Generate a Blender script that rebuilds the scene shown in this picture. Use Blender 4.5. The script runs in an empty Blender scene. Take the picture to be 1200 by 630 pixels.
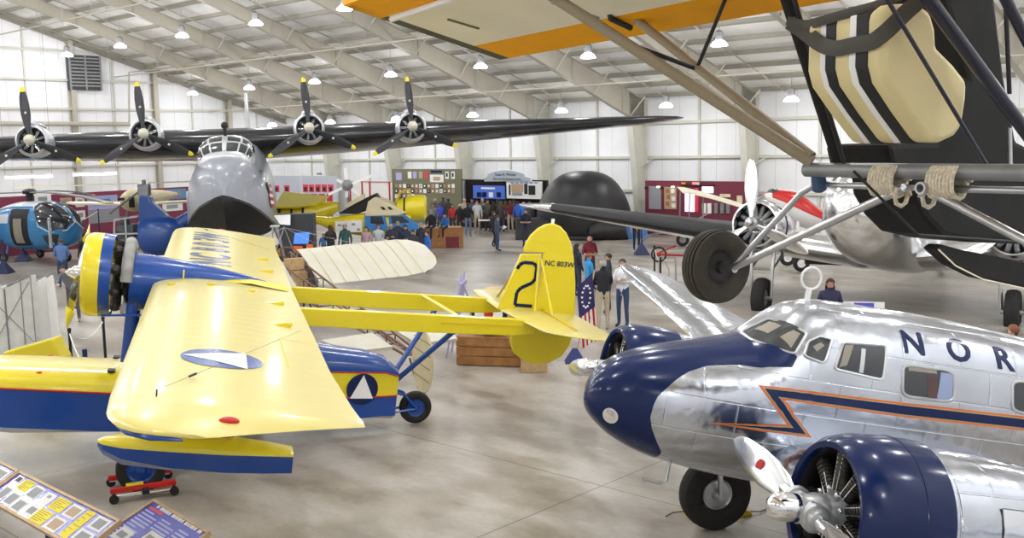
import bpy, math, random
from mathutils import Vector, Matrix, Euler
random.seed(7)
V = Vector
C = bpy.context.scene.collection
PI = math.pi
def R(d): return math.radians(d)

# ------------------------------------------------------------------ mesh helper
class MB:
    def __init__(s): s.v = []; s.f = []; s.m = []
    def add(s, vs, fs, m=0):
        o = len(s.v); s.v += [V(p) for p in vs]
        for f in fs: s.f.append([o+i for i in f]); s.m.append(m)
        return s
    def box(s, c, d, rot=None, m=0):
        c = V(c); x, y, z = d[0]/2, d[1]/2, d[2]/2
        M = rot.to_matrix() if isinstance(rot, Euler) else rot
        p = [V((a*x, b*y, e*z)) for a in (-1, 1) for b in (-1, 1) for e in (-1, 1)]
        if M is not None: p = [M @ q for q in p]
        return s.add([c+q for q in p], [(0,1,3,2),(4,6,7,5),(0,4,5,1),(2,3,7,6),(0,2,6,4),(1,5,7,3)], m)
    def bar(s, a, b, w, h, up=(0,0,1), m=0):
        a = V(a); b = V(b); d = (b-a); L = d.length
        if L < 1e-6: return s
        x = d/L; y = V(up).cross(x)
        if y.length < 1e-4: y = V((0,1,0)).cross(x)
        y.normalize(); z = x.cross(y)
        M = Matrix((x, y, z)).transposed()
        return s.box((a+b)/2, (L, w, h), M, m)
    def loft(s, rings, caps=True, closed=True, m=0):
        n = len(rings[0]); vs = [p for r in rings for p in r]; fs = []
        for i in range(len(rings)-1):
            for j in range(n if closed else n-1):
                k = (j+1) % n
                fs.append((i*n+j, i*n+k, (i+1)*n+k, (i+1)*n+j))
        if caps:
            fs.append(tuple(range(n-1, -1, -1))); fs.append(tuple((len(rings)-1)*n+j for j in range(n)))
        return s.add(vs, fs, m)
    def tube(s, pts, r, n=10, m=0, caps=True, flat=1.0, up=None):
        pts = [V(p) for p in pts]; k = len(pts)
        rs = r if isinstance(r, (list, tuple)) else [r]*k
        rings = []; u = None
        for i, p in enumerate(pts):
            t = (pts[min(i+1, k-1)]-pts[max(i-1, 0)])
            if t.length < 1e-9: t = V((0,0,1))
            t.normalize()
            if u is None:
                u = V(up) if up is not None else (V((0,0,1)) if abs(t.z) < .9 else V((1,0,0)))
            u = u - t*u.dot(t)
            if u.length < 1e-6: u = t.orthogonal()
            u.normalize(); w = t.cross(u)
            rings.append([p+u*(rs[i]*math.cos(2*PI*j/n))+w*(rs[i]*flat*math.sin(2*PI*j/n)) for j in range(n)])
        return s.loft(rings, caps, True, m)
    def lathe(s, prof, o=(0,0,0), ax=(1,0,0), n=24, m=0, a0=0, a1=2*PI):
        o = V(o); ax = V(ax).normalized()
        u = (V((0,0,1)) if abs(ax.z) < .9 else V((0,1,0))); u = (u-ax*u.dot(ax)).normalized(); w = ax.cross(u)
        full = abs(a1-a0-2*PI) < 1e-6
        k = n if full else n+1
        rings = [[o+ax*x+u*(max(r, 1e-4)*math.cos(a0+(a1-a0)*j/n))+w*(max(r, 1e-4)*math.sin(a0+(a1-a0)*j/n)) for j in range(k)] for x, r in prof]
        return s.loft(rings, False, full, m)
    def ball(s, c, r, n=16, k=10, m=0, M=None):
        c = V(c); rr = (r, r, r) if not isinstance(r, (tuple, list)) else r
        rings = []
        for i in range(k+1):
            t = PI*i/k
            ring = [V((rr[0]*math.sin(t)*math.cos(2*PI*j/n), rr[1]*math.sin(t)*math.sin(2*PI*j/n), rr[2]*math.cos(t))) for j in range(n)]
            if M is not None: ring = [M @ q for q in ring]
            rings.append([c+q for q in ring])
        return s.loft(rings, False, True, m)
    def prism(s, poly, fn, m=0):
        """poly: 2D points; fn(u,v,k) -> 3D for k in 0,1"""
        n = len(poly)
        vs = [fn(u, v, 0) for u, v in poly]+[fn(u, v, 1) for u, v in poly]
        fs = [tuple(range(n-1, -1, -1)), tuple(range(n, 2*n))]+[(i, (i+1) % n, n+(i+1) % n, n+i) for i in range(n)]
        return s.add(vs, fs, m)
    def xf(s, M):
        s.v = [M @ p for p in s.v]; return s
    def build(s, name, mats, parent=None, smooth=True, bevel=0, solid=0, sub=0, auto=40):
        me = bpy.data.meshes.new(name); me.from_pydata([tuple(p) for p in s.v], [], s.f)
        if not isinstance(mats, (list, tuple)): mats = [mats]
        for x in mats: me.materials.append(x)
        me.polygons.foreach_set('material_index', s.m)
        import bmesh
        bm = bmesh.new(); bm.from_mesh(me)
        bmesh.ops.remove_doubles(bm, verts=bm.verts, dist=2e-5)
        bmesh.ops.recalc_face_normals(bm, faces=bm.faces)
        if smooth:
            for f in bm.faces: f.smooth = True
            lim = R(auto)
            for e in bm.edges:
                if len(e.link_faces) == 2: e.smooth = e.calc_face_angle(0) < lim
        bm.to_mesh(me); bm.free()
        o = bpy.data.objects.new(name, me); C.objects.link(o)
        if parent is not None: o.parent = parent
        if bevel:
            b = o.modifiers.new('b', 'BEVEL'); b.width = bevel; b.segments = 2; b.limit_method = 'ANGLE'
        if solid:
            b = o.modifiers.new('s', 'SOLIDIFY'); b.thickness = solid; b.offset = 0
        if sub:
            b = o.modifiers.new('u', 'SUBSURF'); b.levels = sub; b.render_levels = sub
        return o

def tag(o, label, cat, group=None, kind=None):
    if label: o['label'] = label
    if cat: o['category'] = cat
    if group: o['group'] = group
    if kind: o['kind'] = kind
    return o
def thing(name, label, cat, loc=(0,0,0), rot=(0,0,0), group=None):
    o = bpy.data.objects.new(name, None); C.objects.link(o)
    o.location = loc; o.rotation_euler = rot; o.empty_display_size = .2
    return tag(o, label, cat, group)
def dup(root, loc=None, rot=None, label=None, group=None, scale=None):
    r = root.copy(); C.objects.link(r)
    if loc is not None: r.location = loc
    if rot is not None: r.rotation_euler = rot
    if scale is not None: r.scale = scale
    if label: r['label'] = label
    if group: r['group'] = group
    for ch in list(root.children):
        c = ch.copy(); C.objects.link(c); c.parent = r
        for g in list(ch.children):
            d = g.copy(); C.objects.link(d); d.parent = c
    return r
def text_mesh(body, size=1.0, align='CENTER', bold=0.0, sx=1.0):
    cu = bpy.data.curves.new('t', 'FONT'); cu.body = body; cu.size = size; cu.align_x = align; cu.align_y = 'CENTER'; cu.offset = bold*size
    cu.resolution_u = 3
    o = bpy.data.objects.new('t', cu); C.objects.link(o)
    dg = bpy.context.evaluated_depsgraph_get(); dg.update()
    me = bpy.data.meshes.new_from_object(o.evaluated_get(dg))
    vs = [(p.co.x*sx, p.co.y) for p in me.vertices]; fs = [tuple(f.vertices) for f in me.polygons]
    bpy.data.objects.remove(o); bpy.data.curves.remove(cu); bpy.data.meshes.remove(me)
    return vs, fs

# ------------------------------------------------------------------ materials
def mat(name, col, rough=.5, metal=0, noise=0, nscale=6, bump=0, bscale=40, spec=.5, coat=0, emit=None, estr=0, alpha=1, trans=0, ior=1.45, rvar=0, obj=False, sss=0):
    m = bpy.data.materials.new(name); m.use_nodes = True
    nt = m.node_tree; b = nt.nodes['Principled BSDF']
    c = (*col, 1) if len(col) == 3 else col
    b.inputs['Base Color'].default_value = c; b.inputs['Roughness'].default_value = rough; b.inputs['Metallic'].default_value = metal
    b.inputs['Specular IOR Level'].default_value = spec; b.inputs['Coat Weight'].default_value = coat; b.inputs['Coat Roughness'].default_value = .08
    b.inputs['Transmission Weight'].default_value = trans; b.inputs['IOR'].default_value = ior; b.inputs['Alpha'].default_value = alpha
    if emit: b.inputs['Emission Color'].default_value = (*emit, 1); b.inputs['Emission Strength'].default_value = estr
    if noise or bump or rvar:
        tc = nt.nodes.new('ShaderNodeTexCoord'); co = tc.outputs['Object']
    if noise:
        n = nt.nodes.new('ShaderNodeTexNoise'); n.inputs['Scale'].default_value = nscale; n.inputs['Detail'].default_value = 5
        nt.links.new(co, n.inputs['Vector'])
        r = nt.nodes.new('ShaderNodeMapRange'); r.inputs['To Min'].default_value = 1-noise; r.inputs['To Max'].default_value = 1+noise
        r.inputs['From Min'].default_value = .3; r.inputs['From Max'].default_value = .7
        nt.links.new(n.outputs['Fac'], r.inputs['Value'])
        x = nt.nodes.new('ShaderNodeMix'); x.data_type = 'RGBA'; x.blend_type = 'MULTIPLY'; x.inputs['Factor'].default_value = 1
        x.inputs['A'].default_value = c; nt.links.new(r.outputs['Result'], x.inputs['B'])
        nt.links.new(x.outputs['Result'], b.inputs['Base Color'])
    if rvar:
        n = nt.nodes.new('ShaderNodeTexNoise'); n.inputs['Scale'].default_value = nscale*.7+1; n.inputs['Detail'].default_value = 3
        nt.links.new(co, n.inputs['Vector'])
        r = nt.nodes.new('ShaderNodeMapRange'); r.inputs['To Min'].default_value = max(.02, rough-rvar); r.inputs['To Max'].default_value = rough+rvar
        nt.links.new(n.outputs['Fac'], r.inputs['Value']); nt.links.new(r.outputs['Result'], b.inputs['Roughness'])
    if bump:
        n = nt.nodes.new('ShaderNodeTexNoise'); n.inputs['Scale'].default_value = bscale; n.inputs['Detail'].default_value = 2
        nt.links.new(co, n.inputs['Vector'])
        q = nt.nodes.new('ShaderNodeBump'); q.inputs['Strength'].default_value = bump; q.inputs['Distance'].default_value = .02
        nt.links.new(n.outputs['Fac'], q.inputs['Height']); nt.links.new(q.outputs['Normal'], b.inputs['Normal'])
    return m
def node(m, t): return m.node_tree.nodes.new(t)
def link(m, a, b): m.node_tree.links.new(a, b)
def bsdf(m): return m.node_tree.nodes['Principled BSDF']

M = {}
def mk(k, *a, **kw): M[k] = mat(k, *a, **kw); return M[k]
mk('wall', (.80,.81,.83), .7, noise=.04, nscale=.6)
mk('roof', (.78,.77,.75), .75, noise=.06, nscale=.8)
mk('steel', (.42,.39,.325), .55, noise=.05, nscale=1.5)
mk('steel_w', (.56,.55,.48), .55, noise=.05, nscale=1.5)
mk('purlin', (.30,.28,.235), .6)
mk('dark', (.012,.012,.014), .5)
mk('black_gloss', (.01,.01,.012), .2)
mk('rubber', (.018,.017,.016), .75, noise=.2, nscale=12)
mk('tread', (.050,.043,.034), .75, noise=.15, nscale=8)
mk('alu', (.78,.79,.81), .2, 1, noise=.10, nscale=2.2, bump=.12, bscale=5, rvar=.1)
mk('alu_dull', (.55,.56,.58), .36, 1, noise=.12, nscale=3, rvar=.06)
mk('chrome', (.85,.86,.88), .08, 1)
mk('grey_paint', (.27,.29,.335), .3, 0, noise=.05, nscale=1.2, coat=.3)
mk('silver_paint', (.62,.63,.66), .3, .45, noise=.05, nscale=2)
mk('grey_metal', (.26,.27,.28), .45, .5, noise=.15, nscale=8)
mk('navy', (.008,.019,.082), .17, 0, spec=.32, coat=.05, bump=.02, bscale=5)
mk('blue', (.008,.062,.31), .25, coat=.25)
mk('blue_light', (.05,.22,.55), .3, coat=.4)
mk('blue_vest', (.02,.10,.42), .7)
mk('yellow', (.80,.655,.02), .28, coat=.5)
mk('yellow_flat', (.75,.52,.01), .5)
mk('orange', (.95,.42,.002), .6, noise=.04, spec=.15)
mk('cream', (.72,.64,.42), .6, noise=.06, nscale=3)
mk('cream_dope', (.88,.83,.66), .55, noise=.05, nscale=2)
mk('white', (.88,.88,.88), .5)
mk('white_gloss', (.8,.8,.8), .25, coat=.3)
mk('paper', (.82,.82,.80), .6)
mk('red', (.55,.015,.012), .3, coat=.3)
mk('red_flat', (.45,.02,.02), .6)
mk('maroon', (.20,.025,.045), .6)
mk('orange_line', (.75,.16,.03), .35)
mk('wood', (.36,.17,.06), .5, noise=.2, nscale=7)
mk('wood_pale', (.55,.38,.20), .5, noise=.15, nscale=10)
mk('olive', (.19,.19,.10), .7)
mk('olive_dark', (.055,.055,.035), .6)
mk('khaki_tube', (.30,.25,.17), .5)
mk('strap', (.085,.08,.07), .8)
mk('rope', (.66,.59,.46), .9, noise=.25, nscale=60)
mk('blackfab', (.010,.010,.010), .8, noise=.3, nscale=5)
mk('glass_dark', (.04,.045,.05), .06, 0, spec=.8)
mk('skin', (.55,.33,.24), .5)
mk('hair_dark', (.02,.014,.01), .6)
mk('hair_grey', (.35,.33,.31), .6)
mk('hair_brown', (.10,.05,.025), .6)
mk('denim', (.06,.10,.20), .8)
mk('khaki', (.45,.38,.28), .8)
def glass(name, col, a=.35):
    m = bpy.data.materials.new(name); m.use_nodes = True; nt = m.node_tree
    b = nt.nodes['Principled BSDF']; b.inputs['Base Color'].default_value = (*col, 1); b.inputs['Roughness'].default_value = .05
    b.inputs['Alpha'].default_value = a; b.inputs['Specular IOR Level'].default_value = .8
    return m
M['glass'] = glass('glass', (.10,.12,.13), .35)
M['glass_smoke'] = glass('glass_smoke', (.03,.035,.04), .6)

# ------------------------------------------------------------------ camera
CAMH = 4.6; PITCH = R(6.8); ROLL = R(-1.1); FPX = 1200.0
cam = bpy.data.cameras.new('camera'); co_ = bpy.data.objects.new('camera', cam); C.objects.link(co_)
cam.lens = 36.0; cam.sensor_width = 36.0; cam.clip_end = 500; cam.clip_start = .05
RM = Matrix.Rotation(PI/2-PITCH, 3, 'X') @ Matrix.Rotation(ROLL, 3, 'Z')
co_.matrix_world = Matrix.Translation((0,0,CAMH)) @ RM.to_4x4()
bpy.context.scene.camera = co_
EYE = V((0,0,CAMH))
def ray(px, py): return RM @ V(((px-600)/FPX, -(py-315)/FPX, -1))
def atz(px, py, z): d = ray(px, py); return EYE+d*((z-CAMH)/d.z)
def aty(px, py, y): d = ray(px, py); return EYE+d*(y/d.y)
def gnd(px, py): return atz(px, py, 0)
def proj(p):
    q = RM.transposed() @ (V(p)-EYE); return (600+FPX*q.x/-q.z, 315-FPX*q.y/-q.z)

# ------------------------------------------------------------------ room
EA = math.radians(47.3)
ED = V((-math.sin(EA), math.cos(EA), 0)); ND = V((-math.cos(EA), -math.sin(EA), 0)); W0 = V((0, 62, 0))
def rw(a, b, z=0): return W0+ED*a+ND*b+V((0,0,z))
A1, A0, BW, EAVE, SL = 23.0, -49.6, 57.0, 7.1, .31
RIDGE = BW/2
def roofz(b): return EAVE+SL*(b if b < RIDGE else BW-b)
def struct(name, o): o['kind'] = 'structure'; return o
fr = [-3.4+6.6*j for j in range(-7, 5)]      # frames; the last one stands in the gable

# floor
fm = mk('floor', (.42,.395,.36), .3)
b = bsdf(fm); tc = node(fm, 'ShaderNodeTexCoord')
def fnoise(scale, detail, rough, sx=1.0):
    mp = node(fm, 'ShaderNodeMapping'); mp.inputs['Scale'].default_value = (sx, 1, 1); mp.inputs['Rotation'].default_value = (0, 0, .5)
    n = node(fm, 'ShaderNodeTexNoise'); n.inputs['Scale'].default_value = scale; n.inputs['Detail'].default_value = detail; n.inputs['Roughness'].default_value = rough
    link(fm, tc.outputs['Object'], mp.inputs['Vector']); link(fm, mp.outputs['Vector'], n.inputs['Vector']); return n.outputs['Fac']
def fmap(src, a, b_, lo, hi):
    r = node(fm, 'ShaderNodeMapRange'); r.inputs['From Min'].default_value = a; r.inputs['From Max'].default_value = b_; r.inputs['To Min'].default_value = lo; r.inputs['To Max'].default_value = hi
    r.interpolation_type = 'SMOOTHSTEP'; link(fm, src, r.inputs['Value']); return r.outputs['Result']
def fmix(a, b_, fac, mode='MIX'):
    x = node(fm, 'ShaderNodeMix'); x.data_type = 'RGBA'; x.blend_type = mode
    for sock, v in (('A', a), ('B', b_)):
        if isinstance(v, tuple): x.inputs[sock].default_value = v
        else: link(fm, v, x.inputs[sock])
    if isinstance(fac, (int, float)): x.inputs['Factor'].default_value = fac
    else: link(fm, fac, x.inputs['Factor'])
    return x.outputs['Result']
big = fmap(fnoise(.28, 2, .5, .6), .30, .70, 0, 1); mid = fmap(fnoise(1.1, 4, .55, .5), .25, .75, 0, 1); fine = fmap(fnoise(9, 4, .6), .2, .8, .93, 1.07)
base = fmix((.28,.248,.205,1), (.43,.392,.338,1), big)
base = fmix(base, (.52,.495,.46,1), fmap(mid, .40, .95, 0, .75))
base = fmix(base, (.20,.165,.128,1), fmap(mid, .48, .05, 0, .65))
fv = node(fm, 'ShaderNodeCombineColor'); [link(fm, fine, fv.inputs[k]) for k in range(3)]
base = fmix(base, fv.outputs[0], 1.0, 'MULTIPLY')
# saw-cut joints
bk = node(fm, 'ShaderNodeTexBrick'); bk.offset = 0; bk.inputs['Scale'].default_value = 1; bk.inputs['Brick Width'].default_value = 6.6; bk.inputs['Row Height'].default_value = 6.0
bk.inputs['Mortar Size'].default_value = .011; bk.inputs['Color1'].default_value = (1,1,1,1); bk.inputs['Color2'].default_value = (1,1,1,1); bk.inputs['Mortar'].default_value = (.42,.40,.37,1)
pj = gnd(705, 569)-W0; mpj = node(fm, 'ShaderNodeMapping'); mpj.inputs['Location'].default_value = (-pj.dot(ED), -pj.dot(ND), 0)
link(fm, tc.outputs['Object'], mpj.inputs['Vector']); link(fm, mpj.outputs['Vector'], bk.inputs['Vector'])
base = fmix(base, bk.outputs['Color'], 1.0, 'MULTIPLY'); link(fm, base, b.inputs['Base Color'])
link(fm, fmap(mid, 0, 1, .285, .38), b.inputs['Roughness'])
f = MB().box(((A0+A1)/2, BW/2, -.1), (A1-A0, BW, .2)).build('floor', fm, smooth=False)
FRAME = Matrix((ED, ND, V((0,0,1)))).transposed().to_4x4(); FRAME.translation = W0   # room frame: x along the wall, y inward
f.matrix_world = FRAME; struct('floor', f)

# wall panels with thin seams
wm = M['wall']; b = bsdf(wm)
def seam_mat(m, w, dark):
    tc = node(m, 'ShaderNodeTexCoord'); sp = node(m, 'ShaderNodeSeparateXYZ'); link(m, tc.outputs['Object'], sp.inputs[0])
    ad = node(m, 'ShaderNodeMath'); ad.operation = 'ADD'; link(m, sp.outputs['X'], ad.inputs[0]); link(m, sp.outputs['Y'], ad.inputs[1])
    dv = node(m, 'ShaderNodeMath'); dv.operation = 'DIVIDE'; dv.inputs[1].default_value = w; link(m, ad.outputs[0], dv.inputs[0])
    frn = node(m, 'ShaderNodeMath'); frn.operation = 'FRACT'; link(m, dv.outputs[0], frn.inputs[0])
    lt = node(m, 'ShaderNodeMath'); lt.operation = 'LESS_THAN'; lt.inputs[1].default_value = .03; link(m, frn.outputs[0], lt.inputs[0])
    mx = node(m, 'ShaderNodeMix'); mx.data_type = 'RGBA'; link(m, lt.outputs[0], mx.inputs['Factor'])
    src = bsdf(m).inputs['Base Color'].links[0].from_socket
    link(m, src, mx.inputs['A']); mx.inputs['B'].default_value = (*dark, 1); link(m, mx.outputs['Result'], bsdf(m).inputs['Base Color'])
seam_mat(wm, 1.1, (.62,.63,.64))
def put(o): o.matrix_world = FRAME; return o
GZ = (2.15, 3.95, 5.75)
wb = put(MB().box(((A0+A1)/2, -.1, EAVE/2), (A1-A0, .2, EAVE)).build('wall_back', wm, smooth=False)); struct('', wb)
def child(o, p): o.parent = p; o.matrix_parent_inverse = p.matrix_world.inverted(); return o
for z in GZ:
    g = put(MB().box(((A0+A1)/2, .10, z), (A1-A0, .18, .05)).box(((A0+A1)/2, .02, z-.08), (A1-A0, .04, .16)).box(((A0+A1)/2, .19, z-.05), (A1-A0, .02, .14)).build('girt', M['steel_w'], smooth=False))
    g.parent = wb; g.matrix_parent_inverse = FRAME.inverted()
for k in range(len(fr)-1):
    g = put(MB().box(((fr[k]+fr[k+1])/2, .05, EAVE/2), (.12, .09, EAVE)).build('wall_stud', M['steel_w'], smooth=False))
    g.parent = wb; g.matrix_parent_inverse = FRAME.inverted()
# gable wall (far left), left eave wall and end wall behind the viewer
def gable(name, a, th):
    poly = [(0, 0), (BW, 0), (BW, EAVE), (RIDGE, roofz(RIDGE)), (0, EAVE)]
    return put(MB().prism(poly, lambda u, v, k: V((a+k*th, u, v))).build(name, wm, smooth=False))
wl = gable('wall_left', A1, .2); struct('', wl)
we = gable('wall_near', A0-.2, .2); struct('', we)
wr = put(MB().box(((A0+A1)/2, BW+.1, EAVE/2), (A1-A0, .2, EAVE)).build('wall_right', wm, smooth=False)); struct('', wr)
for z in (2.15, 3.95, 5.75, 7.55, 9.35, 11.15, 12.95):
    lo = max(0, (z-EAVE)/SL)
    g = put(MB().box((A1-.09, BW/2, z), (.18, BW-2*lo, .05)).box((A1-.19, BW/2, z-.05), (.02, BW-2*lo, .14)).build('girt', M['steel_w'], smooth=False))
    g.parent = wl; g.matrix_parent_inverse = FRAME.inverted()
for bb in (4.8, 10.4, 16.0, 21.6, 27.2, 33, 39):
    h = roofz(bb)-.3
    g = put(MB().box((A1-.22, bb, h/2), (.40, .05, h)).box((A1-.03, bb, h/2), (.03, .30, h)).box((A1-.42, bb, h/2), (.03, .30, h)).build('wall_column', M['steel'], smooth=False))
    g.parent = wl; g.matrix_parent_inverse = FRAME.inverted()
for bb in (2.4, 7.6, 13.2, 18.8, 24.4):
    h = roofz(bb)-.3
    g = put(MB().box((A1-.05, bb, h/2), (.08, .10, h)).build('wall_stud', M['steel_w'], smooth=False))
    g.parent = wl; g.matrix_parent_inverse = FRAME.inverted()
# ceiling deck
def deck():
    m = MB()
    for (b0, b1) in ((-.2, RIDGE), (RIDGE, BW+.2)):
        z0, z1 = (roofz(b0), roofz(b1))
        m.add([(A0-.2, b0, z0), (A1+.2, b0, z0), (A1+.2, b1, z1), (A0-.2, b1, z1), (A0-.2, b0, z0+.2), (A1+.2, b0, z0+.2), (A1+.2, b1, z1+.2), (A0-.2, b1, z1+.2)],
              [(0,1,2,3), (7,6,5,4), (0,4,5,1), (1,5,6,2), (2,6,7,3), (3,7,4,0)])
    return m
cl = put(deck().build('ceiling', M['roof'], smooth=False)); struct('', cl)
nb = int((BW-.8)/1.5)
for i in range(nb+1):
    bb = .5+i*1.5; z = roofz(bb)-.13
    g = put(MB().box(((A0+A1)/2, bb, z), (A1-A0, .03, .22)).box(((A0+A1)/2, bb+.045, z-.10), (A1-A0, .10, .02)).build('purlin', M['purlin'], smooth=False))
    g.parent = cl; g.matrix_parent_inverse = FRAME.inverted()
# tapered steel frames
def rafter(a, depth=1.0):
    m = MB(); pts = []
    n = 14
    for side in (0, 1):
        top = []; bot = []
        for i in range(n+1):
            t = i/n; b_ = .25+t*(RIDGE-.25)
            d = (1.35-.75*min(1, t/.62)) if t < .62 else .60+.25*(t-.62)/.38
            zz = roofz(b_)-.26
            top.append((b_, zz)); bot.append((b_, zz-d))
        q = (lambda p: p) if side == 0 else (lambda p: (BW-p[0], p[1]))
        for i in range(n):
            P = [q(top[i]), q(top[i+1]), q(bot[i+1]), q(bot[i])]
            m.prism(P, lambda u, v, k: V((a-.012+.024*k, u, v)))
            for e in ((P[0], P[1]), (P[3], P[2])):
                m.bar((a, e[0][0], e[0][1]), (a, e[1][0], e[1][1]), .26, .03)
            if i % 2 == 1:
                m.bar((a, P[0][0], P[0][1]), (a, P[3][0], P[3][1]), .2, .02)
    return m
def column(a, side):
    m = MB(); zt = roofz(.25)-.26
    w0, w1, zk = .55, 1.35, EAVE-1.2
    q = (lambda u: u) if side == 0 else (lambda u: BW-u)
    P = [(q(.22), 0), (q(.22), zt), (q(.22+w1), zt+SL*w1), (q(.22+w1), zk), (q(.22+w0), 0)]
    m.prism(P, lambda u, v, k: V((a-.012+.024*k, u, v)))
    m.bar((a, P[0][0], 0), (a, P[0][0], zt), .36, .03, up=(0,1,0))
    m.bar((a, P[4][0], 0), (a, P[3][0], zk), .36, .03, up=(0,1,0))
    m.bar((a, P[1][0], zk), (a, P[3][0], zk), .30, .03)
    return m
for a in fr[:-1]:
    if a < -45: continue
    put(rafter(a).build('roof_beam', M['steel'], smooth=False))['kind'] = 'structure'
    for s in (0, 1):
        put(column(a, s).build('wall_column', M['steel_w'], smooth=False))['kind'] = 'structure'
# the light end rafter against the gable wall
m = MB()
m.bar((A1-.25, 0, roofz(0)-.25), (A1-.25, RIDGE, roofz(RIDGE)-.25), .05, .45)
m.bar((A1-.25, 0, roofz(0)-.46), (A1-.25, RIDGE, roofz(RIDGE)-.46), .30, .04)
m.bar((A1-.25, BW, roofz(BW)-.25), (A1-.25, RIDGE, roofz(RIDGE)-.25), .05, .45)
put(m.build('roof_beam', M['purlin'], smooth=False))['kind'] = 'structure'
# flange braces of the frames (knee braces) as structure
m = MB()
for a in fr[1:-1]:
    for sg in (-1, 1):
        for bb, z in ((1.45, EAVE-1.0), (4.5, roofz(4.5)-1.35), (7.5, roofz(7.5)-1.25), (10.5, roofz(10.5)-1.1), (13.5, roofz(13.5)-1.0)):
            m.bar((a, bb, z), (a+sg*.95, bb+.05, roofz(bb)-.3 if bb > 2 else EAVE-.05), .05, .05)
    for sg in (-1, 1):
        for z in GZ[:2]:
            m.bar((a, .7, z-.55), (a+sg*.62, .2, z-.05), .05, .05)
put(m.build('trim_1', M['steel_w'], smooth=False))['kind'] = 'structure'
# sprinkler mains and cable runs under the roof
m = MB()
for k in range(len(fr)-1):
    a = (fr[k]+fr[k+1])/2+1.2
    if a > -40: m.tube([(a, 1.2, roofz(1.2)-.55), (a, RIDGE-1, roofz(RIDGE-1)-.55)], .035, 6)
put(m.build('trim_2', M['purlin']))['kind'] = 'structure'
m = MB()
for bb in (6.6, 13.4, 20.5):
    m.tube([(A0+.5, bb, roofz(bb)-1.7), (A1-.6, bb, roofz(bb)-1.7)], .04, 6)
    for k in range(len(fr)):
        if fr[k] > -45 and fr[k] < A1-1: m.tube([(fr[k]+.3, bb, roofz(bb)-1.7), (fr[k]+.3, bb, roofz(bb)-.3)], .012, 5)
put(m.build('trim_3', M['steel']))['kind'] = 'structure'
# the big duct pipe along the gable wall
m = MB().tube([(A1-.75, 12.6, 4.95+1.6), (A1-.75, 40, 4.95+1.6)], .14, 12)
m.tube([(A1-.75, 12.6, 6.55), (A1-.75, 12.4, 9.9), (A1-2, 11.9, 9.95), (-20, 11.9, 9.95)], .06, 8)
put(m.build('trim_4', M['steel']))['kind'] = 'structure'

# ------------------------------------------------------------------ lamps
def make_lamp(label):
    t = thing('high_bay_lamp', label, 'lamp', group='high bay lamps under the roof')
    MB().lathe([(0, .03), (0, .13), (.05, .16), (.34, .16), (.40, .10), (.42, .03)], (0,0,.10), (0,0,1), 16).build('ballast_housing', M['grey_metal'], t)
    d = mat('lamp_glow', (1,1,1), .4, emit=(1,.99,.97), estr=14)
    MB().lathe([(.10, .15), (.02, .27), (-.10, .34), (-.12, .30), (-.13, .0)], (0,0,.02), (0,0,1), 20).build('diffuser', d, t)
    MB().tube([(0,0,.5), (0,0,1.25)], .012, 5).build('stem', M['purlin'], t)
    return t
lamp0 = None; lampdata = bpy.data.lights.new('high_bay_light', 'POINT'); lampdata.energy = LAMP_W = 185; lampdata.shadow_soft_size = .3; lampdata.color = (.985, .99, 1)
ROWS = [(3.5, 6.45), (9.55, 8.5), (17.7, 10.55), (26, 13.3), (34, 12.2), (42, 10.0), (50, 7.6)]
def ordinal(k): return ['first','second','third','fourth','fifth','sixth','seventh','eighth','ninth','tenth','eleventh','twelfth'][k]
rown = ['lowest row beside the back wall', 'second row in from the back wall', 'third row in from the back wall', 'row under the ridge', 'first row past the ridge', 'second row past the ridge', 'last row past the ridge']
rowdata = []
for k in (.85, 1.0, 1.3, 2.1, 2.2, 1.9, 1.3):   # rows over the foreground boosted to add light there
    d_ = lampdata.copy(); d_.energy = LAMP_W*k; rowdata.append(d_)
for ri, (bb, z) in enumerate(ROWS):
    k = 0
    a = fr[-1]-3.6
    while a > A0+1:
        p = rw(a, bb, z)
        lab = '%s lamp from the gable wall in the %s' % (ordinal(k), rown[ri])
        if p.y > 6 and ri < 4 and p.x < 40:
            if lamp0 is None: lamp0 = make_lamp(lab); o = lamp0; o.location = p
            else: o = dup(lamp0, p, label=lab)
        lo = bpy.data.objects.new('high_bay_light', rowdata[ri]); lo.location = p-V((0,0,.32)); C.objects.link(lo)
        a -= 6.6; k += 1

w = bpy.data.worlds.new('world'); bpy.context.scene.world = w; w.use_nodes = True
w.node_tree.nodes['Background'].inputs['Color'].default_value = (.8,.9,1,1); w.node_tree.nodes['Background'].inputs['Strength'].default_value = .3
sc = bpy.context.scene
sc.view_settings.view_transform = 'Standard'; sc.view_settings.look = 'None'; sc.view_settings.gamma = 1; sc.view_settings.use_curve_mapping = False
sc.view_settings.exposure = .13
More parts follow.
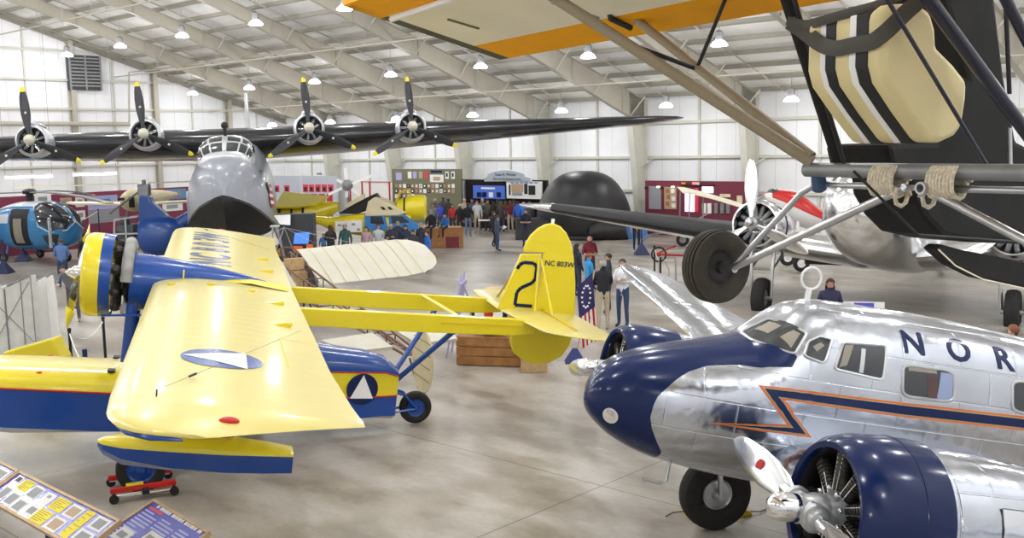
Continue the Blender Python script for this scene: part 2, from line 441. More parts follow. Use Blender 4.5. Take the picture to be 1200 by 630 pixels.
# ------------------------------------------------------------------ shared aircraft builders
import bmesh
def interp(xs, ys, x):
    if x >= xs[0]: return ys[0]
    if x <= xs[-1]: return ys[-1]
    for i in range(len(xs)-1):
        if xs[i] >= x >= xs[i+1]:
            h = xs[i]-xs[i+1]; t = (xs[i]-x)/h
            def sl(j):
                if j == 0: return (ys[1]-ys[0])/(xs[0]-xs[1])
                if j == len(xs)-1: return (ys[-1]-ys[-2])/(xs[-2]-xs[-1])
                a = (ys[j]-ys[j-1])/(xs[j-1]-xs[j]); b_ = (ys[j+1]-ys[j])/(xs[j]-xs[j+1])
                return 0 if a*b_ <= 0 else 2*a*b_/(a+b_)
            m0, m1 = sl(i)*h, sl(i+1)*h
            return (2*t**3-3*t*t+1)*ys[i]+(t**3-2*t*t+t)*m0+(-2*t**3+3*t*t)*ys[i+1]+(t**3-t*t)*m1
class Body:
    """secs: (x, ztop, zbot, halfwidth), x falling"""
    def __init__(s, secs, p=2.4, root=None):
        s.xs = [q[0] for q in secs]; s.zt = [q[1] for q in secs]; s.zb = [q[2] for q in secs]; s.hw = [q[3] for q in secs]; s.p = p; s.root = root
    def prm(s, x): return interp(s.xs, s.zt, x), interp(s.xs, s.zb, x), interp(s.xs, s.hw, x)
    def pt(s, x, th):
        zt, zb, hw = s.prm(x); e = 2/s.p; sn, cs = math.sin(th), math.cos(th)
        return V((x, hw*math.copysign(abs(sn)**e, sn), (zt+zb)/2+(zt-zb)/2*math.copysign(abs(cs)**e, cs)))
    def nrm(s, x, th):
        a = s.pt(x+.01, th)-s.pt(x-.01, th); b_ = s.pt(x, th+.02)-s.pt(x, th-.02)
        n = b_.cross(a)
        if n.length < 1e-12: return V((0,0,1))
        n.normalize(); zt, zb, hw = s.prm(x)
        c = s.pt(x, th)-V((x, 0, (zt+zb)/2))
        return n if n.dot(c) >= 0 else -n
    def inside(s, q):
        if not (s.xs[-1] < q.x < s.xs[0]): return False
        zt, zb, hw = s.prm(q.x); zc, hz = (zt+zb)/2, (zt-zb)/2
        if hz < 1e-5 or hw < 1e-5: return False
        return abs(q.y/hw)**s.p+abs((q.z-zc)/hz)**s.p < 1
    def hit(s, px, py):
        Mi = s.root.matrix_basis.inverted(); o = Mi @ EYE; d = (Mi.to_3x3() @ ray(px, py)).normalized()
        t = 1.0; st = .02; last = None
        best = (9, None)
        while t < 60:
            q = o+d*t
            if s.inside(q):
                a, b_ = t-st, t
                for _ in range(20):
                    c = (a+b_)/2
                    if s.inside(o+d*c): b_ = c
                    else: a = c
                q = o+d*b_; break
            if s.xs[-1] < q.x < s.xs[0]:
                zt, zb, hw = s.prm(q.x); v = abs(q.y/hw)**s.p+abs((q.z-(zt+zb)/2)/max(1e-4, (zt-zb)/2))**s.p
                if v < best[0]: best = (v, q.copy())
            t += st
        else: q = best[1]
        zt, zb, hw = s.prm(q.x); cz = (q.z-(zt+zb)/2)/((zt-zb)/2); cy = q.y/hw
        th = math.atan2(math.copysign(abs(cy)**(s.p/2), cy), math.copysign(abs(cz)**(s.p/2), cz))
        return (q.x, th)
    def mesh(s, x0, x1, nx=60, n=48, xs=None, caps=True):
        m = MB(); xs = xs or [x0+(x1-x0)*i/nx for i in range(nx+1)]
        return m.loft([[s.pt(x, 2*PI*j/n) for j in range(n)] for x in xs], caps)
    def patch(s, poly, off=.004, res=.05):
        """poly in (x, theta) -> MB lying on the surface"""
        bm = bmesh.new(); vs = [bm.verts.new((x, t, 0)) for x, t in poly]; bm.faces.new(vs)
        refine(bm, res, s.xs and .6)
        m = mb_from(bm, lambda c: s.pt(c.x, c.y)+s.nrm(c.x, c.y)*off)
        return m
    def patch_px(s, pts, off=.004, res=.05): return s.patch([s.hit(*p) for p in pts], off, res)
    def strip(s, pts, w, off=.006, close=True):
        """thin raised frame along surface points"""
        P = [s.pt(*p)+s.nrm(*p)*off for p in pts]; m = MB()
        m.tube(P+([P[0], P[1]] if close else []), w, 6, flat=.8); return m
def refine(bm, res, yscale=1.0):
    bmesh.ops.triangulate(bm, faces=bm.faces)
    for _ in range(9):
        L = [e for e in bm.edges if V((e.verts[0].co.x-e.verts[1].co.x, (e.verts[0].co.y-e.verts[1].co.y)*(yscale or 1), 0)).length > res]
        if not L or len(bm.faces) > 9000: break
        bmesh.ops.subdivide_edges(bm, edges=L, cuts=1)
        bmesh.ops.triangulate(bm, faces=bm.faces)
def mb_from(bm, fn):
    m = MB(); bm.verts.index_update()
    m.add([fn(v.co) for v in bm.verts], [[v.index for v in f.verts] for f in bm.faces]); bm.free(); return m
def inset(poly, d):
    A = sum(poly[i][0]*poly[(i+1) % len(poly)][1]-poly[(i+1) % len(poly)][0]*poly[i][1] for i in range(len(poly)))
    s = 1 if A > 0 else -1; out = []; n = len(poly)
    for i in range(n):
        p0, p1, p2 = V((*poly[i-1], 0)), V((*poly[i], 0)), V((*poly[(i+1) % n], 0))
        a = (p1-p0).normalized(); b_ = (p2-p1).normalized()
        na, nb_ = V((-a.y, a.x, 0))*s, V((-b_.y, b_.x, 0))*s
        k = na+nb_; L = max(.25, k.length); k = k.normalized()*(d*2/L) if k.length > 1e-6 else na*d
        if k.length > 4*d: k = k.normalized()*4*d
        out.append((p1.x+k.x, p1.y+k.y))
    return out
def rrect(x0, y0, x1, y1, r, n=4):
    out = []
    for cx, cy, a in ((x1-r, y1-r, 0), (x0+r, y1-r, 90), (x0+r, y0+r, 180), (x1-r, y0+r, 270)):
        for i in range(n+1):
            t = R(a+90*i/n); out.append((cx+r*math.cos(t), cy+r*math.sin(t)))
    return out
def qround(q, r=.22, n=4):
    """round the corners of a polygon given by points (px); returns more points"""
    out = []; k = len(q)
    for i in range(k):
        a, b_, c = (V((*q[j], 0)) for j in (i-1, i, (i+1) % k))
        p0 = b_+(a-b_)*r; p1 = b_+(c-b_)*r
        for j in range(n+1):
            t = j/n; p = p0*(1-t)**2+b_*2*t*(1-t)+p1*t*t; out.append((p.x, p.y))
    return out
AF = [(0,0),(.0125,.22),(.05,.42),(.10,.56),(.2,.70),(.3,.74),(.45,.69),(.6,.54),(.8,.28),(1,.01)]
def section(le, chord, th, inc=0, low=.35, span=V((0,1,0)), up=V((0,0,1)), fwd=V((1,0,0))):
    le = V(le); top = []; bot = []
    for x, z in AF: top.append((x*chord, z*th*chord))
    for x, z in AF[1:-1]: bot.append((x*chord, -z*th*chord*low))
    pts = top+bot[::-1]; c, s_ = math.cos(inc), math.sin(inc)
    return [le+fwd*(-(x*c-0*z))+up*(z-x*s_) for x, z in pts]
def wing(secs, **kw):
    m = MB(); m.loft([section(*q, **kw) for q in secs], True); return m
def blade(m, o, ang, Rr, chord=.22, ax='x', pitch=.7, root=.12, th=.03, mi=0, tipm=None, shape=None):
    """propeller blade in the plane normal to local x"""
    o = V(o); rad = V((0, -math.sin(ang), math.cos(ang))); tan = V((0, -math.cos(ang), -math.sin(ang))); fx = V((1,0,0))
    shape = shape or [(0,.35),(.12,.42),(.25,.75),(.45,1),(.65,.98),(.82,.82),(.93,.58),(.985,.3),(1,.06)]
    rings = []; r0 = root
    for t, w in shape:
        r = r0+(Rr-r0)*t; p = pitch*(1.15-.8*t); c = chord*w/2; d = tan*math.cos(p)+fx*math.sin(p); nn = tan*-math.sin(p)+fx*math.cos(p)
        tk = th*(1.3-t)+.004 if t > .15 else chord*w*.4
        rings.append([o+rad*r+d*(c*math.cos(2*PI*j/10))+nn*(tk/2*math.sin(2*PI*j/10)) for j in range(10)])
    return m.loft(rings, True, True, mi)
def wheel(parent, c, r, w, hubm, axis=(0,1,0), hr=.5, treads=0, tyre=None, name='wheel'):
    c = V(c)
    prof = [(-w*.30, r*hr), (-w*.46, r*(hr+.12)), (-w*.5, r*.80), (-w*.42, r*.93), (-w*.25, r*.985), (0, r), (w*.25, r*.985), (w*.42, r*.93), (w*.5, r*.80), (w*.46, r*(hr+.12)), (w*.30, r*hr)]
    if treads:
        prof = [(-w*.30, r*hr), (-w*.46, r*(hr+.12)), (-w*.5, r*.80), (-w*.44, r*.92)]
        for i in range(treads):
            x0 = -w*.40+w*.8*i/treads; x1 = -w*.40+w*.8*(i+1)/treads; g = w*.028
            k = 1-.06*(abs((x0+x1)/2)/(w*.4))**2
            prof += [(x0+g, r*k), (x1-g, r*k), (x1-g*.5, r*(k-.06)), (x1+g*.5, r*(k-.06))]
        prof = prof[:-2]+[(w*.44, r*.92), (w*.5, r*.80), (w*.46, r*(hr+.12)), (w*.30, r*hr)]
    t = MB().lathe(prof, c, axis, 40).build(name, tyre or M['rubber'], parent)
    h = MB().lathe([(-w*.30, r*hr), (-w*.20, r*hr*.85), (-w*.24, r*hr*.4), (-w*.42, r*hr*.32), (-w*.42, .001), (w*.42, .001), (w*.42, r*hr*.32), (w*.24, r*hr*.4), (w*.20, r*hr*.85), (w*.30, r*hr)], c, axis, 28).build('wheel_hub', hubm, t)
    return t
def radial(parent, x, yz, Rr, n=9, mat_c=None, mat_k=None, fins=True):
    """radial engine: crankcase + separate cylinders, seen from the front (+x)"""
    y, z = yz; mat_c = mat_c or M['grey_metal']; o = V((x, y, z))
    e = MB().lathe([(-.30, Rr*.30), (-.05, Rr*.34), (.06, Rr*.33), (.10, Rr*.26), (.22, Rr*.20), (.26, Rr*.10), (.30, .02)], o, (1,0,0), 24).build('engine', mat_k or M['grey_metal'], parent)
    for k in range(n):
        a = 2*PI*k/n+.17; d = V((0, -math.sin(a), math.cos(a))); t = V((0, math.cos(a), math.sin(a)))
        m = MB(); p = o+d*(Rr*.30)
        rs = []; ps = []
        for i in range(9):
            for q in ((0, 1), (.5, 1), (.5, .82), (.95, .82)):
                ps.append(p+d*(Rr*.60*(i+q[0])/9)); rs.append(Rr*.125*q[1])
        m.tube(ps, rs, 10)
        m.tube([p+d*(Rr*.60), p+d*(Rr*.66)], [Rr*.12, Rr*.06], 10)
        for s_ in (-1, 1):
            m.tube([o+V((.06,0,0))+d*(Rr*.30)+t*(s_*Rr*.05), o+V((.03,0,0))+d*(Rr*.92)+t*(s_*Rr*.07)], Rr*.014, 6, m=1)
        m.ball(o+V((.10,0,0))+d*(Rr*.36), Rr*.045, 8, 6, m=1)
        m.build('cylinder', [mat_c, M['chrome']], e)
    return e

# ------------------------------------------------------------------ twin-engined airliner, polished metal
mk('chrome_soft', (.72,.74,.78), .20, 1); mk('hub_silver', (.52,.53,.55), .34, .7)
el = thing('twin_engine_airliner', 'polished silver twin-engined airliner with navy nose, navy cowlings and a navy lightning stripe', 'airplane',
           (1.5, 9.42, 2.05), (0, -R(11.5), R(192.4)))
eb = Body([(.90,.13,.07,.02),(.865,.26,-.04,.15),(.78,.38,-.13,.26),(.60,.515,-.25,.38),(.30,.63,-.36,.50),(0,.72,-.42,.58),(-.30,.80,-.46,.63),(-.50,.86,-.48,.655),(-.64,.965,-.49,.665),(-.80,1.12,-.50,.675),(-1.0,1.25,-.50,.68),(-1.3,1.31,-.50,.69),(-2.2,1.325,-.50,.70),(-3.6,1.27,-.48,.70),(-5.5,1.08,-.36,.62),(-7.5,.72,-.10,.42),(-9,.45,.02,.24),(-10.6,.22,.10,.05)], 2.35, el)
xs = [.90,.885,.865,.83,.78,.72,.65,.55,.45,.3,.15]+[0-.1*i for i in range(0, 40)]+[-4.2-.4*i for i in range(17)]
# riveted skin: seams in object space
am = mk('alu_skin', (.56,.59,.65), .17, 1, noise=.10, nscale=1.7, rvar=.10)
tc = node(am, 'ShaderNodeTexCoord'); bk = node(am, 'ShaderNodeTexBrick'); bk.inputs['Scale'].default_value = 1; bk.inputs['Brick Width'].default_value = .62; bk.inputs['Row Height'].default_value = .31
bk.inputs['Mortar Size'].default_value = .009; bk.inputs['Mortar Smooth'].default_value = .6
sp = node(am, 'ShaderNodeSeparateXYZ'); cb = node(am, 'ShaderNodeCombineXYZ'); link(am, tc.outputs['Object'], sp.inputs[0]); link(am, sp.outputs['X'], cb.inputs['X']); link(am, sp.outputs['Z'], cb.inputs['Y'])
link(am, cb.outputs[0], bk.inputs['Vector'])
nz = node(am, 'ShaderNodeTexNoise'); nz.inputs['Scale'].default_value = 4.5; nz.inputs['Detail'].default_value = 2; link(am, tc.outputs['Object'], nz.inputs['Vector'])
vo = node(am, 'ShaderNodeTexVoronoi'); vo.inputs['Scale'].default_value = 40; vo.inputs['Randomness'].default_value = 0; link(am, tc.outputs['Object'], vo.inputs['Vector'])
b1 = node(am, 'ShaderNodeBump'); b1.inputs['Strength'].default_value = .6; b1.inputs['Distance'].default_value = .006; b1.invert = True; link(am, bk.outputs['Fac'], b1.inputs['Height'])
b2 = node(am, 'ShaderNodeBump'); b2.inputs['Strength'].default_value = .36; b2.inputs['Distance'].default_value = .03; link(am, nz.outputs['Fac'], b2.inputs['Height']); link(am, b1.outputs['Normal'], b2.inputs['Normal'])
link(am, b2.outputs['Normal'], bsdf(am).inputs['Normal'])
fus = eb.mesh(0, 0, n=64, xs=xs).build('fuselage', am, el, auto=60)
# navy nose and anti-glare top
edge = [(934,431),(902,429.5),(870,427),(845,427),(829,428),(807,435),(793,444),(782,454),(771,464),(766,474),(762,489),(764,503),(769,516),(775,530)]
E_ = [eb.hit(*p) for p in edge]
E_.append((E_[-1][0]-.03, PI)); 
bd = sorted(E_, key=lambda q: q[0])
m = MB(); rings = []
def thb(x):
    # furthest angle still painted at station x
    if x <= E_[0][0]: return 0
    v = None
    for (xa, ta), (xb, tb) in zip(E_[:-1], E_[1:]):
        if xa <= x <= xb: v = ta+(tb-ta)*(x-xa)/max(1e-6, xb-xa); break
    return PI if v is None else v
xm = max(q[0] for q in E_[:-1]); NX = []
for i, q in enumerate(E_[:-1]):
    if not NX or q[0] > NX[-1][0]+1e-3: NX.append(q)
    else: break
nn = 48
n_nx = len(NX); ws0 = eb.hit(866, 391); ws1 = eb.hit(931, 417); xw = ws0[0]
NX = NX+[(x, thb(x)) for x in [NX[0][0]+(xw-NX[0][0])*k/8 for k in range(1, 9)]]; NX = sorted(set(NX))
def thin(x):
    if x >= xw: return 0
    k = (xw-x)/max(1e-6, xw-NX[0][0]); t = ws1[1]*k**.8; return min(t+.02*k, thb(x)-.001 if x > NX[0][0] else E_[0][1])
for x, t in [q for q in NX if q[0] >= xw-1e-6]:
    rings.append([eb.pt(x, t*(2*j/nn-1))+eb.nrm(x, t*(2*j/nn-1))*.004 for j in range(nn+1)])
m.loft(rings, False, False)
for sg in (-1, 1):
    rg2 = []
    for x, t in [q for q in NX if q[0] <= xw+1e-6]:
        a = thin(x); t = max(t, a+.001) if x > NX[0][0] else a+.02
        rg2.append([eb.pt(x, sg*(a+(t-a)*j/12))+eb.nrm(x, sg*(a+(t-a)*j/12))*.004 for j in range(13)])
    m.loft(rg2, False, False)
# the part of the nose ahead of the curve, wrapped all round
low = E_[n_nx-1:]
x_full = NX[-1][0]
rg = []
for k in range(30):
    t = k/29
    rg.append(t)
front = [.885,.865,.83,.78,.72,.65,.55,.45]
front = [x for x in front if x > x_full+.02]+[x_full]
rr_ = []
for x in [.899]+front: rr_.append([eb.pt(x, 2*PI*j/64)+eb.nrm(x, 2*PI*j/64)*.004 for j in range(64)])
m.loft(rr_, True, True)
# skirt between the full ring and the receding lower edge
def lowx(t):
    t = abs(t)
    if t <= low[0][1]: return x_full
    for (xa, ta), (xb, tb) in zip(low[:-1], low[1:]):
        if ta <= t <= tb: return xa+(xb-xa)*(t-ta)/max(1e-6, tb-ta)
    return low[-1][0]
t0 = low[0][1]; ths = [t0+(2*PI-2*t0)*i/40 for i in range(41)]
fold = lambda t: t if t <= PI else 2*PI-t
sk = []
for q in range(6):
    row = []
    for t in ths:
        xe = min(lowx(fold(t)), x_full); x = x_full+(xe-x_full)*q/5; row.append(eb.pt(x, t)+eb.nrm(x, t)*.004)
    sk.append(row)
m.loft(sk, False, False)
m.build('nose_paint', M['navy'], el, auto=60)
# lightning stripe in three layers
bolt = [(888.6,450.6),(1058,471.5),(1199,487.5),(1199,504),(1058,488.3),(918.7,468.7),(951,512.5),(887,504),(830,495),(923,497.5)]
def bolt_poly(ins):
    q = inset(bolt, ins) if ins else bolt
    q = q[:3]+q[3:]
    def dens(a, b_):
        n = max(1, int((V((*b_, 0))-V((*a, 0))).length/14)); return [(a[0]+(b_[0]-a[0])*k/n, a[1]+(b_[1]-a[1])*k/n) for k in range(n)]
    h1 = [eb.hit(*p) for p in dens(q[0], q[1])+dens(q[1], q[2])+[q[2]]]
    r = q[3:]+[q[0]]; h2 = []
    for a, b_ in zip(r[:-1], r[1:]): h2 += [eb.hit(*p) for p in dens(a, b_)]
    # run the band on along the cabin
    dx = -3.6
    a, b_ = h1[-1], h2[0]
    return h1+[(a[0]+dx, a[1]+.05), (b_[0]+dx, b_[1]+.03)]+h2
st = eb.patch(bolt_poly(0), .004, .06).build('lightning_stripe', M['orange_line'], el)
mk('tan_line', (.50,.40,.18), .35)
eb.patch(bolt_poly(2.0), .0065, .06).build('stripe_band', M['tan_line'], st)
eb.patch(bolt_poly(3.2), .009, .06).build('stripe_band', M['navy'], st)
# glazing
def window(pts, nm='window', glass=None, curtain=None, r=.2, fr=.016):
    q = [eb.hit(*p) for p in qround(pts, r)]
    w_ = eb.strip(q, fr, .004).build(nm+'_frame', M['alu_dull'], el)
    eb.patch(q, .005, .06).build('pane', glass or M['glass_dark'], w_)
    if curtain:
        for pp, mm in curtain: eb.patch([eb.hit(*p) for p in pp], .008, .08).build('curtain', mm, w_)
    return w_
mk('curtain', (.30,.36,.55), .5); mk('seat_tan', (.30,.27,.22), .6); mk('seat_red', (.10,.05,.05), .6)
window([(868,389),(902,373),(946,390),(931,415),(880,398)], 'windshield', r=.12, curtain=[([(884,386),(902,377),(916,382),(900,391)], M['seat_tan']), ([(914,395),(930,387),(938,391),(927,408)], M['seat_tan'])])
window([(947,400),(961,394),(975,398),(966,426),(942,417)], 'quarter_window', r=.2, curtain=[([(952,406),(962,401),(966,405),(957,412)], M['seat_tan'])])
window([(988,401),(1038,405),(1034,445),(978,432)], 'cockpit_window', r=.10, curtain=[([(990,404),(1000,404),(992,428),(983,430)], M['seat_tan']), ([(1009,408),(1014,409),(1011,437),(1006,436)], M['alu_dull'])])
window([(1058,426),(1118,435),(1118,471),(1057,464)], 'cabin_window', r=.22, curtain=[([(1102,436),(1116,438),(1115,468),(1097,467)], M['curtain']), ([(1064,428),(1096,432),(1098,438),(1064,434)], M['seat_tan']), ([(1085,440),(1097,441),(1098,466),(1087,465)], M['seat_red'])])
window([(1186,445),(1246,454),(1246,490),(1186,482)], 'cabin_window', r=.22, curtain=[([(1230,455),(1244,457),(1243,487),(1226,486)], M['curtain'])])
# roof lettering
def letters(txt, x0, th0, size, adv):
    vs, fs = text_mesh(txt, size, 'CENTER', .018)
    for i, ch in enumerate(txt):
        v1, f1 = text_mesh(ch, size, 'CENTER', .022, 1.0)
        bm = bmesh.new(); vv = [bm.verts.new((x, y, 0)) for x, y in v1]
        for f_ in f1:
            try: bm.faces.new([vv[k] for k in f_])
            except ValueError: pass
        refine(bm, .05)
        xc = x0-adv*i
        rad = .72
        mb_from(bm, lambda c: eb.pt(xc-c.x, th0-c.y/rad)+eb.nrm(xc-c.x, th0-c.y/rad)*.005).build('letter', M['navy'], el)
hN = eb.hit(1070, 402); hO = eb.hit(1125, 408); hR = eb.hit(1174, 415)
letters('NORTHWEST', hN[0], hN[1], .33, (hN[0]-hR[0])/2)
# chrome landing lamp in the nose, hatch, pitot
h = eb.hit(716, 486); nv = eb.nrm(*h)
MB().lathe([(-.01, .075), (.012, .075), (.012, .058), (.005, .0)], eb.pt(*h)+nv*.004, nv, 24).build('landing_lamp', M['chrome'], el)
MB().tube([(.0,.1,-.38), (.0,.1,-.60), (.05,.1,-.63), (.25,.1,-.60)], [.018,.018,.014,.008], 8).build('pitot_tube', M['alu_dull'], el)
MB().tube([(-1.12,0,1.26), (-1.12,0,1.40)], .028, 10).tube([(-1.12+.105*math.cos(t*PI/8),  .0, 1.50+.105*math.sin(t*PI/8)) for t in range(17)], .013, 8).build('loop_antenna', M['white_gloss'], el)
# wings
def ewing(s_):
    w_ = wing([((-.55, s_*.45, -.30), 3.3, .17, .02), ((-.75, s_*2.2, -.20), 2.75, .16, .01), ((-1.30, s_*2.6, -.05), 2.3, .15, .01), ((-1.72, s_*3.3, .17), 1.9, .15, .01), ((-1.83, s_*4.5, .36), 1.62, .14, 0), ((-1.84, s_*6.75, .70), 1.18, .12, 0), ((-1.86, s_*7.6, .83), .98, .11, 0), ((-1.98, s_*7.95, .88), .72, .10, 0), ((-2.2, s_*8.12, .90), .35, .08, 0)])
    return w_.build('wing', am, el, auto=50)
for s_ in (1, -1):
    wo = ewing(s_)
    yc = s_*2.42; zc_ = -.05
    # nacelle
    MB().lathe([(-.78,.55),(-1.3,.545),(-1.8,.51),(-2.4,.42),(-3.0,.27),(-3.5,.10),(-3.65,.01)], (-.05,yc,zc_), (1,0,0), 40).build('nacelle', am, el)
    ck = MB().lathe([(-.81,.545),(-.82,.585),(-.74,.590),(-.55,.592),(-.33,.58),(-.20,.545),(-.14,.50),(-.15,.46),(-.24,.445),(-.6,.49),(-.78,.49)], (-.05,yc,zc_), (1,0,0), 56).build('engine_cowling', M['navy'], el)
    MB().lathe([(-.585,.592),(-.59,.597),(-.60,.597),(-.605,.592)], (-.05,yc,zc_), (1,0,0), 56).build('cowl_band', M['navy'], ck)
    MB().lathe([(-.60,.0),(-.61,.49)], (0,yc,zc_), (1,0,0), 40).build('baffle', M['dark'], ck)
    MB().lathe([(-.165,.462),(-.24,.440),(-.40,.462),(-.58,.475)], (-.05,yc,zc_), (1,0,0), 40).build('cowl_lining', M['dark'], ck)
    radial(el, -.33, (yc, zc_), .475, mat_c=mk('engine_dark', (.045,.04,.035), .5, .3) if 'engine_dark' not in M else M['engine_dark'])
    if s_ > 0 or True:
        MB().lathe([(-.88,.548),(-.885,.553),(-1.05,.553),(-1.055,.545)], (-.05,yc,zc_), (1,0,0), 48).build('nacelle_band', am, el)
        hm = MB(); rg3 = []
        for i in range(7):
            xx = -1.22-.055*i; rr_h = .556-.036*max(0, (-xx-1.3)/.5)
            rg3.append([V((xx-.05, yc+s_*rr_h*math.sin(R(58+4*j)), zc_+rr_h*math.cos(R(58+4*j)))) for j in range(9)])
        hm.loft(rg3, False, False).build('access_hatch', M['chrome_soft'], el)
        hg = MB(); [hg.tube([rg3[i][0], rg3[i][8]] if False else rg3[i][0:9:4], .004, 5) for i in (0, 6)]
        hg.tube([r_[0] for r_ in rg3], .005, 5).tube([r_[8] for r_ in rg3], .004, 5).build('hatch_seam', M['grey_metal'], el)
    # propeller
    P_ = thing('propeller', None, None); P_.parent = el; P_.location = (-.06, yc, zc_)
    MB().lathe([(-.16,.06),(-.14,.12),(-.05,.125),(-.03,.11),(.07,.11),(.075,.06)], (0,0,0), (1,0,0), 28).build('propeller_hub', M['hub_silver'], P_)
    MB().lathe([(.06,.092),(.07,.102),(.09,.104),(.20,.104),(.25,.092),(.285,.062),(.303,.025),(.305,.0)], (0,0,0), (1,0,0), 28).build('hub_dome', M['chrome'], P_)
    a0 = R(83) if s_ > 0 else R(100)
    for k in (0, 1):
        bl = blade(MB(), (0,0,0), a0+PI*k, 1.27, .25, pitch=.55, root=.08, th=.04)
        d = V((0, -math.sin(a0+PI*k), math.cos(a0+PI*k)))
        MB().tube([d*.06, d*.12, d*.125, d*.165, d*.17, d*.215], [.092,.092,.108,.108,.085,.078], 20).build('blade_clamp', M['hub_silver'], P_)
        bl.tube([d*.19, d*.26, d*.34], [.058,.052,.045], 14)
        bo = bl.build('blade', M['chrome_soft'], P_)
        em = d*.74; fxn = V((1,0,0)); tn = V((0, -math.cos(a0+PI*k), -math.sin(a0+PI*k))); nn_ = (fxn*math.cos(.21)-tn*math.sin(.21))
        MB().lathe([(-.02,.052),(.022,.052),(.022,0)], em, nn_, 16).build('blade_emblem', M['red_flat'], bo)
    # main gear
    xw, zw = -1.68, -1.30; yw = s_*2.2
    wheel(el, (xw, yw, zw), .445, .25, M['alu_dull'], hr=.42, name='main_wheel')
    m = MB()
    for q in (-1, 1): m.tube([(xw, yw+q*.17, zw), (xw+.12, yw+q*.17, zw+.5), (xw+.2, yw+q*.16, zw+1.15)], .035, 8)
    m.tube([(xw, yw-.19, zw), (xw, yw+.19, zw)], .045, 10)
    m.tube([(xw+.1, yw, zw+.55), (xw-.8, yw, zw+1.1)], .03, 8)
    m.build('gear_leg', M['alu_dull'], el)
# tail, out of the picture to the right
MB().loft([section((-8.9, y, .42), 1.5-.12*abs(y), .09) for y in (-2.2,-1,0,1,2.2)]).build('tailplane', am, el)
for y in (-2.2, 2.2):
    MB().loft([section((-8.9-.35*abs(z-.42), y, z), 1.35-.4*abs(z-.42), .09, up=V((0,1,0))) for z in (-.1,.4,.9,1.3)]).build('fin', am, el)
wheel(el, (-10.1, 0, -.02+.0), .16, .09, M['alu_dull'], name='tail_wheel')
MB().bar((-9.7,0,.12), (-10.1,.07,0), .03, .05).build('tail_fork', M['alu_dull'], el)
# ------------------------------------------------------------------ yellow amphibian with twin tail booms
am3 = thing('amphibian_airplane', 'yellow and blue amphibian with parasol wing, twin tail booms and a 2 on its fin', 'airplane',
            (-4.45, 16, 2.5), (R(-1.9), -R(7.5), R(-164.015)))
wy = mk('wing_yellow', (.67, .575, .165), .30, coat=.2, noise=.02, nscale=1.5)
tc = node(wy, 'ShaderNodeTexCoord'); wv = node(wy, 'ShaderNodeTexWave'); wv.bands_direction = 'Y'; wv.inputs['Scale'].default_value = 1.0; wv.wave_profile = 'SIN'
link(wy, tc.outputs['Object'], wv.inputs['Vector'])
bp = node(wy, 'ShaderNodeBump'); bp.inputs['Strength'].default_value = .28; bp.inputs['Distance'].default_value = .01; link(wy, wv.outputs['Fac'], bp.inputs['Height']); link(wy, bp.outputs['Normal'], bsdf(wy).inputs['Normal'])
WL = 1.13
def half(s_):
    q = [((.9 if 0 else WL, 0, 0), 2.10, .085)] if 0 else []
    S = [(0, WL, -.97), (5.5, WL, -1.0), (6.9, WL, -1.06), (7.4, 1.11, -1.10), (7.56, 1.08, -1.10), (7.7, 1.03, -.62), (7.82, .97, -.28), (7.92, .86, -.02), (7.99, .70, .15), (8.03, .45, .27)]
    return [((le, s_*y, -.012*0), le-te, .085*2.1/(le-te)*(1 if y < 7.0 else max(.12, 1-((y-7.0)/1.06)**2*.85)), 0) for y, le, te in S]
wgs = half(-1)[::-1]+half(1)[1:]
wg = wing([(a, b_, c_, d_) for a, b_, c_, d_ in wgs]).build('wing', wy, am3, auto=50)
def wz(x):
    t = (WL-x)/2.1
    for (a, za), (b_, zb) in zip(AF[:-1], AF[1:]):
        if a <= t <= b_: return (za+(zb-za)*(t-a)/(b_-a))*.085*2.1
    return 0
def on_wing(poly, off, name, m_, res=.06, parent=None):
    bm = bmesh.new(); bm.faces.new([bm.verts.new((x, y, 0)) for x, y in poly]); refine(bm, res)
    return mb_from(bm, lambda c: V((c.x, c.y, wz(c.x)+off))).build(name, m_, parent or wg)
circ = lambda cx, cy, r, n=40: [(cx+r*math.cos(2*PI*k/n), cy+r*math.sin(2*PI*k/n)) for k in range(n)]
rd = on_wing(circ(.15, 5.62, .42), .006, 'roundel', M['blue'])
on_wing([(.55, 5.60), (-.10, 5.26), (-.10, 5.98)], .010, 'triangle', M['white'], parent=rd)
def wing_text(ch, x0, y0, size):
    v1, f1 = text_mesh(ch, size, 'CENTER', .03, .95)
    bm = bmesh.new(); vv = [bm.verts.new((x, y, 0)) for x, y in v1]
    for f_ in f1:
        try: bm.faces.new([vv[k] for k in f_])
        except ValueError: pass
    refine(bm, .08)
    mb_from(bm, lambda c: V((x0+c.y, y0-c.x, wz(x0+c.y)+.006))).build('wing_letter', M['blue'], wg)
for i, ch in enumerate('NC803W'): wing_text(ch, .28, -1.75-.78*i-(.15 if i > 1 else 0), .95)
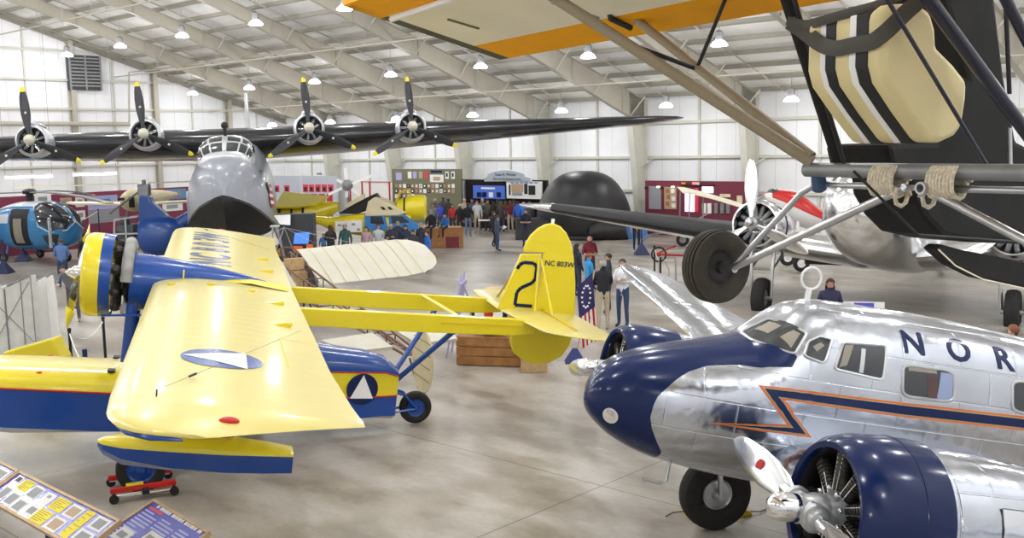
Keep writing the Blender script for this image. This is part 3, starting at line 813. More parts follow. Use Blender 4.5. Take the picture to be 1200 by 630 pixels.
# ailerons, wire, lights
for s_ in (1, -1):
    on_wing([(-.52, s_*4.1), (-.54, s_*4.1), (-.56, s_*7.3), (-.54, s_*7.3)], .003, 'aileron_gap', M['yellow_flat'])
    on_wing([(-.52, s_*4.1), (-1.0, s_*4.1), (-1.0, s_*4.07), (-.52, s_*4.07)], .003, 'aileron_gap', M['yellow_flat'])
    MB().ball((.10, s_*7.72, .06), (.09, .045, .04), 12, 8).build('navigation_light', M['red'], am3); MB().ball((.12, s_*7.80, -.03), (.09, .04, .035), 12, 8).build('navigation_light', M['red'], am3)
    m = MB()
    for y in (3.2, 1.6): m.box((-.60, s_*y, .05), (.28, .03, .05), Euler((0, R(8), 0)))
    m.build('aileron_horn', M['yellow'], am3)
    MB().tube([(.72, s_*7.2, .17), (-.78, s_*4.0, .15)], .0022, 5).tube([(.72, s_*7.2, .08), (.72, s_*7.2, .175)], .008, 5).bar((.46, s_*6.64, .167), (.40, s_*6.51, .167), .02, .016).build('trim_wire', M['dark'], am3)
    MB().tube([(1.02, s_*7.35, -.035), (.99, s_*7.60, -.035), (.90, s_*7.80, -.035), (.72, s_*7.96, -.03), (.46, s_*8.03, -.025)], [.02,.03,.035,.03,.012], 8).build('tip_bow', M['blue'], am3)
# small fuel caps and lifting rings on the wing centre
m = MB()
for x, y in ((.85, .9), (.85, -.9), (.3, .75), (.3, -.75), (-.3, .8)):
    m.lathe([(0, .055), (.03, .055), (.03, 0)], (x, y, wz(x)), (0,0,1), 12)
m.build('filler_cap', M['yellow'], am3)
for x, y in ((.7, .42), (.7, -.42)):
    MB().tube([(x, y+.07*math.cos(k*PI/6), wz(x)+.07+.07*math.sin(k*PI/6)) for k in range(13)], .010, 6).build('lifting_ring', M['yellow'], am3)
# engine on the wing's leading edge
mk('engine_dark', (.045,.04,.035), .5, .3)
cz = .04
MBc = MB()
ck = MB().lathe([(1.88,.636),(2.02,.637),(2.09,.62),(2.13,.575),(2.125,.52),(2.06,.50),(1.9,.54),(1.74,.58)], (0,0,cz), (1,0,0), 48).build('cowl_ring', M['yellow'], am3)
MB().lathe([(1.72,.60),(1.72,.628),(1.80,.634),(1.881,.636)], (0,0,cz), (1,0,0), 48).build('cowl_band', M['blue'], ck)
radial(am3, 1.66, (0, cz), .585, mat_c=M['engine_dark'])
MB().lathe([(1.56,.30),(1.50,.42),(1.45,.40)], (0,0,cz), (1,0,0), 24).build('firewall', M['dark'], am3)
m = MB().tube([(1.50, .53*math.cos(k*2*PI/32), cz+.53*math.sin(k*2*PI/32)) for k in range(28)], .085, 12)
m.build('exhaust_collector', mk('collector_grey', (.30,.30,.29), .5, .3, noise=.2, nscale=6), am3)
m = MB()
nz_ = [(1.46,.47,-.02),(1.2,.44,-.0),(.8,.36,.03),(.3,.25,.07),(-.2,.12,.10),(-.55,.015,.115)]
m.loft([[V((x, r*math.cos(2*PI*j/28)*1.0, z+r*math.sin(2*PI*j/28)*(.92 if math.sin(2*PI*j/28) > 0 else 1.0))) for j in range(28)] for x, r, z in nz_])
m.build('engine_fairing', M['blue'], am3)
m = MB()
m.loft([[V((x, -w_, z0)), V((x, 0, z1)), V((x, w_, z0))] for x, w_, z0, z1 in ((.9,.22,.10,.16),(-.3,.26,.11,.17),(-.9,.22,.02,.06))], False, False)
m.build('spine_fairing', M['yellow'], am3, smooth=False)
P_ = thing('propeller', None, None); P_.parent = am3; P_.location = (2.22, 0, cz)
MB().lathe([(-.12,.10),(.04,.10),(.10,.07),(.16,.04),(.18,0)], (0,0,0), (1,0,0), 18).build('propeller_hub', M['chrome'], P_)
for k, a in ((0, R(238)), (1, R(58))):
    bl = blade(MB(), (0,0,0), a, .95, .22, pitch=.6, root=.06, th=.03).build('blade', M['alu'], P_)
    t_ = MB(); full = blade(MB(), (0,0,0), a, 1.2, .215, pitch=.42, root=.86, th=.024, shape=[(0,.96),(.4,.86),(.75,.62),(.93,.32),(1,.06)])
    full.build('blade_tip', M['yellow'], P_)
# booms
for s_ in (1, -1):
    m = MB(); y = s_*1.0
    S = [(-.62, .02, -.13, -.17), (-.72, .05, -.10, -.22), (-1.05, .075, -.085, -.345), (-2.5, .075, -.06, -.345), (-4.4, .07, -.03, -.30), (-4.75, .06, -.04, -.26)]
    m.loft([[V((x, y-w_, zb)), V((x, y+w_, zb)), V((x, y+w_, zt)), V((x, y-w_, zt))] for x, w_, zt, zb in S])
    m.build('tail_boom', M['yellow'], am3, smooth=False, bevel=.012)
    MB().tube([(-.40, y, .02), (-.72, y, -.12)], .03, 8).build('boom_fitting', M['grey_metal'], am3)
    MB().bar((-3.2, y+s_*.078, -.16), (-4.5, y+s_*.073, -.14), .012, .035).build('control_guide', M['yellow_flat'], am3)
# tailplane, fin and rudder
def st_sec(y):
    a = abs(y); le = (-4.45-.10*a-(.6*max(0, (a-1.8)/.45)**2)) if y > 0 else (-4.42-.02*a-(.35*max(0, (a-2.0)/.28)**2)); te = -5.80-(0)+(.55*max(0, (a-1.9)/.45)**2)
    return ((le, y, -.06), max(.15, le-te), .045*1.3/max(.15, le-te)*(1 if a < 1.8 else max(.25, 1-(a-1.8)/.5)))
tp = wing([(*st_sec(y), 0) for y in (-2.28,-2.2,-2.05,-1.85,-1.5,0,1.5,1.85,2.05,2.2,2.28)], low=1).build('tailplane', M['wing_yellow'], am3)
MB().box((-5.18, 0, -.005), (.02, 3.7, .02)).build('elevator_hinge', M['yellow_flat'], tp)
finp = [(-4.40,-.05),(-4.52,.35),(-4.70,.92),(-5.06,.95),(-5.06,-.05)]
fn = MB().prism(finp, lambda u, v, k: V((u, -.035+.07*k, v))).build('fin', M['yellow'], am3, bevel=.02)
rp = [(-5.09,.97),(-4.735,.95),(-4.76,1.10),(-4.83,1.25),(-4.95,1.38),(-5.08,1.46),(-5.2,1.49),(-5.34,1.45),(-5.47,1.34),(-5.57,1.18),(-5.65,.95),(-5.74,.5),(-5.80,.0),(-5.82,-.35),(-5.78,-.60),(-5.66,-.80),(-5.45,-.93),(-5.22,-.97),(-4.98,-.93),(-4.78,-.80),(-4.68,-.60),(-4.68,-.38),(-4.78,-.25),(-5.09,-.16)]
def rsub(p, n=3):
    out = []
    for i in range(len(p)):
        a, b_ = p[i], p[(i+1) % len(p)]
        out.append(a)
    return out
rdm = MB().prism(rp, lambda u, v, k: V((u, -.04+.08*k, v))).build('rudder', M['yellow'], am3, bevel=.025)
for zz, x0, x1 in ((.55,-5.12,-5.72),(.05,-5.12,-5.79),(-.45,-4.75,-5.81),(1.15,-4.8,-5.57)):
    for y in (.043, -.043): MB().bar((x0, y, zz), (x1, y, zz), .004, .012).build('rudder_rib', M['yellow'], rdm)
def side_text(body, x0, z0, size, y, name, m_, par, sx=1.0):
    v1, f1 = text_mesh(body, size, 'CENTER', .02, sx)
    MB().add([V((x0-a, y, z0+b_)) for a, b_ in v1], f1).build(name, m_, par, smooth=False)
m = MB(); g2 = [(-4.66,.66),(-4.69,.73),(-4.76,.78),(-4.94,.78),(-5.00,.72),(-5.00,.52),(-4.95,.44),(-4.76,.34),(-4.70,.26),(-4.69,.04),(-5.00,.04)]
for a, b_ in zip(g2[:-1], g2[1:]): m.bar((a[0], .040, a[1]), (b_[0], .040, b_[1]), .006, .058, up=(0,0,1) if abs(a[1]-b_[1]) < abs(a[0]-b_[0]) else (1,0,0))
m.build('fin_number', M['navy'], fn, smooth=False)
side_text('NC 803W', -5.40, .80, .125, .046, 'rudder_lettering', M['navy'], rdm)
for s_ in (1, -1):
    for a, b_ in (((-5.02, s_*.04, .86), (-4.98, s_*.28, .0)), ((-5.06, s_*.04, .86), (-5.2, s_*.55, .0)), ((-4.62, -.04, .55), (-4.7, -1.1, .0))):
        MB().tube([a, b_], .022, 8).build('fin_strut', M['yellow'], am3)
MB().tube([(-5.2,0,1.47),(-5.2,0,1.56)], .03, 8).build('tail_light', M['white'], am3)
m = MB().tube([(-3.50, 1.0, -.06), (-3.28, -1.0, -.06)], .030, 8)
m.build('boom_brace', M['yellow'], am3)
# hull
HS = [(5.35,-1.84,-1.70,.03,.03,-1.62,-1.48),(5.2,-1.98,-1.80,.20,.20,-1.61,-1.45),(4.8,-2.22,-1.96,.42,.42,-1.60,-1.40),(4.0,-2.42,-2.10,.64,.64,-1.60,-1.37),(3.0,-2.48,-2.18,.74,.74,-1.60,-1.345),(1.6,-2.42,-2.18,.77,.77,-1.60,-1.32),(1.3,-2.40,-2.17,.77,.77,-1.60,-1.15),(.9,-2.38,-2.16,.76,.76,-1.60,-.45),(.4,-2.36,-2.14,.74,.74,-1.60,-.22),(-.3,-2.32,-2.10,.68,.68,-1.60,-.30),(-.9,-2.24,-2.05,.60,.60,-1.60,-.62),(-1.5,-2.16,-2.0,.52,.52,-1.60,-.84),(-2.2,-2.06,-1.93,.42,.42,-1.58,-.90),(-2.55,-2.03,-1.9,.36,.36,-1.57,-.98),(-2.78,-2.03,-1.9,.30,.30,-1.56,-1.16)]
def hull_lofts(H, e=.75):
    lo, hi = MB(), MB(); A, B = [], []
    for x, zk, zc, hc, hs, zs, zt in H:
        A.append([V((x,-hs,zs)), V((x,-hc,zc)), V((x,-hc*.5,(zc+zk)/2-.0)), V((x,0,zk)), V((x,hc*.5,(zc+zk)/2)), V((x,hc,zc)), V((x,hs,zs))])
        r = []
        for k in range(13):
            t = PI*k/12; c, s_ = math.cos(t), math.sin(t)
            r.append(V((x, -hs*math.copysign(abs(c)**e, c), zs+(zt-zs)*abs(s_)**e)))
        B.append(r)
    lo.loft(A, True, False); hi.loft(B, True, False); return lo, hi
lo, hi = hull_lofts(HS)
hb = lo.build('hull_bottom', M['blue'], am3, auto=30)
hf, _ = None, None
F = [q for q in HS if q[0] >= -.9]; A_ = [q for q in HS if q[0] <= -.9]
hull_lofts(F)[1].build('hull_top', M['yellow'], am3, auto=35)
# rear deck: yellow band below, blue above
bandm, deckm = MB(), MB(); b1_, b2_ = [], []
for x, zk, zc, hc, hs, zs, zt in A_:
    z1 = -1.18 if zt > -1.1 else -1.24
    ys = hs*.97
    b1_.append([V((x,-hs,zs)), V((x,-ys,z1)), V((x,ys,z1)), V((x,hs,zs))])
    b2_.append([V((x, -ys*math.copysign(abs(math.cos(PI*k/10))**.8, math.cos(PI*k/10)), z1+max(.04, zt-z1)*abs(math.sin(PI*k/10))**.8)) for k in range(11)])
bandm.loft(b1_, True, False); bo = bandm.build('hull_band', M['yellow'], am3, smooth=False)
deckm.loft(b2_, True, False); deckm.build('rear_deck', M['blue'], am3, auto=35)
m = MB()
for s_ in (1, -1):
    m.tube([(x, s_*(hs+.004), zs) for x, zk, zc, hc, hs, zs, zt in HS], .014, 6)
    m.tube([(x, s_*(hs*.97+.004), -1.18 if zt > -1.1 else -1.24) for x, zk, zc, hc, hs, zs, zt in A_], .012, 6)
m.build('red_pinstripe', M['red'], am3)
# roundel on the rear hull side
for s_ in (1, -1):
    yy = lambda x: s_*(interp([q[0] for q in HS], [q[4] for q in HS], x)+.012)
    x0, z0 = -2.18, -1.45
    bm = bmesh.new(); bm.faces.new([bm.verts.new((x, z, 0)) for x, z in circ(x0, z0, .26, 32)]); refine(bm, .1)
    rr0 = mb_from(bm, lambda c: V((c.x, yy(c.x), c.y))).build('hull_roundel', M['navy'], bo)
    MB().add([V((x, yy(x)+s_*.005, z)) for x, z in ((x0, z0+.24), (x0-.19, z0-.15), (x0+.19, z0-.15))], [(0,1,2)]).build('triangle', M['white'], rr0)
# cabin glazing and bow details
m = MB()
m.box((1.08, .0, -.72), (.02, 1.1, .42), Euler((0, R(-32), 0)))
for s_ in (1, -1): m.box((.3, s_*.735, -.75), (.9, .02, .40))
m.build('windshield', M['glass_dark'], am3, smooth=False)
m = MB()
m.box((1.62, .45, -1.33), (.10, .16, .03)); m.box((1.62, -.45, -1.33), (.10, .16, .03)); m.tube([(4.9,0,-1.42),(4.9,0,-1.3)], .03, 8)
m.build('bow_cleat', M['dark'], am3)
m = MB()
for s_ in (1, -1): m.ball((2.6, s_*.55, -1.40), (.05,.03,.03), 8, 6)
m.build('bow_light', M['red'], am3)
# blue struts
for s_ in (1, -1): MB().tube([(1.42, s_*.42, -1.2), (1.40, s_*.30, -.30)], .085, 10, flat=.6, up=(1,0,0)).build('engine_pylon', M['blue'], am3)
MB().tube([(1.82, .45, -.50), (1.12, .72, -.40)], .018, 8).build('engine_stay', M['blue'], am3)
for s_ in (1, -1):
    MB().tube([(.8, s_*.72, -1.5), (.75, s_*3.7, -.06)], .05, 8, flat=.5).build('wing_strut', M['blue'], am3); MB().tube([(-.5, s_*.66, -1.5), (-.45, s_*3.7, -.08)], .05, 8, flat=.5).build('wing_strut', M['blue'], am3)
for s_ in (1, -1):
    MB().tube([(-2.70, s_*.12, -1.42), (-3.44 if s_ > 0 else -3.56, s_*1.0, -.30)], .045, 8).build('tail_strut', M['blue'], am3)
# tip floats
for s_ in (1, -1):
    yc = s_*5.0
    FS = [(1.36,-1.06,-1.03,.02,.02,-1.01,-.985),(1.30,-1.15,-1.06,.10,.10,-1.01,-.955),(1.1,-1.26,-1.14,.18,.18,-1.02,-.92),(.6,-1.31,-1.21,.23,.23,-1.03,-.89),(0,-1.33,-1.25,.23,.23,-1.05,-.92),(-.4,-1.32,-1.26,.20,.20,-1.06,-.97),(-.72,-1.30,-1.26,.17,.17,-1.07,-1.02)]
    lo, hi = hull_lofts(FS); T = Matrix.Translation((0, yc, 0))
    fl = lo.xf(T).build('tip_float', M['blue'], am3, auto=30); hi.xf(T).build('float_deck', M['yellow'], fl, auto=35)
    m = MB()
    for x in (.75, -.05): m.tube([(x, yc, -.95), (x, yc-s_*.2, -.05)], .03, 8, flat=.5); m.tube([(x, yc, -.95), (x-.1, yc+s_*.5, -.06)], .025, 8, flat=.5)
    m.build('float_strut', M['yellow'], am3)
# wheels
for s_ in (1, -1):
    yw, zz = s_*2.15, (-2.27 if s_ > 0 else -2.40)
    wheel(am3, (1.02, yw, zz), .33, .20, M['blue'], hr=.56, name='main_wheel')
    MB().tube([(1.02, yw-s_*.12, zz), (1.0, s_*.76, -2.05)], .045, 8).build('axle_strut', M['blue'], am3); MB().tube([(1.02, yw-s_*.14, zz), (.3, s_*.76, -1.9)], .035, 8).build('axle_strut', M['blue'], am3); MB().tube([(1.0, yw-s_*.16, zz), (.95, s_*.75, -1.3)], .035, 8).build('axle_strut', M['blue'], am3)
wheel(am3, (-3.17, 0, -1.82), .275, .15, M['blue'], hr=.55, name='tail_wheel')
m = MB()
for s_ in (1, -1): m.tube([(-2.76, s_*.1, -1.55), (-2.95, s_*.11, -1.60), (-3.17, s_*.11, -1.82)], .025, 8); m.tube([(-2.78, s_*.12, -1.9), (-3.17, s_*.11, -1.82)], .022, 8)
m.build('tail_wheel_fork', M['blue'], am3)
# wheel dolly beneath the near main wheel (its own thing)
wp = am3.matrix_basis @ V((1.02, 2.15, -2.27))
dl = thing('wheel_dolly', 'red and silver wheel dolly on black casters under the near wheel of the amphibian', 'dolly', (wp.x, wp.y, 0), (0, 0, R(-156)))
MB().bar((-.42,.30,.15),(.42,.30,.15),.07,.07).build('side_rail', M['red'], dl, smooth=False, bevel=.01)
MB().bar((-.42,-.30,.15),(.42,-.30,.15),.07,.07).build('side_rail', M['red'], dl, smooth=False, bevel=.01)
MB().tube([(-.40,.38,.09),(.40,.38,.09)], .03, 10).tube([(-.40,-.38,.09),(.40,-.38,.09)], .03, 10).build('roller', M['chrome'], dl)
MB().bar((-.02,-.34,.11),(-.02,.42,.11),.10,.07).build('ratchet', M['dark'], dl, smooth=False, bevel=.01)
MB().bar((.0,.30,.205),(.22,.30,.205),.05,.03).build('caution_sticker', M['yellow'], dl, smooth=False)
for x in (-.38, .38):
    for y in (-.40, .40):
        c_ = MB().lathe([(-.02,.062),(.02,.062),(.02,.0),(-.02,0)], (x, y, .062), (0,1,0), 16); c_.tube([(x-.0, y, .06), (x, y, .14)], .02, 8)
        c_.build('caster', M['rubber'], dl)
# ------------------------------------------------------------------ four-engined flying boat
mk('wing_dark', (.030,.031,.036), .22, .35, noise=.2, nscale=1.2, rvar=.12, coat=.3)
mk('prop_dark', (.022,.024,.030), .35)
mk('cream_paint', (.60,.58,.48), .35)
fb = thing('flying_boat', 'large grey four-engined flying boat facing the viewer with a dark wing', 'airplane',
           (-10.75, 40.1, 4.93), (R(1.2), -R(4), math.atan2(-.9636, .267)-R(4)))
S = [(0,.7,5.0,.19),(5,.62,4.7,.18),(12,.25,3.3,.155),(17.6,-.15,1.7,.13),(18.4,-.35,1.1,.12),(18.8,-.65,.45,.1)]
secs = []
for s_ in (-1, 1):
    q = [((le, s_*y, .02+.022*y), c, th, R(4)) for y, le, c, th in S]
    secs = q[::-1]+secs if s_ < 0 else secs+q[1:]
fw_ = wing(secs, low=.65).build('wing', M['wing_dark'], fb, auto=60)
FH = [(7.05,-2.45,-2.25,.04,.04,-2.2,-2.05),(6.95,-2.7,-2.34,.28,.26,-2.26,-1.72),(6.7,-2.95,-2.45,.55,.52,-2.36,-1.42),(6.3,-3.25,-2.6,.85,.82,-2.5,-1.15),(5.7,-3.55,-2.85,1.14,1.12,-2.73,-.93),(5.0,-3.8,-3.08,1.36,1.34,-2.96,-.80),(4.2,-3.95,-3.22,1.47,1.45,-3.1,-.72),(3.2,-4.05,-3.28,1.52,1.5,-3.15,-.5),(2,-4.1,-3.3,1.55,1.5,-3.2,-.05),(0,-4.1,-3.3,1.55,1.5,-3.1,.25),(-3,-4.0,-3.2,1.5,1.45,-2.9,.25),(-3.05,-3.7,-3.0,1.5,1.45,-2.8,.25),(-7,-3.0,-2.4,1.2,1.15,-2.2,.2),(-11,-1.6,-1.3,.6,.6,-1.2,.1),(-14,-.6,-.4,.15,.15,-.3,.1)]
lo, hi = hull_lofts(FH, .72)
lo.build('hull_bottom', mk('hull_black', (.012,.012,.013), .5, noise=.4, nscale=2), fb, auto=30)
hi.build('hull', M['grey_paint'], fb, auto=50)
ck_ = Body([(5.12,-.80,-1.5,.70),(5.0,-.62,-1.5,.84),(4.7,-.38,-1.5,.93),(4.3,-.14,-1.5,.96),(3.9,-.02,-1.5,.96),(3.2,.06,-1.5,.94),(2,.15,-1.5,.85),(.4,.30,-1.5,.6)], 2.6, fb)
cn = ck_.mesh(0, 0, n=48, xs=[5.12,5.06,5.0,4.9,4.8,4.7,4.55,4.4,4.3,4.1,3.9,3.5,3.2,2.6,2,1.2,.4]).build('cockpit', M['silver_paint'], fb, auto=60)
for i in range(6):
    t0 = R(-78+26*i+2.2); t1 = R(-78+26*(i+1)-2.2)
    ck_.patch([(5.02,t0),(5.02,t1),(4.62,t1),(4.62,t0)], .012, .15).build('cockpit_pane', M['glass_dark'], cn)
for i in range(4):
    t0 = R(-60+30*i+3); t1 = R(-60+30*(i+1)-3)
    ck_.patch([(4.52,t0),(4.52,t1),(4.15,t1),(4.15,t0)], .012, .15).build('cockpit_pane', M['glass_dark'], cn)
for s_ in (-1, 1): ck_.patch([(4.5,s_*R(66)),(4.5,s_*R(84)),(3.5,s_*R(84)),(3.5,s_*R(66))], .012, .15).build('cockpit_pane', M['glass_dark'], cn)
MB().tube([(3.9,0,-.1),(3.95,0,.22)], .06, 8).ball((3.95,0,.33), .13, 12, 8).build('antenna_mast', M['dark'], fb)
# flag painted on the bow side
def hull_side(x, z):
    xs_ = [q[0] for q in FH]; zs = interp(xs_, [q[5] for q in FH], x); zt = interp(xs_, [q[6] for q in FH], x); hs = interp(xs_, [q[4] for q in FH], x)
    s_ = max(0, min(1, (z-zs)/(zt-zs))); t = math.asin(min(1, s_**(1/.72))); return hs*abs(math.cos(t))**.72
def side_patch(x0, x1, z0, z1, off, n=6):
    vs = []; fs = []
    for i in range(n+1):
        for j in range(n+1):
            x = x0+(x1-x0)*i/n; z = z0+(z1-z0)*j/n; vs.append(V((x, hull_side(x, z)+off, z+off)))
    for i in range(n):
        for j in range(n): a = i*(n+1)+j; fs.append((a, a+1, a+n+2, a+n+1))
    return MB().add(vs, fs)
fg = side_patch(4.6, 3.5, -2.65, -1.75, .02).build('painted_flag', M['white'], fb)
for k in range(4): side_patch(4.6, 3.5, -2.65+k*.24, -2.53+k*.24, .03).build('flag_stripe', M['red_flat'], fg)
side_patch(4.6, 4.2, -2.1, -1.75, .04).build('flag_canton', M['navy'], fg)
side_patch(5.0, 4.6, -1.42, -1.36, .03).build('vent_slot', M['dark'], fb)
for (y, z) in ((-6.75,.20),(-2.92,.28),(2.92,.28),(6.75,.20)):
    m = MB().lathe([(.2,.30),(.7,.46),(1.2,.55),(1.75,.585),(2.1,.575),(2.28,.53),(2.32,.48),(2.25,.455),(1.9,.48)], (0,y,z), (1,0,0), 36)
    nc = m.build('nacelle', M['silver_paint'], fb, auto=60)
    MB().lathe([(1.85,0),(1.86,.49)], (0,y,z), (1,0,0), 30).build('baffle', M['dark'], nc)
    MB().tube([(2.22,y,z+.52),(1.9,y,z+.60),(1.0,y,z+.58),(.6,y,z+.5)], [.10,.13,.13,.08], 12, flat=1.9, up=(0,0,1)).build('air_scoop', M['silver_paint'], nc)
    radial(fb, 1.95, (y, z), .45, 9, M['grey_metal'], M['alu_dull'])
    P_ = thing('propeller', None, None); P_.parent = fb; P_.location = (2.5, y, z)
    MB().lathe([(-.2,.17),(.05,.19),(.14,.17),(.24,.11),(.30,.0)], (0,0,0), (1,0,0), 20).build('propeller_hub', M['cream_paint'], P_)
    a0 = 0.06
    for k in range(3):
        a = a0+2*PI*k/3; d = V((0, -math.sin(a), math.cos(a)))
        blade(MB(), (0,0,0), a, 1.80, .32, pitch=.55, root=.12, th=.05).build('blade', M['prop_dark'], P_)
        blade(MB(), (0,0,0), a, 1.86, .20, pitch=.40, root=1.68, th=.05, shape=[(0,.92),(.5,.8),(.85,.5),(1,.1)]).build('blade_tip', M['yellow'], P_)
        MB().ball(d*.95+V((.035,0,0)), (.02,.045,.045), 8, 6).build('blade_emblem', M['cream_paint'], P_)
# tail and beaching gear
MB().loft([section((-11.2-.35*(z-.2), 0, z), 3.2-.55*(z-.2), .1, up=V((0,1,0))) for z in (.1,1,2,3,3.5)]).build('fin', M['silver_paint'], fb)
MB().loft([section((-11.5-.3*abs(y), y, .5), 2.6-.3*abs(y), .1) for y in (-4.5,-2,0,2,4.5)]).build('tailplane', M['grey_paint'], fb)
for s_ in (1, -1):
    wheel(fb, (1.0, s_*1.95, -4.38), .5, .3, M['grey_metal'])
    MB().tube([(1,s_*1.75,-4.38),(1,s_*1.5,-3.1)], .08, 8).tube([(1,s_*1.75,-4.38),(2,s_*1.4,-3.3)], .06, 8).build('beaching_strut', M['grey_metal'], fb)
MB().box((-7.2,0,-2.85), (1.2,1.6,.5)).box((-7.2,0,-3.9), (1.6,.3,1.7)).build('beaching_cradle', M['grey_metal'], fb, smooth=False)

# ------------------------------------------------------------------ tail-dragging airliner in the right background
dc = thing('propliner', 'silver twin-engined propliner with black leading edges behind the hanging aircraft', 'airplane', (9.16, 25.75, 2.5), (0, -R(10), R(-120)))
db = Body([(2.55,.30,.0,.03),(2.45,.55,-.25,.35),(2.2,.80,-.5,.62),(1.7,1.05,-.75,.90),(1.1,1.25,-.9,1.05),(.5,1.65,-1.0,1.15),(0,1.95,-1.05,1.2),(-2,2.0,-1.05,1.22),(-6,1.9,-.9,1.2),(-10,1.5,-.2,.85),(-14,1.1,.5,.25)], 2.2, dc)
db.mesh(0, 0, xs=[2.55,2.5,2.45,2.35,2.2,1.95,1.7,1.4,1.1,.8,.5,.25,0,-1,-2,-4,-6,-8,-10,-12,-14]).build('fuselage', M['alu'], dc, auto=60)
for s_ in (1, -1):
    db.patch([(1.0,s_*.08),(.45,s_*.08),(.40,s_*.85),(.95,s_*.95)], .01, .2).build('windshield', M['glass_dark'], dc)
    W = [((-.9, s_*.9, -.75), 4.6, .16, .02), ((-1.0, s_*2.9, -.50), 4.3, .18, .02), ((-2.9, s_*11.0, .58), 2.1, .15, 0), ((-3.3, s_*12.2, .72), 1.0, .12, 0)]
    wo = wing(W).build('wing', M['alu'], dc, auto=60)
    # de-icer boot: black leading-edge strip of the outer panel
    B = [((q[0][0]+.02, q[0][1], q[0][2]), q[1], q[2], q[3]) for q in W[1:3]]
    m = MB(); rings = []
    def lerp(a, b_, t): return a+(b_-a)*t
    for t in (.06,.3,.6,.97):
        le = V(W[1][0]).lerp(V(W[2][0]), t); c = lerp(W[1][1], W[2][1], t); th = lerp(W[1][2], W[2][2], t)
        sec = section(le+V((.03,0,.0)), c, th*1.05, 0)
        n_ = len(AF); idx = [4,3,2,1,0]+[len(sec)-1, len(sec)-2, len(sec)-3, len(sec)-4]
        rings.append([sec[i] for i in idx])
    m.loft(rings, False, False); m.build('deicer_boot', M['dark'], wo, auto=60)
    lp = V(W[1][0]).lerp(V(W[2][0]), .16)
    for q in (0, .45): MB().lathe([(-.05,.14),(.02,.15),(.03,.11),(-.02,.0)], lp+V((.06-.1*q, s_*q, .02)), (1,0,.1), 16).build('landing_lamp', M['chrome'], wo)
    y = s_*3.15
    nc = MB().lathe([(-4.2,.02),(-3.4,.3),(-2.4,.58),(-1.6,.68),(-1.05,.72),(-1.0,.68)], (0,y,-.05), (1,0,0), 32).build('nacelle', M['alu'], dc, auto=60)
    MB().lathe([(-1.15,.64),(-1.1,.70),(-.7,.71),(-.42,.68),(-.28,.62),(-.27,.58),(-.4,.55),(-.9,.60)], (0,y,-.05), (1,0,0), 40).build('engine_cowling', M['alu'], dc)
    MB().lathe([(-1.02,.705),(-1.0,.722),(-.93,.722),(-.91,.71)], (0,y,-.05), (1,0,0), 40).build('cowl_band', M['navy'], nc)
    MB().lathe([(-.78,0),(-.79,.6)], (0,y,-.05), (1,0,0), 30).build('baffle', M['dark'], nc)
    radial(dc, -.55, (y, -.05), .56, 14)
    P_ = thing('propeller', None, None); P_.parent = dc; P_.location = (.0, y, -.05)
    MB().lathe([(-.25,.16),(.05,.17),(.12,.10),(.30,.09),(.34,0)], (0,0,0), (1,0,0), 18).build('propeller_hub', M['alu_dull'], P_)
    for k in range(3): blade(MB(), (0,0,0), R(4)+2*PI*k/3, 1.72, .34, pitch=.5, root=.12, th=.05).build('blade', M['alu'] , P_)
    wheel(dc, (-1.35, y, -2.0), .57, .36, M['grey_metal'], hr=.42, name='main_wheel')
    m = MB()
    for q in (-1, 1): m.tube([(-1.35, y+q*.26, -2.0), (-1.2, y+q*.3, -1.2), (-1.3, y+q*.3, -.5)], .05, 8)
    m.tube([(-1.35,y-.28,-2),(-1.35,y+.28,-2)], .06, 8).tube([(-1.2,y-.3,-1.2),(-1.2,y+.3,-1.2)], .035, 8)
    m.tube([(-1.2,y+.3,-1.2),(-2.6,y+.3,-.5)], .035, 8).tube([(-1.2,y-.3,-1.2),(-2.6,y-.3,-.5)], .035, 8)
    m.build('gear_leg', M['alu_dull'], dc)
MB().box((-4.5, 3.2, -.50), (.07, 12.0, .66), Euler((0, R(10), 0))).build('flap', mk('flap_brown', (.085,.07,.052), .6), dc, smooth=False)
MB().loft([section((-11.2-.5*(z-1), 0, z), 3.0-.65*(z-1), .1, up=V((0,1,0))) for z in (.9,1.8,2.7,3.6)]).build('fin', M['alu'], dc)
MB().loft([section((-11.8-.3*abs(y), y, 1.0), 2.2-.25*abs(y), .1) for y in (-4,-2,0,2,4)]).build('tailplane', M['alu'], dc)
wheel(dc, (-12.9, 0, -.10), .25, .16, M['grey_metal'], name='tail_wheel')
MB().tube([(-12.9,.12,-.1),(-12.7,0,.75)], .05, 8).build('tail_fork', M['alu_dull'], dc)

# ------------------------------------------------------------------ aircraft hung from the roof, upper right
LV = V((-.485, .874, 0)).normalized(); GV = V((.874, .485, 0)).normalized()
HO = aty(1075, 208, 4.9)
yawh = math.atan2(-GV.y, -GV.x)          # local +x points where the nose points; +y is the near side
ha = thing('hanging_airplane', 'orange and cream fabric airplane hung overhead with a black body and striped tank', 'airplane', HO, (0, 0, yawh))
def hl(c, s_, z): return V((-c, -s_, z))   # c back along the body, s_ towards the far wing, z up from the axle tube
def hpx(px, py, s_):
    d = ray(px, py); n = LV; t = (HO+LV*s_-EYE).dot(n)/d.dot(n); p = EYE+d*t-HO
    return p.dot(GV), p.z                    # (c, z) on the plane s_
def prism_cz(pts, s0, s1, m=None):
    q = [hpx(x, y, s0) for x, y in pts]; m = m or MB()
    return m.prism(q, lambda c, z, k: hl(c, s0+(s1-s0)*k, z))
mk('hub_dark', (.03,.028,.026), .5)
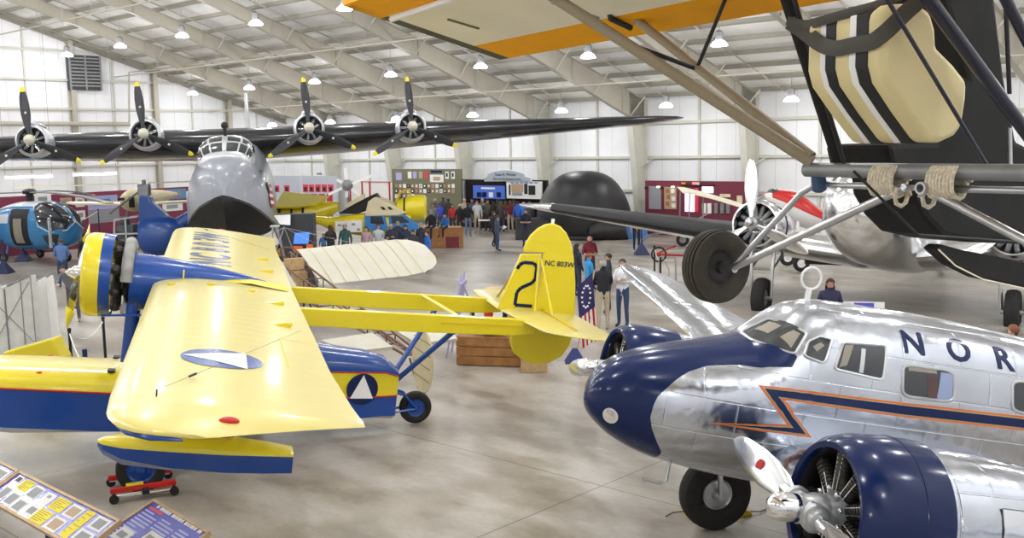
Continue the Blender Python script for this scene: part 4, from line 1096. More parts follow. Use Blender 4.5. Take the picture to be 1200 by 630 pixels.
# wing with orange tip, leading and trailing edges
z_te, z_le, c_te, c_le = .90, 1.27, .05, -1.30
def wp_(c, s_, dz=0): return hl(c, s_, z_te+(z_le-z_te)*(c_te-c)/(c_te-c_le)+dz)
def slab(c0, c1, s0, s1, t0, t1, m=None):
    m = m or MB()
    return m.loft([[wp_(c0, s0), wp_(c1, s0), wp_(c1, s0, t1), wp_(c0, s0, t0)], [wp_(c0, s1), wp_(c1, s1), wp_(c1, s1, t1), wp_(c0, s1, t0)]], True)
for sg in (1, -1):
    a, b_ = (.12, 4.2)
    slab(-1.0, -.27, sg*a, sg*(b_-.13), .15, .08).build('wing_panel', M['cream_dope'], ha, smooth=False)
    slab(-.27, .05, sg*a, sg*(b_-.13), .08, .015).build('trailing_edge', M['orange'], ha, smooth=False)
    slab(-1.30, -1.0, sg*a, sg*(b_+.03), .06, .15).build('leading_edge', M['orange'], ha, smooth=False)
    slab(-1.27, .05, sg*(b_-.13), sg*(b_+.03), .05, .02, None).build('wing_tip', M['olive_dark'], ha, smooth=False)
    MB().tube([wp_(-.98, sg*4.05, -.02), wp_(-1.05, sg*1.0, -.02)], .022, 8).build('spar_tube', M['white'], ha)
    MB().bar(wp_(-.75, sg*3.55, -.005), wp_(-.52, sg*3.5, -.005), .035, .01).build('rib_patch', M['olive'], ha, smooth=False)
    MB().bar(wp_(-.62, sg*2.3, -.004), wp_(-.30, sg*2.25, -.004), .03, .01).build('rib_patch', M['grey_metal'], ha, smooth=False)
    B0 = hl(.0, sg*.68, .07)
    MB().tube([B0, wp_(-1.0, sg*2.05)], .033, 10).build('wing_strut', M['khaki_tube'], ha)
    MB().tube([B0+V((0,0,.03)), wp_(-.16, sg*2.03)], .028, 10).build('wing_strut', M['khaki_tube'], ha)
    f1 = B0.lerp(wp_(-.16, sg*2.03), .62); f2 = B0.lerp(wp_(-1.0, sg*2.05), .62)
    MB().tube([f1, wp_(-.2, sg*1.15)], .012, 8).build('jury_strut', M['dark'], ha)
    MB().tube([f2, f1], .014, 8).build('jury_strut', M['dark'], ha)
    MB().tube([wp_(-.30, sg*2.12), wp_(-.30, sg*2.12, -.02), wp_(-.14, sg*2.12, -.03)], .02, 8).build('strut_fitting', M['dark'], ha)
    # landing gear
    wc = hl(0, sg*1.45, -.56)
    mkw = wheel(ha, wc, .225, .16, M['hub_dark'], hr=.46, treads=5, tyre=M['tread'], name='landing_wheel')
    inn = hl(0, sg*1.31, -.56)
    MB().tube([inn-hl(0,sg*.03,0), inn+hl(0,sg*.12,0)], .024, 12).build('axle_stub', M['alu_dull'], ha)
    MB().tube([inn, hl(-.02, sg*.06, -.05)], .022, 10).build('gear_strut', M['alu_dull'], ha)
    MB().tube([inn, hl(.10, sg*.85, -.10), hl(.10, sg*.74, -.05), hl(.02, sg*.12, -.05)], .018, 10).build('gear_strut', M['alu_dull'], ha)
    # bungee cord wrapped round the axle tube
    m = MB(); c0 = sg*.17
    pts = []
    for k in range(97):
        a = k/12*2*PI; pts.append(hl(.062*math.cos(a), c0-.075+.15*k/96, -.018+.075*math.sin(a)))
    m.tube(pts, .0115, 6)
    pts = [hl(.05*math.cos(k*PI/4), c0+sg*-.09+.01*k*.2, -.09+.05*math.sin(k*PI/4)) for k in range(13)]
    m.tube(pts, .011, 6)
    m.build('bungee_cord', M['rope'], ha)
MB().tube([hl(0,.72,.03), hl(0,-1.5,.03)], .038, 14).build('axle_tube', M['grey_metal'], ha)
MB().tube([hl(.02,.10,-.05), hl(.02,-.10,-.05)], .014, 8).build('spreader_rod', M['alu_dull'], ha)
MB().lathe([(-.03,.03),(.03,.03),(.03,.02),(-.03,.02)], hl(-.06,-.09,-.045), (1,0,0), 14).build('eye_bolt', M['alu_dull'], ha)
# black fabric body
prism_cz([(1092,-60),(1160,-60),(1178,90),(1192,165),(1260,200),(1260,275),(1200,286),(1140,284),(1105,276),(1086,256),(1073,230),(1071,210),(1046,196),(1040,168),(1100,166),(1135,95)], .36, .80).build('fuselage', M['blackfab'], ha, smooth=False, bevel=.03)
prism_cz([(1098,292),(1104,286),(1130,293),(1260,318),(1260,352),(1205,338),(1150,326),(1118,310)], .42, .52).build('belly_panel', M['blackfab'], ha, smooth=False, bevel=.012)
m = MB(); q = [hl(*(lambda t: (t[0], .41, t[1]))(hpx(x, y, .42))) for x, y in ((1098,292),(1118,311),(1150,327),(1205,339),(1258,352))]
m.tube(q, .005, 6); m.build('panel_edging', M['cream_dope'], ha)
# dark tubes of the cabin frame
def ht(p0, s0, p1, s1, r, mm, nm, flat=1):
    a = hpx(*p0, s0); b_ = hpx(*p1, s1)
    return MB().tube([hl(a[0], s0, a[1]), hl(b_[0], s1, b_[1])], r, 12, flat=flat).build(nm, mm, ha)
mk('tube_navy', (.012,.014,.035), .3, coat=.4)
ht((915,-25), .55, (986,196), .55, .036, M['blackfab'], 'cabane_strut')
ht((1080,-12), -.30, (1215,172), -.30, .032, M['tube_navy'], 'cabane_strut')
ht((1034,-10), -.25, (1165,208), -.25, .010, M['tube_navy'], 'control_cable')
ht((925,-20), .45, (992,200), .45, .012, M['dark'], 'control_cable')
ht((1178,-10), .2, (1183,110), .2, .012, M['dark'], 'push_rod')
ht((1183,150), .2, (1184,200), .2, .012, M['alu_dull'], 'push_rod')
ht((1174,-10), -.1, (1225,90), -.1, .028, M['tube_navy'], 'cabane_strut')
ht((1000,200), .2, (1075,275), .0, .007, M['dark'], 'cable'); ht((1075,275), .0, (1215,285), .0, .007, M['dark'], 'cable')
# cream tank with black bands
tank = [(1037,14),(1050,4),(1078,3),(1092,14),(1098,34),(1099,55),(1118,74),(1135,95),(1134,115),(1129,148),(1120,160),(1105,167),(1088,166),(1062,130),(1040,96),(1035,75)]
mk('tank_cream', (.74,.64,.34), .45, noise=.05, nscale=4)
tk = prism_cz(tank, -.16, .30).build('fuel_tank', M['tank_cream'], ha, bevel=.03)
q = [hpx(x, y, -.16) for x, y in tank]; cc = sum(a for a, _ in q)/len(q); zc = sum(b_ for _, b_ in q)/len(q)
def band(s0, s1, k, nm, mm): MB().prism([(cc+(a-cc)*k, zc+(b_-zc)*k) for a, b_ in q], lambda c, z, kk: hl(c, s0+(s1-s0)*kk, z)).build(nm, mm, tk, bevel=.004)
band(-.075, -.005, 1.018, 'tank_band', M['dark']); band(.115, .175, 1.018, 'tank_band', M['dark'])
band(-.005, .035, 1.008, 'pale_band', M['white']); band(.175, .21, 1.008, 'pale_band', M['white'])
def in_poly(p, poly):
    r = False
    for k in range(len(poly)):
        (x0, y0), (x1, y1) = poly[k-1], poly[k]
        if (y0 > p[1]) != (y1 > p[1]) and p[0] < (x1-x0)*(p[1]-y0)/(y1-y0)+x0: r = not r
    return r
def on_tank(px, py, s_alt, lift=.014):
    s_ = -.40
    big = [(cc+(a-cc)*1.03, zc+(b_-zc)*1.03) for a, b_ in q]
    while s_ < .30:
        c, z = hpx(px, py, s_)
        if s_ >= -.162 and in_poly((c, z), big):
            c, z = hpx(px, py, s_-lift); return hl(c, s_-lift, z)
        s_ += .004
    c, z = hpx(px, py, s_alt); return hl(c, s_alt, z)
def webbing(pts, w, nm):
    P = []
    for (a, b_) in zip(pts[:-1], pts[1:]):
        n = max(2, int(math.hypot(b_[0]-a[0], b_[1]-a[1])/5))
        for k in range(n): t = k/n; P.append(on_tank(a[0]+(b_[0]-a[0])*t, a[1]+(b_[1]-a[1])*t, a[2]+(b_[2]-a[2])*t))
    for _ in range(2): P = [P[0]]+[(P[k-1]+P[k]*2+P[k+1])/4 for k in range(1, len(P)-1)]+[P[-1]]
    rings = []
    for k, p in enumerate(P):
        t = (P[min(k+1, len(P)-1)]-P[max(k-1, 0)]).normalized(); vw = (p-(-HO+EYE)).normalized() if False else t
        eye = ha.matrix_basis.inverted() @ EYE; f = (eye-p).normalized(); sd = t.cross(f).normalized()
        rings.append([p+sd*w+f*.006, p+sd*w*.3+f*.012, p-sd*w*.3+f*.012, p-sd*w+f*.006, p-sd*w, p+sd*w])
    MB().loft(rings, True).build(nm, M['strap'], ha)
webbing([(925,26,.50),(946,40,.40),(962,53,.33),(980,58,.30),(1002,52,.1),(1022,50,-.1),(1040,36,-.16),(1062,14,-.16),(1090,-10,-.2)], .036, 'webbing_strap')
webbing([(922,24,.50),(944,30,.42),(985,18,.32),(1030,6,.0),(1060,-8,-.1)], .022, 'webbing_strap')
mb = MB(); 
prism_cz([(954,196),(958,196),(968,196),(972,222),(966,226),(956,226)], .66, .70).build('blue_pouch', M['denim'], ha, bevel=.02)
# hanging cables to the roof
m = MB(); 
for c, s_ in ((-1.2,.6),(-1.2,-.6),(.0,.0)):
    p0 = wp_(c, s_, .15); top = ha.matrix_basis @ p0
    hz = roofz(max(0, min(BW, (top-W0).dot(ND))))-.2-HO.z
    MB().tube([p0, V((p0.x, p0.y, hz))], .006, 5).build('suspension_cable', M['alu_dull'], ha)
# ------------------------------------------------------------------ flat boards and cards
class Board:
    """a board in space: O corner, u and v edge vectors (v runs down the board)"""
    def __init__(s, O, u, v):
        s.O, s.u, s.v = V(O), V(u), V(v); s.n = s.u.cross(s.v).normalized()
        if s.n.dot(EYE-s.O) < 0: s.n = -s.n
    def slab(s, u0, v0, u1, v1, z0, z1, m=None):
        m = m or MB(); P = [s.O+s.u*a+s.v*b_ for a, b_ in ((u0,v0),(u1,v0),(u1,v1),(u0,v1))]
        return m.loft([[p+s.n*z0 for p in P], [p+s.n*z1 for p in P]], True)
    def put(s, name, mm, u0, v0, u1, v1, z0=0, z1=.01, parent=None, bevel=0):
        m = s.slab(u0, v0, u1, v1, z0, z1)
        if parent is not None: m.xf(parent_inv(parent))
        return m.build(name, mm, parent, smooth=False, bevel=bevel)
    def text(s, body, u, v, size, mm, name='lettering', parent=None, z=.012, bold=.02, wide=1.0):
        v1, f1 = text_mesh(body, size, 'CENTER', bold, wide); uu, vv = s.u.normalized(), s.v.normalized()
        P = s.O+s.u*u+s.v*v+s.n*z
        m = MB().add([P+uu*a-vv*b_ for a, b_ in v1], f1)
        if parent is not None: m.xf(parent_inv(parent))
        return m.build(name, mm, parent, smooth=False)
def parent_inv(p):
    Mx = p.matrix_basis.copy(); q = p.parent
    while q is not None: Mx = q.matrix_basis @ Mx; q = q.parent
    return Mx.inverted()
mk('panel_blue', (.09,.10,.60), .25, coat=.6); mk('stand_blue', (.015,.03,.16), .5); mk('yellow_card', (.85,.70,.02), .6)
mk('grey_print', (.30,.31,.33), .6); mk('text_pale', (.45,.48,.75), .5); mk('pink_red', (.70,.05,.10), .5); mk('tan_photo', (.48,.34,.22), .6)
# three reading panels in the lower left corner
TL, TR = atz(23.8, 552, 1.12), atz(142, 610, 1.12)
u = TR-TL; w_ = V((0,0,1)).cross(u).normalized()
if w_.y > 0: w_ = -w_
v = w_*.40+V((0,0,-.20))
def reading_panel(O, u, v, label, cards):
    t = thing('exhibit_lectern', label, 'information panel', V((*(O+u*.5+v*.5).xy, 0)), (0,0,0), 'slanted exhibit lecterns')
    b_ = Board(O, u, v)
    lu, lv = u.length, v.length; a, c = .028/lu, .028/lv
    b_.put('board', M['panel_blue'], a, c, 1-a, 1-c, -.03, .0, t)
    fr = MB(); b_.slab(0, 0, 1, c, -.035, .018, fr); b_.slab(0, 1-c, 1, 1, -.035, .018, fr); b_.slab(0, c, a, 1-c, -.035, .018, fr); b_.slab(1-a, c, 1, 1-c, -.035, .018, fr)
    fr.xf(parent_inv(t)).build('frame', M['wood_pale'], t, smooth=False)
    ctr = V((0,0,0)); top = (O+u*.5+v*.5).z-.06
    MB().bar((0,0,.02), (0,0,top), .07, .07, up=(0,1,0)).build('post', M['stand_blue'], t, smooth=False)
    yaw = math.atan2(u.y, u.x)
    m = MB(); R2 = Matrix.Rotation(yaw, 4, 'Z')
    m.loft([[V((-.42,-.30,0)), V((.42,-.30,0)), V((.42,.30,0)), V((-.42,.30,0))], [V((-.42,-.30,.02)), V((.42,-.30,.02)), V((.42,.30,.02)), V((-.42,.30,.02))]])
    m.loft([[V((-.36,-.22,.02)), V((.36,-.22,.02)), V((.36,.22,.02)), V((-.36,.22,.02))], [V((-.05,-.04,.45)), V((.05,-.04,.45)), V((.05,.04,.45)), V((-.05,.04,.45))]])
    m.xf(R2).build('foot', M['stand_blue'], t, smooth=False)
    for (nm, mm, u0, v0, u1, v1) in cards: b_.put(nm, M[mm], u0, v0, u1, v1, .0, .004, t)
    return t, b_
def cards_with_prints(L):
    out = []
    for mm, u0, v0, u1, v1, ink in L:
        out.append(('card', mm, u0, v0, u1, v1))
    return out
LB = [('paper',.04,.10,.10,.30),('yellow_card',.12,.10,.22,.42),('paper',.24,.12,.34,.50),('paper',.05,.40,.13,.90),('paper',.145,.46,.235,.90),('paper',.25,.56,.34,.93),('paper',.37,.14,.46,.86),('yellow_card',.48,.12,.60,.48),('yellow_card',.46,.54,.58,.92),('paper',.62,.12,.73,.48),('paper',.605,.54,.715,.92),('yellow_card',.75,.10,.82,.90),('paper',.85,.10,.96,.46),('paper',.84,.52,.96,.92)]
pan, pb = reading_panel(TL, u, v, 'slanted reading panel with yellow and white cards, middle of three at the rail', [('card', *q) for q in LB])
for u0, v0, u1, v1, mm in ((.05,.13,.09,.27,'dark'),(.25,.17,.33,.45,'grey_print'),(.155,.55,.225,.84,'grey_print'),(.26,.62,.33,.88,'grey_print'),(.385,.62,.445,.80,'grey_print'),(.40,.2,.43,.28,'grey_print'),(.635,.18,.715,.42,'tan_photo'),(.62,.60,.70,.86,'tan_photo'),(.87,.16,.94,.40,'grey_print'),(.86,.58,.94,.86,'grey_print'),(.06,.5,.12,.8,'grey_print')):
    pb.put('picture', M[mm], u0, v0, u1, v1, .004, .006, pan)
for q in LB:
    if q[0] == 'yellow_card':
        for k in range(6): pb.put('text_line', M['olive'], q[1]+.008, q[2]+(q[4]-q[2])*(.12+.14*k), q[3]-.008-.02*(k % 3), q[2]+(q[4]-q[2])*(.12+.14*k)+.012, .004, .0055, pan)
LA = [('paper',.70,.30,.80,.62),('paper',.83,.12,.96,.55),('paper',.80,.62,.96,.92),('yellow_card',.55,.12,.66,.5),('paper',.4,.1,.5,.9)]
pa, pab = reading_panel(TL-u*1.0, u*.99, v, 'slanted reading panel cut off by the left border of the view', [('card', *q) for q in LA])
for u0, v0, u1, v1 in ((.85,.18,.94,.48),(.82,.68,.94,.86),(.72,.36,.78,.56)): pab.put('picture', M['grey_print'], u0, v0, u1, v1, .004, .006, pa)
TL, TR = atz(181.5, 585.5, 1.02), atz(247, 624, 1.02); u = (TR-TL)
w_ = V((0,0,1)).cross(u).normalized(); w_ = -w_ if w_.y > 0 else w_
pl = atz(119, 630, .84)-TL
v = w_*.60+V((0,0,-.25)); u = u*1.0
LC = [('pink_red',.06,.12,.30,.17)]
pc, pcb = reading_panel(TL, u, v, 'slanted reading panel with white title and red box in pale wooden frame', [('card', *q) for q in LC])
k = 0; x = .13
while x < .90:
    wd = (.035,.05,.028,.045,.03,.055)[k % 6]
    pcb.put('title_lettering', M['paper'], x, .035, x+wd, .10, .001, .004, pc); x += wd+(.010 if k % 4 else .03); k += 1
for col in range(3):
    for r in range(11):
        vv = .20+.065*r
        if col > 0 and .42 < vv < .75: continue
        pcb.put('text_line', M['text_pale'], .05+.31*col, vv, .05+.31*col+(.27 if r % 5 else .16), vv+.028, .001, .003, pc)
for u0, v0, u1, v1, ink in ((.42,.44,.66,.72,1),(.70,.42,.88,.58,1),(.08,.62,.30,.86,0)):
    pcb.put('card', M['paper'], u0, v0, u1, v1, .001, .004, pc); pcb.put('picture', M['grey_print'], u0+.04, v0+.07, u1-.05, v1-.06, .004, .006, pc)

# ------------------------------------------------------------------ rope posts
def stanchion(px, py, label, h=.98, mm='dark', base='disc', grp='rope posts'):
    p = gnd(px, py); t = thing('rope_post', label, 'rope post', p, group=grp)
    MB().tube([(0,0,.02),(0,0,h)], .032, 10).build('post', M[mm], t)
    if base == 'disc': MB().lathe([(0,.17),(.02,.17),(.035,.12),(.04,.03),(.04,0)], (0,0,0), (0,0,1), 20).build('base', M[mm], t)
    else: MB().loft([[V((-.3,-.3,0)),V((.3,-.3,0)),V((.3,.3,0)),V((-.3,.3,0))],[V((-.3,-.3,.03)),V((.3,-.3,.03)),V((.3,.3,.03)),V((-.3,.3,.03))],[V((-.04,-.04,.48)),V((.04,-.04,.48)),V((.04,.04,.48)),V((-.04,.04,.48))]]).build('base', M[mm], t, smooth=False)
    MB().ball((0,0,h+.015), .045, 10, 6).build('cap', M[mm], t)
    return p+V((0,0,h-.05))
mk('post_navy', (.02,.03,.10), .5)
s1 = stanchion(85, 441, 'black rope post standing left of the pylon beneath the amphibian engine')
s2 = stanchion(124, 424, 'black rope post just behind the blue engine pylon')
s3 = stanchion(752, 298, 'navy rope post with pyramid foot in front of the blue glow', 1.5, 'post_navy', 'pyr')
s4 = stanchion(838, 276, 'navy rope post with pyramid foot beneath the propliner wing', 1.4, 'post_navy', 'pyr')
s5 = stanchion(767, 322, 'thin black rope post behind the tip of the polished wing', 1.0)
s6 = stanchion(774, 340, 'black rope post below the spoked ring wheel', 1.0)
s7 = stanchion(5, 320, 'navy rope post with pyramid foot before the light blue helicopter', 1.3, 'post_navy', 'pyr')
s8 = stanchion(28, 306, 'navy rope post with pyramid foot under the helicopter door', 1.5, 'post_navy', 'pyr')
s9 = stanchion(118, 291, 'navy rope post with pyramid foot before the maroon display wall', 1.9, 'post_navy', 'pyr')
def rope(a, b_, label, sag=.25, r=.014, mm='white'):
    pts = []
    for i in range(13):
        t = i/12; p = a.lerp(b_, t); pts.append(p-V((0,0,sag*4*t*(1-t))))
    tag(MB().tube(pts, r, 6).build('barrier_rope', M[mm]), label, 'rope', 'barrier ropes')
rope(s1, s2, 'white rope slung between the two black posts under the amphibian engine')
rope(s1, gnd(100, 452)+V((0,0,.45)), 'white rope drooping from the left black post towards the hull', .1)
rope(s5, s6, 'white rope between the posts beside the polished wing tip', .12)
rope(s3, s4, 'pale rope from the blue glow to the post beneath the propliner wing', .45)
rope(s8, s9, 'pale rope before the maroon display wall', .35)
# navy stand beside the hull
t = thing('floor_stand', 'navy floor stand with a sloping foot beside the amphibian bow', 'stand', gnd(102, 452))
MB().tube([(0,0,0),(0,0,.75)], .05, 10).build('post', M['stand_blue'], t)
MB().loft([[V((.0,-.2,.0)),V((.7,-.2,.0)),V((.7,.2,.0)),V((0,.2,0))],[V((.05,-.2,.18)),V((.6,-.2,.42)),V((.6,.2,.42)),V((.05,.2,.18))]]).build('foot', M['stand_blue'], t, smooth=False)

# ------------------------------------------------------------------ fabric wing panels standing at the left
mk('fabric_white', (.62,.63,.60), .5, noise=.12, nscale=4)
fbp = atz(0, 425, 0)
def standing_panel(pts, label, mm, th=.12, Y=None, ribs=()):
    q = [aty(x, y, Y) for x, y in pts]; q2 = [aty(x, y, Y) for x, y in pts]
    base = V((sum(p.x for p in q)/len(q), Y, 0)); t = thing('wing_panel', label, 'wing panel', base, group='wing panels stood on end')
    n = V((.25, 1, 0)).normalized()*th
    MB().loft([[p-base for p in q], [p+n-base for p in q]], True).build('skin', M[mm], t, smooth=False, bevel=.02)
    for (x0, y0, x1, y1, r) in ribs:
        a, b_ = aty(x0, y0, Y), aty(x1, y1, Y); k = V((0,-.015,0))
        MB().tube([a+k-base, b_+k-base], r, 6).build('rib', M['grey_metal'], t)
    return t
Yp = 22.6
standing_panel([(-40,345),(8,334),(22,328),(36,322),(44,420),(46,450),(-40,450)], 'torn translucent white fabric wing panel with dark ribs leaning at the left', 'fabric_white', .18, Yp, [(5,338,14,440,.02),(-5,400,34,330,.008),(0,360,40,400,.008),(24,330,32,430,.010),(36,324,44,420,.012),(8,335,36,322,.016)])
standing_panel([(41,331),(52,324),(62,425),(64,448),(48,448)], 'narrow clean white wing panel standing on end, left half of a pair', 'white_gloss', .08, 23.0)
standing_panel([(53,327),(60,322),(75,425),(78,448),(65,448)], 'narrow clean white wing panel standing on end, right half of a pair', 'white_gloss', .08, 22.9)
q = [aty(x, y, 19.0) for x, y in ((3,413),(60,397),(72,420),(76,452),(-2,452))]
base = V((q[0].x+.5, 19.0, 0))
t = thing('control_surface', 'yellow slab-sided control surface standing behind the amphibian bow', 'control surface', base)
MB().loft([[p-base for p in q], [p-base+V((.05,.35,.02)) for p in q]], True).build('skin', M['yellow'], t, smooth=False, bevel=.03)
MB().bar(q[3]-base+V((0,.17,0)), V((q[3].x-base.x, .17, 0)), .05, .05).bar(q[4]-base+V((0,.17,0)), V((q[4].x-base.x, .17, 0)), .05, .05).build('stand', M['dark'], t, smooth=False)

# ------------------------------------------------------------------ antique monoplane with cream wings
nose = atz(329, 309, 1.75); tail = atz(491, 418, .72)
ax = (nose-tail); ax.z = 0; yawb = math.atan2(ax.y, ax.x)
bl_ = thing('antique_monoplane', 'antique monoplane with cream fabric wings and bare brown frame tail', 'airplane', V((*nose.xy, 1.75)), (0, math.asin((1.75-.72)/ (nose-tail).length)*-1.0, yawb))
Lb = (nose-tail).length
mk('wing_cream', (.60,.58,.49), .4, noise=.04, nscale=3)
for s_ in (1, -1):
    sec = [((-.30, s_*.30, .40), 1.9, .06), ((-.05, s_*2.6, .42), 2.0, .06), ((-.0, s_*3.2, .42), 1.9, .055), ((-.08, s_*3.5, .41), 1.65, .05), ((-.25, s_*3.7, .38), 1.25, .04), ((-.50, s_*3.80, .34), .7, .03)]
    wo = wing([(*q, .25) for q in sec], low=-.6).build('wing', M['wing_cream'], bl_, auto=50)
    for k in range(8):
        y = .6+.36*k
        P = []
        k2 = min(1, (y-.3)/2.3); le_ = -.30+.25*k2
        for j, (x, z) in enumerate(AF[1:]): P.append(V((le_-x*1.92, s_*y, .40+.02*k2+z*.06*1.95-x*1.92*math.sin(.25)+.006)))
        MB().tube(P, .012, 5).build('rib', M['cream'], wo)
# open fuselage frame
def fr_pt(i, t, k):
    h = .38*(1-t*.75); w_ = .33*(1-t*.8); x = .25-t*Lb*.98
    c = ((w_, h*.6), (w_, -h), (-w_, -h), (-w_, h*.6))[k]; return V((x, c[0], c[1]))
frame_m = mk('ash_brown', (.16,.07,.035), .5)
for k in range(4): MB().bar(fr_pt(0, .0, k), fr_pt(0, 1.0, k), .035, .035).build('longeron', frame_m, bl_, smooth=False)
N_ = 9
for i in range(1, N_+1):
    t = i/N_
    for a, b_ in ((0,1),(1,2),(2,3),(3,0)): MB().bar(fr_pt(0, t, a), fr_pt(0, t, b_), .022, .022).build('frame_strut', frame_m, bl_, smooth=False)
m = MB()
for i in range(N_):
    t0, t1 = i/N_, (i+1)/N_
    for a, b_ in ((0,1),(1,0),(3,2),(2,3)): m.tube([fr_pt(0, t0, a), fr_pt(0, t1, b_)], .005, 4)
m.build('bracing_wire', M['alu_dull'], bl_)
MB().box((-.55,0,-.2), (1.2,.62,.45)).build('cockpit_tub', M['wood_pale'], bl_, smooth=False)
MB().box((-1.05,0,.12), (.06,.5,.5)).box((-.8,0,-.02), (.5,.5,.05)).build('seat', M['wood_pale'], bl_, smooth=False)
MB().lathe([(0,.20),(.025,.225),(0,.25),(-.025,.225),(0,.20)], (-.62,0,.42), (-.5,0,1), 24).build('steering_wheel', frame_m, bl_)
MB().tube([(-.5,0,-.1),(-.62,0,.42)], .02, 8).build('steering_column', frame_m, bl_)
MB().tube([(-.3,.3,.2),(-.3,0,1.0),(-.3,-.3,.2)], .025, 8).build('cabane', M['grey_metal'], bl_)
m = MB()
for s_ in (1,-1):
    for y in (1.5, 3.0): m.tube([(-.3,0,1.0),(-.4,s_*y,.16)], .004, 4)
m.build('wing_wire', M['alu_dull'], bl_)
for s_ in (1, -1):
    for y in (.5,): 
        tw = MB().lathe([(0,.30),(.025,.325),(0,.35),(-.025,.325),(0,.30)], (.1,s_*.75,-1.40), (0,1,0), 28).build('main_wheel', M['rubber'], bl_)
        m = MB()
        for k in range(12): m.tube([(.1,s_*.75,-1.40), (.1+.31*math.cos(k*PI/6), s_*.75, -1.40+.31*math.sin(k*PI/6))], .004, 4)
        m.build('spokes', M['alu_dull'], tw)
    MB().tube([(.1,s_*.68,-1.40),(.1,s_*.45,-.2)], .025, 6).build('gear_leg', frame_m, bl_)
    tpm = MB(); xt = -Lb*.80
    tpm.loft([[V((xt, s_*.25, .02)), V((xt-1.0, s_*.25, .02))], [V((xt-.1, s_*1.35, .02)), V((xt-1.0, s_*1.15, .02))]], False, False)
    tpm.build('tailplane', M['wing_cream'], bl_, smooth=False, solid=.05)
rd_ = [(math.cos(a)*.42-.0, math.sin(a)*.62) for a in [k*2*PI/24 for k in range(24)]]
MB().prism([(-Lb*1.02+x, z-.02) for x, z in rd_], lambda u_, v_, k: V((u_, -.02+.04*k, v_))).build('rudder', M['cream'], bl_, smooth=False)
for zz in (-.35,-.1,.15,.38): MB().bar((-Lb*1.02-.36,.024,zz),(-Lb*1.02+.36,.024,zz),.004,.015).build('rudder_rib', M['olive'], bl_, smooth=False)
MB().tube([(-Lb*.95,0,-.15),(-Lb*1.0,0,-.60),(-Lb*1.05,0,-.68)], .02, 6).build('tail_skid', frame_m, bl_)

# ------------------------------------------------------------------ crate with round wooden body and roundel, block, easel, flag
pc_ = gnd(588, 424)
t = thing('wooden_plinth', 'long low plank plinth on the floor below the yellow rudder', 'plinth', pc_, (0,0,R(-14)))
for k in range(3): MB().box((0,-.45,.11+.2*k), (1.75,.05,.185)).build('plank', M['wood'], t, smooth=False, bevel=.008)
MB().box((0,0,.6), (1.8,.95,.05)).build('top', M['wood'], t, smooth=False, bevel=.008)
MB().box((0,.05,.29), (1.70,.85,.56)).build('core', M['wood'], t, smooth=False)
b0 = pc_+V((.0,.1,.625))
t = thing('round_wooden_keg', 'round tan wooden keg with a white and navy roundel resting on the plinth', 'keg', b0+V((-.15,0,.0)), (0,0,R(-100)))
MB().lathe([(-.55,.30),(-.45,.42),(-.1,.50),(.25,.48),(.5,.38),(.55,.02)], (0,0,.50), (1,0,0), 28).build('staves', M['wood_pale'], t)
MB().lathe([(.50,.39),(.57,.37),(.57,.30)], (0,0,.50), (1,0,0), 28).build('roundel_ring', M['navy'], t)
MB().lathe([(.57,.30),(.575,.30),(.575,.0)], (0,0,.50), (1,0,0), 28).build('roundel_disc', M['white'], t)
MB().lathe([(.576,.10),(.58,.10),(.58,.0)], (0,0,.50), (1,0,0), 20).build('roundel_centre', M['red'], t)
tag(MB().box((0,0,.28),(.55,.42,.56)).build('wooden_block', M['wood_pale'], smooth=False, bevel=.015), 'square pale wooden block standing beneath the yellow rudder', 'block').location = gnd(626, 434)
# easel
pe = gnd(539, 416)
t = thing('easel', 'white easel with lilac edged board leaning behind the tail booms', 'easel', pe, (0,0,R(172)))
mk('lilac', (.42,.40,.66), .5)
MB().box((.02,0,1.05), (.05,.75,1.25), Euler((0,R(-12),0))).build('board', M['lilac'], t, smooth=False)
MB().box((.055,0,1.05), (.02,.62,1.1), Euler((0,R(-12),0))).build('poster', M['paper'], t, smooth=False)
for y in (-.3,.3): MB().bar((.25,y,0),(-.12,y*.6,1.85),.035,.035).build('leg', M['lilac'], t, smooth=False)
MB().bar((-.7,0,0),(-.08,0,1.7),.035,.035).build('leg', M['lilac'], t, smooth=False)
# flag on a stand
pf = gnd(674, 424)
t = thing('flag', 'circle of stars flag hanging from a pole with a navy foot', 'flag', pf)
topf = aty(697, 316, pf.y)-pf; footf = V((0,0,.05))
MB().tube([footf, (.05,0,.3), topf], .014, 8).build('pole', M['wood_pale'], t)
MB().loft([[V((-.22,-.22,0)),V((.22,-.22,0)),V((.22,.22,0)),V((-.22,.22,0))],[V((-.05,-.05,.30)),V((.05,-.05,.30)),V((.05,.05,.30)),V((-.05,.05,.30))]]).build('foot', M['stand_blue'], t, smooth=False)
def fq(px, py): return aty(px, py, pf.y-.03)-pf
A0_, B0_, C0_, D0_ = fq(676,337), fq(694,320), fq(700,398), fq(682,408)
def fl_pt(a, b_): # a across, b down, with folds
    p = A0_.lerp(B0_, a).lerp(D0_.lerp(C0_, a), b_); return p+V((0, .05*math.sin(a*9+b_*3)*(.3+b_), 0))
def fl_patch(a0, a1, b0_, b1_, off):
    n = 8; vs = [fl_pt(a0+(a1-a0)*i/n, b0_+(b1_-b0_)*j/n)+V((0,-off,0)) for i in range(n+1) for j in range(n+1)]
    return MB().add(vs, [(i*(n+1)+j, i*(n+1)+j+1, (i+1)*(n+1)+j+1, (i+1)*(n+1)+j) for i in range(n) for j in range(n)])
cl_ = fl_patch(0,1,0,1,0).build('cloth', M['white'], t)
for k in range(4): fl_patch(.04+.26*k,.16+.26*k,.48,1,.008).build('red_stripe', M['red_flat'], cl_)
mk('flag_navy', (.03,.025,.12), .7)
fl_patch(-.01,1.01,-.01,.5,.012).build('canton', M['flag_navy'], cl_)
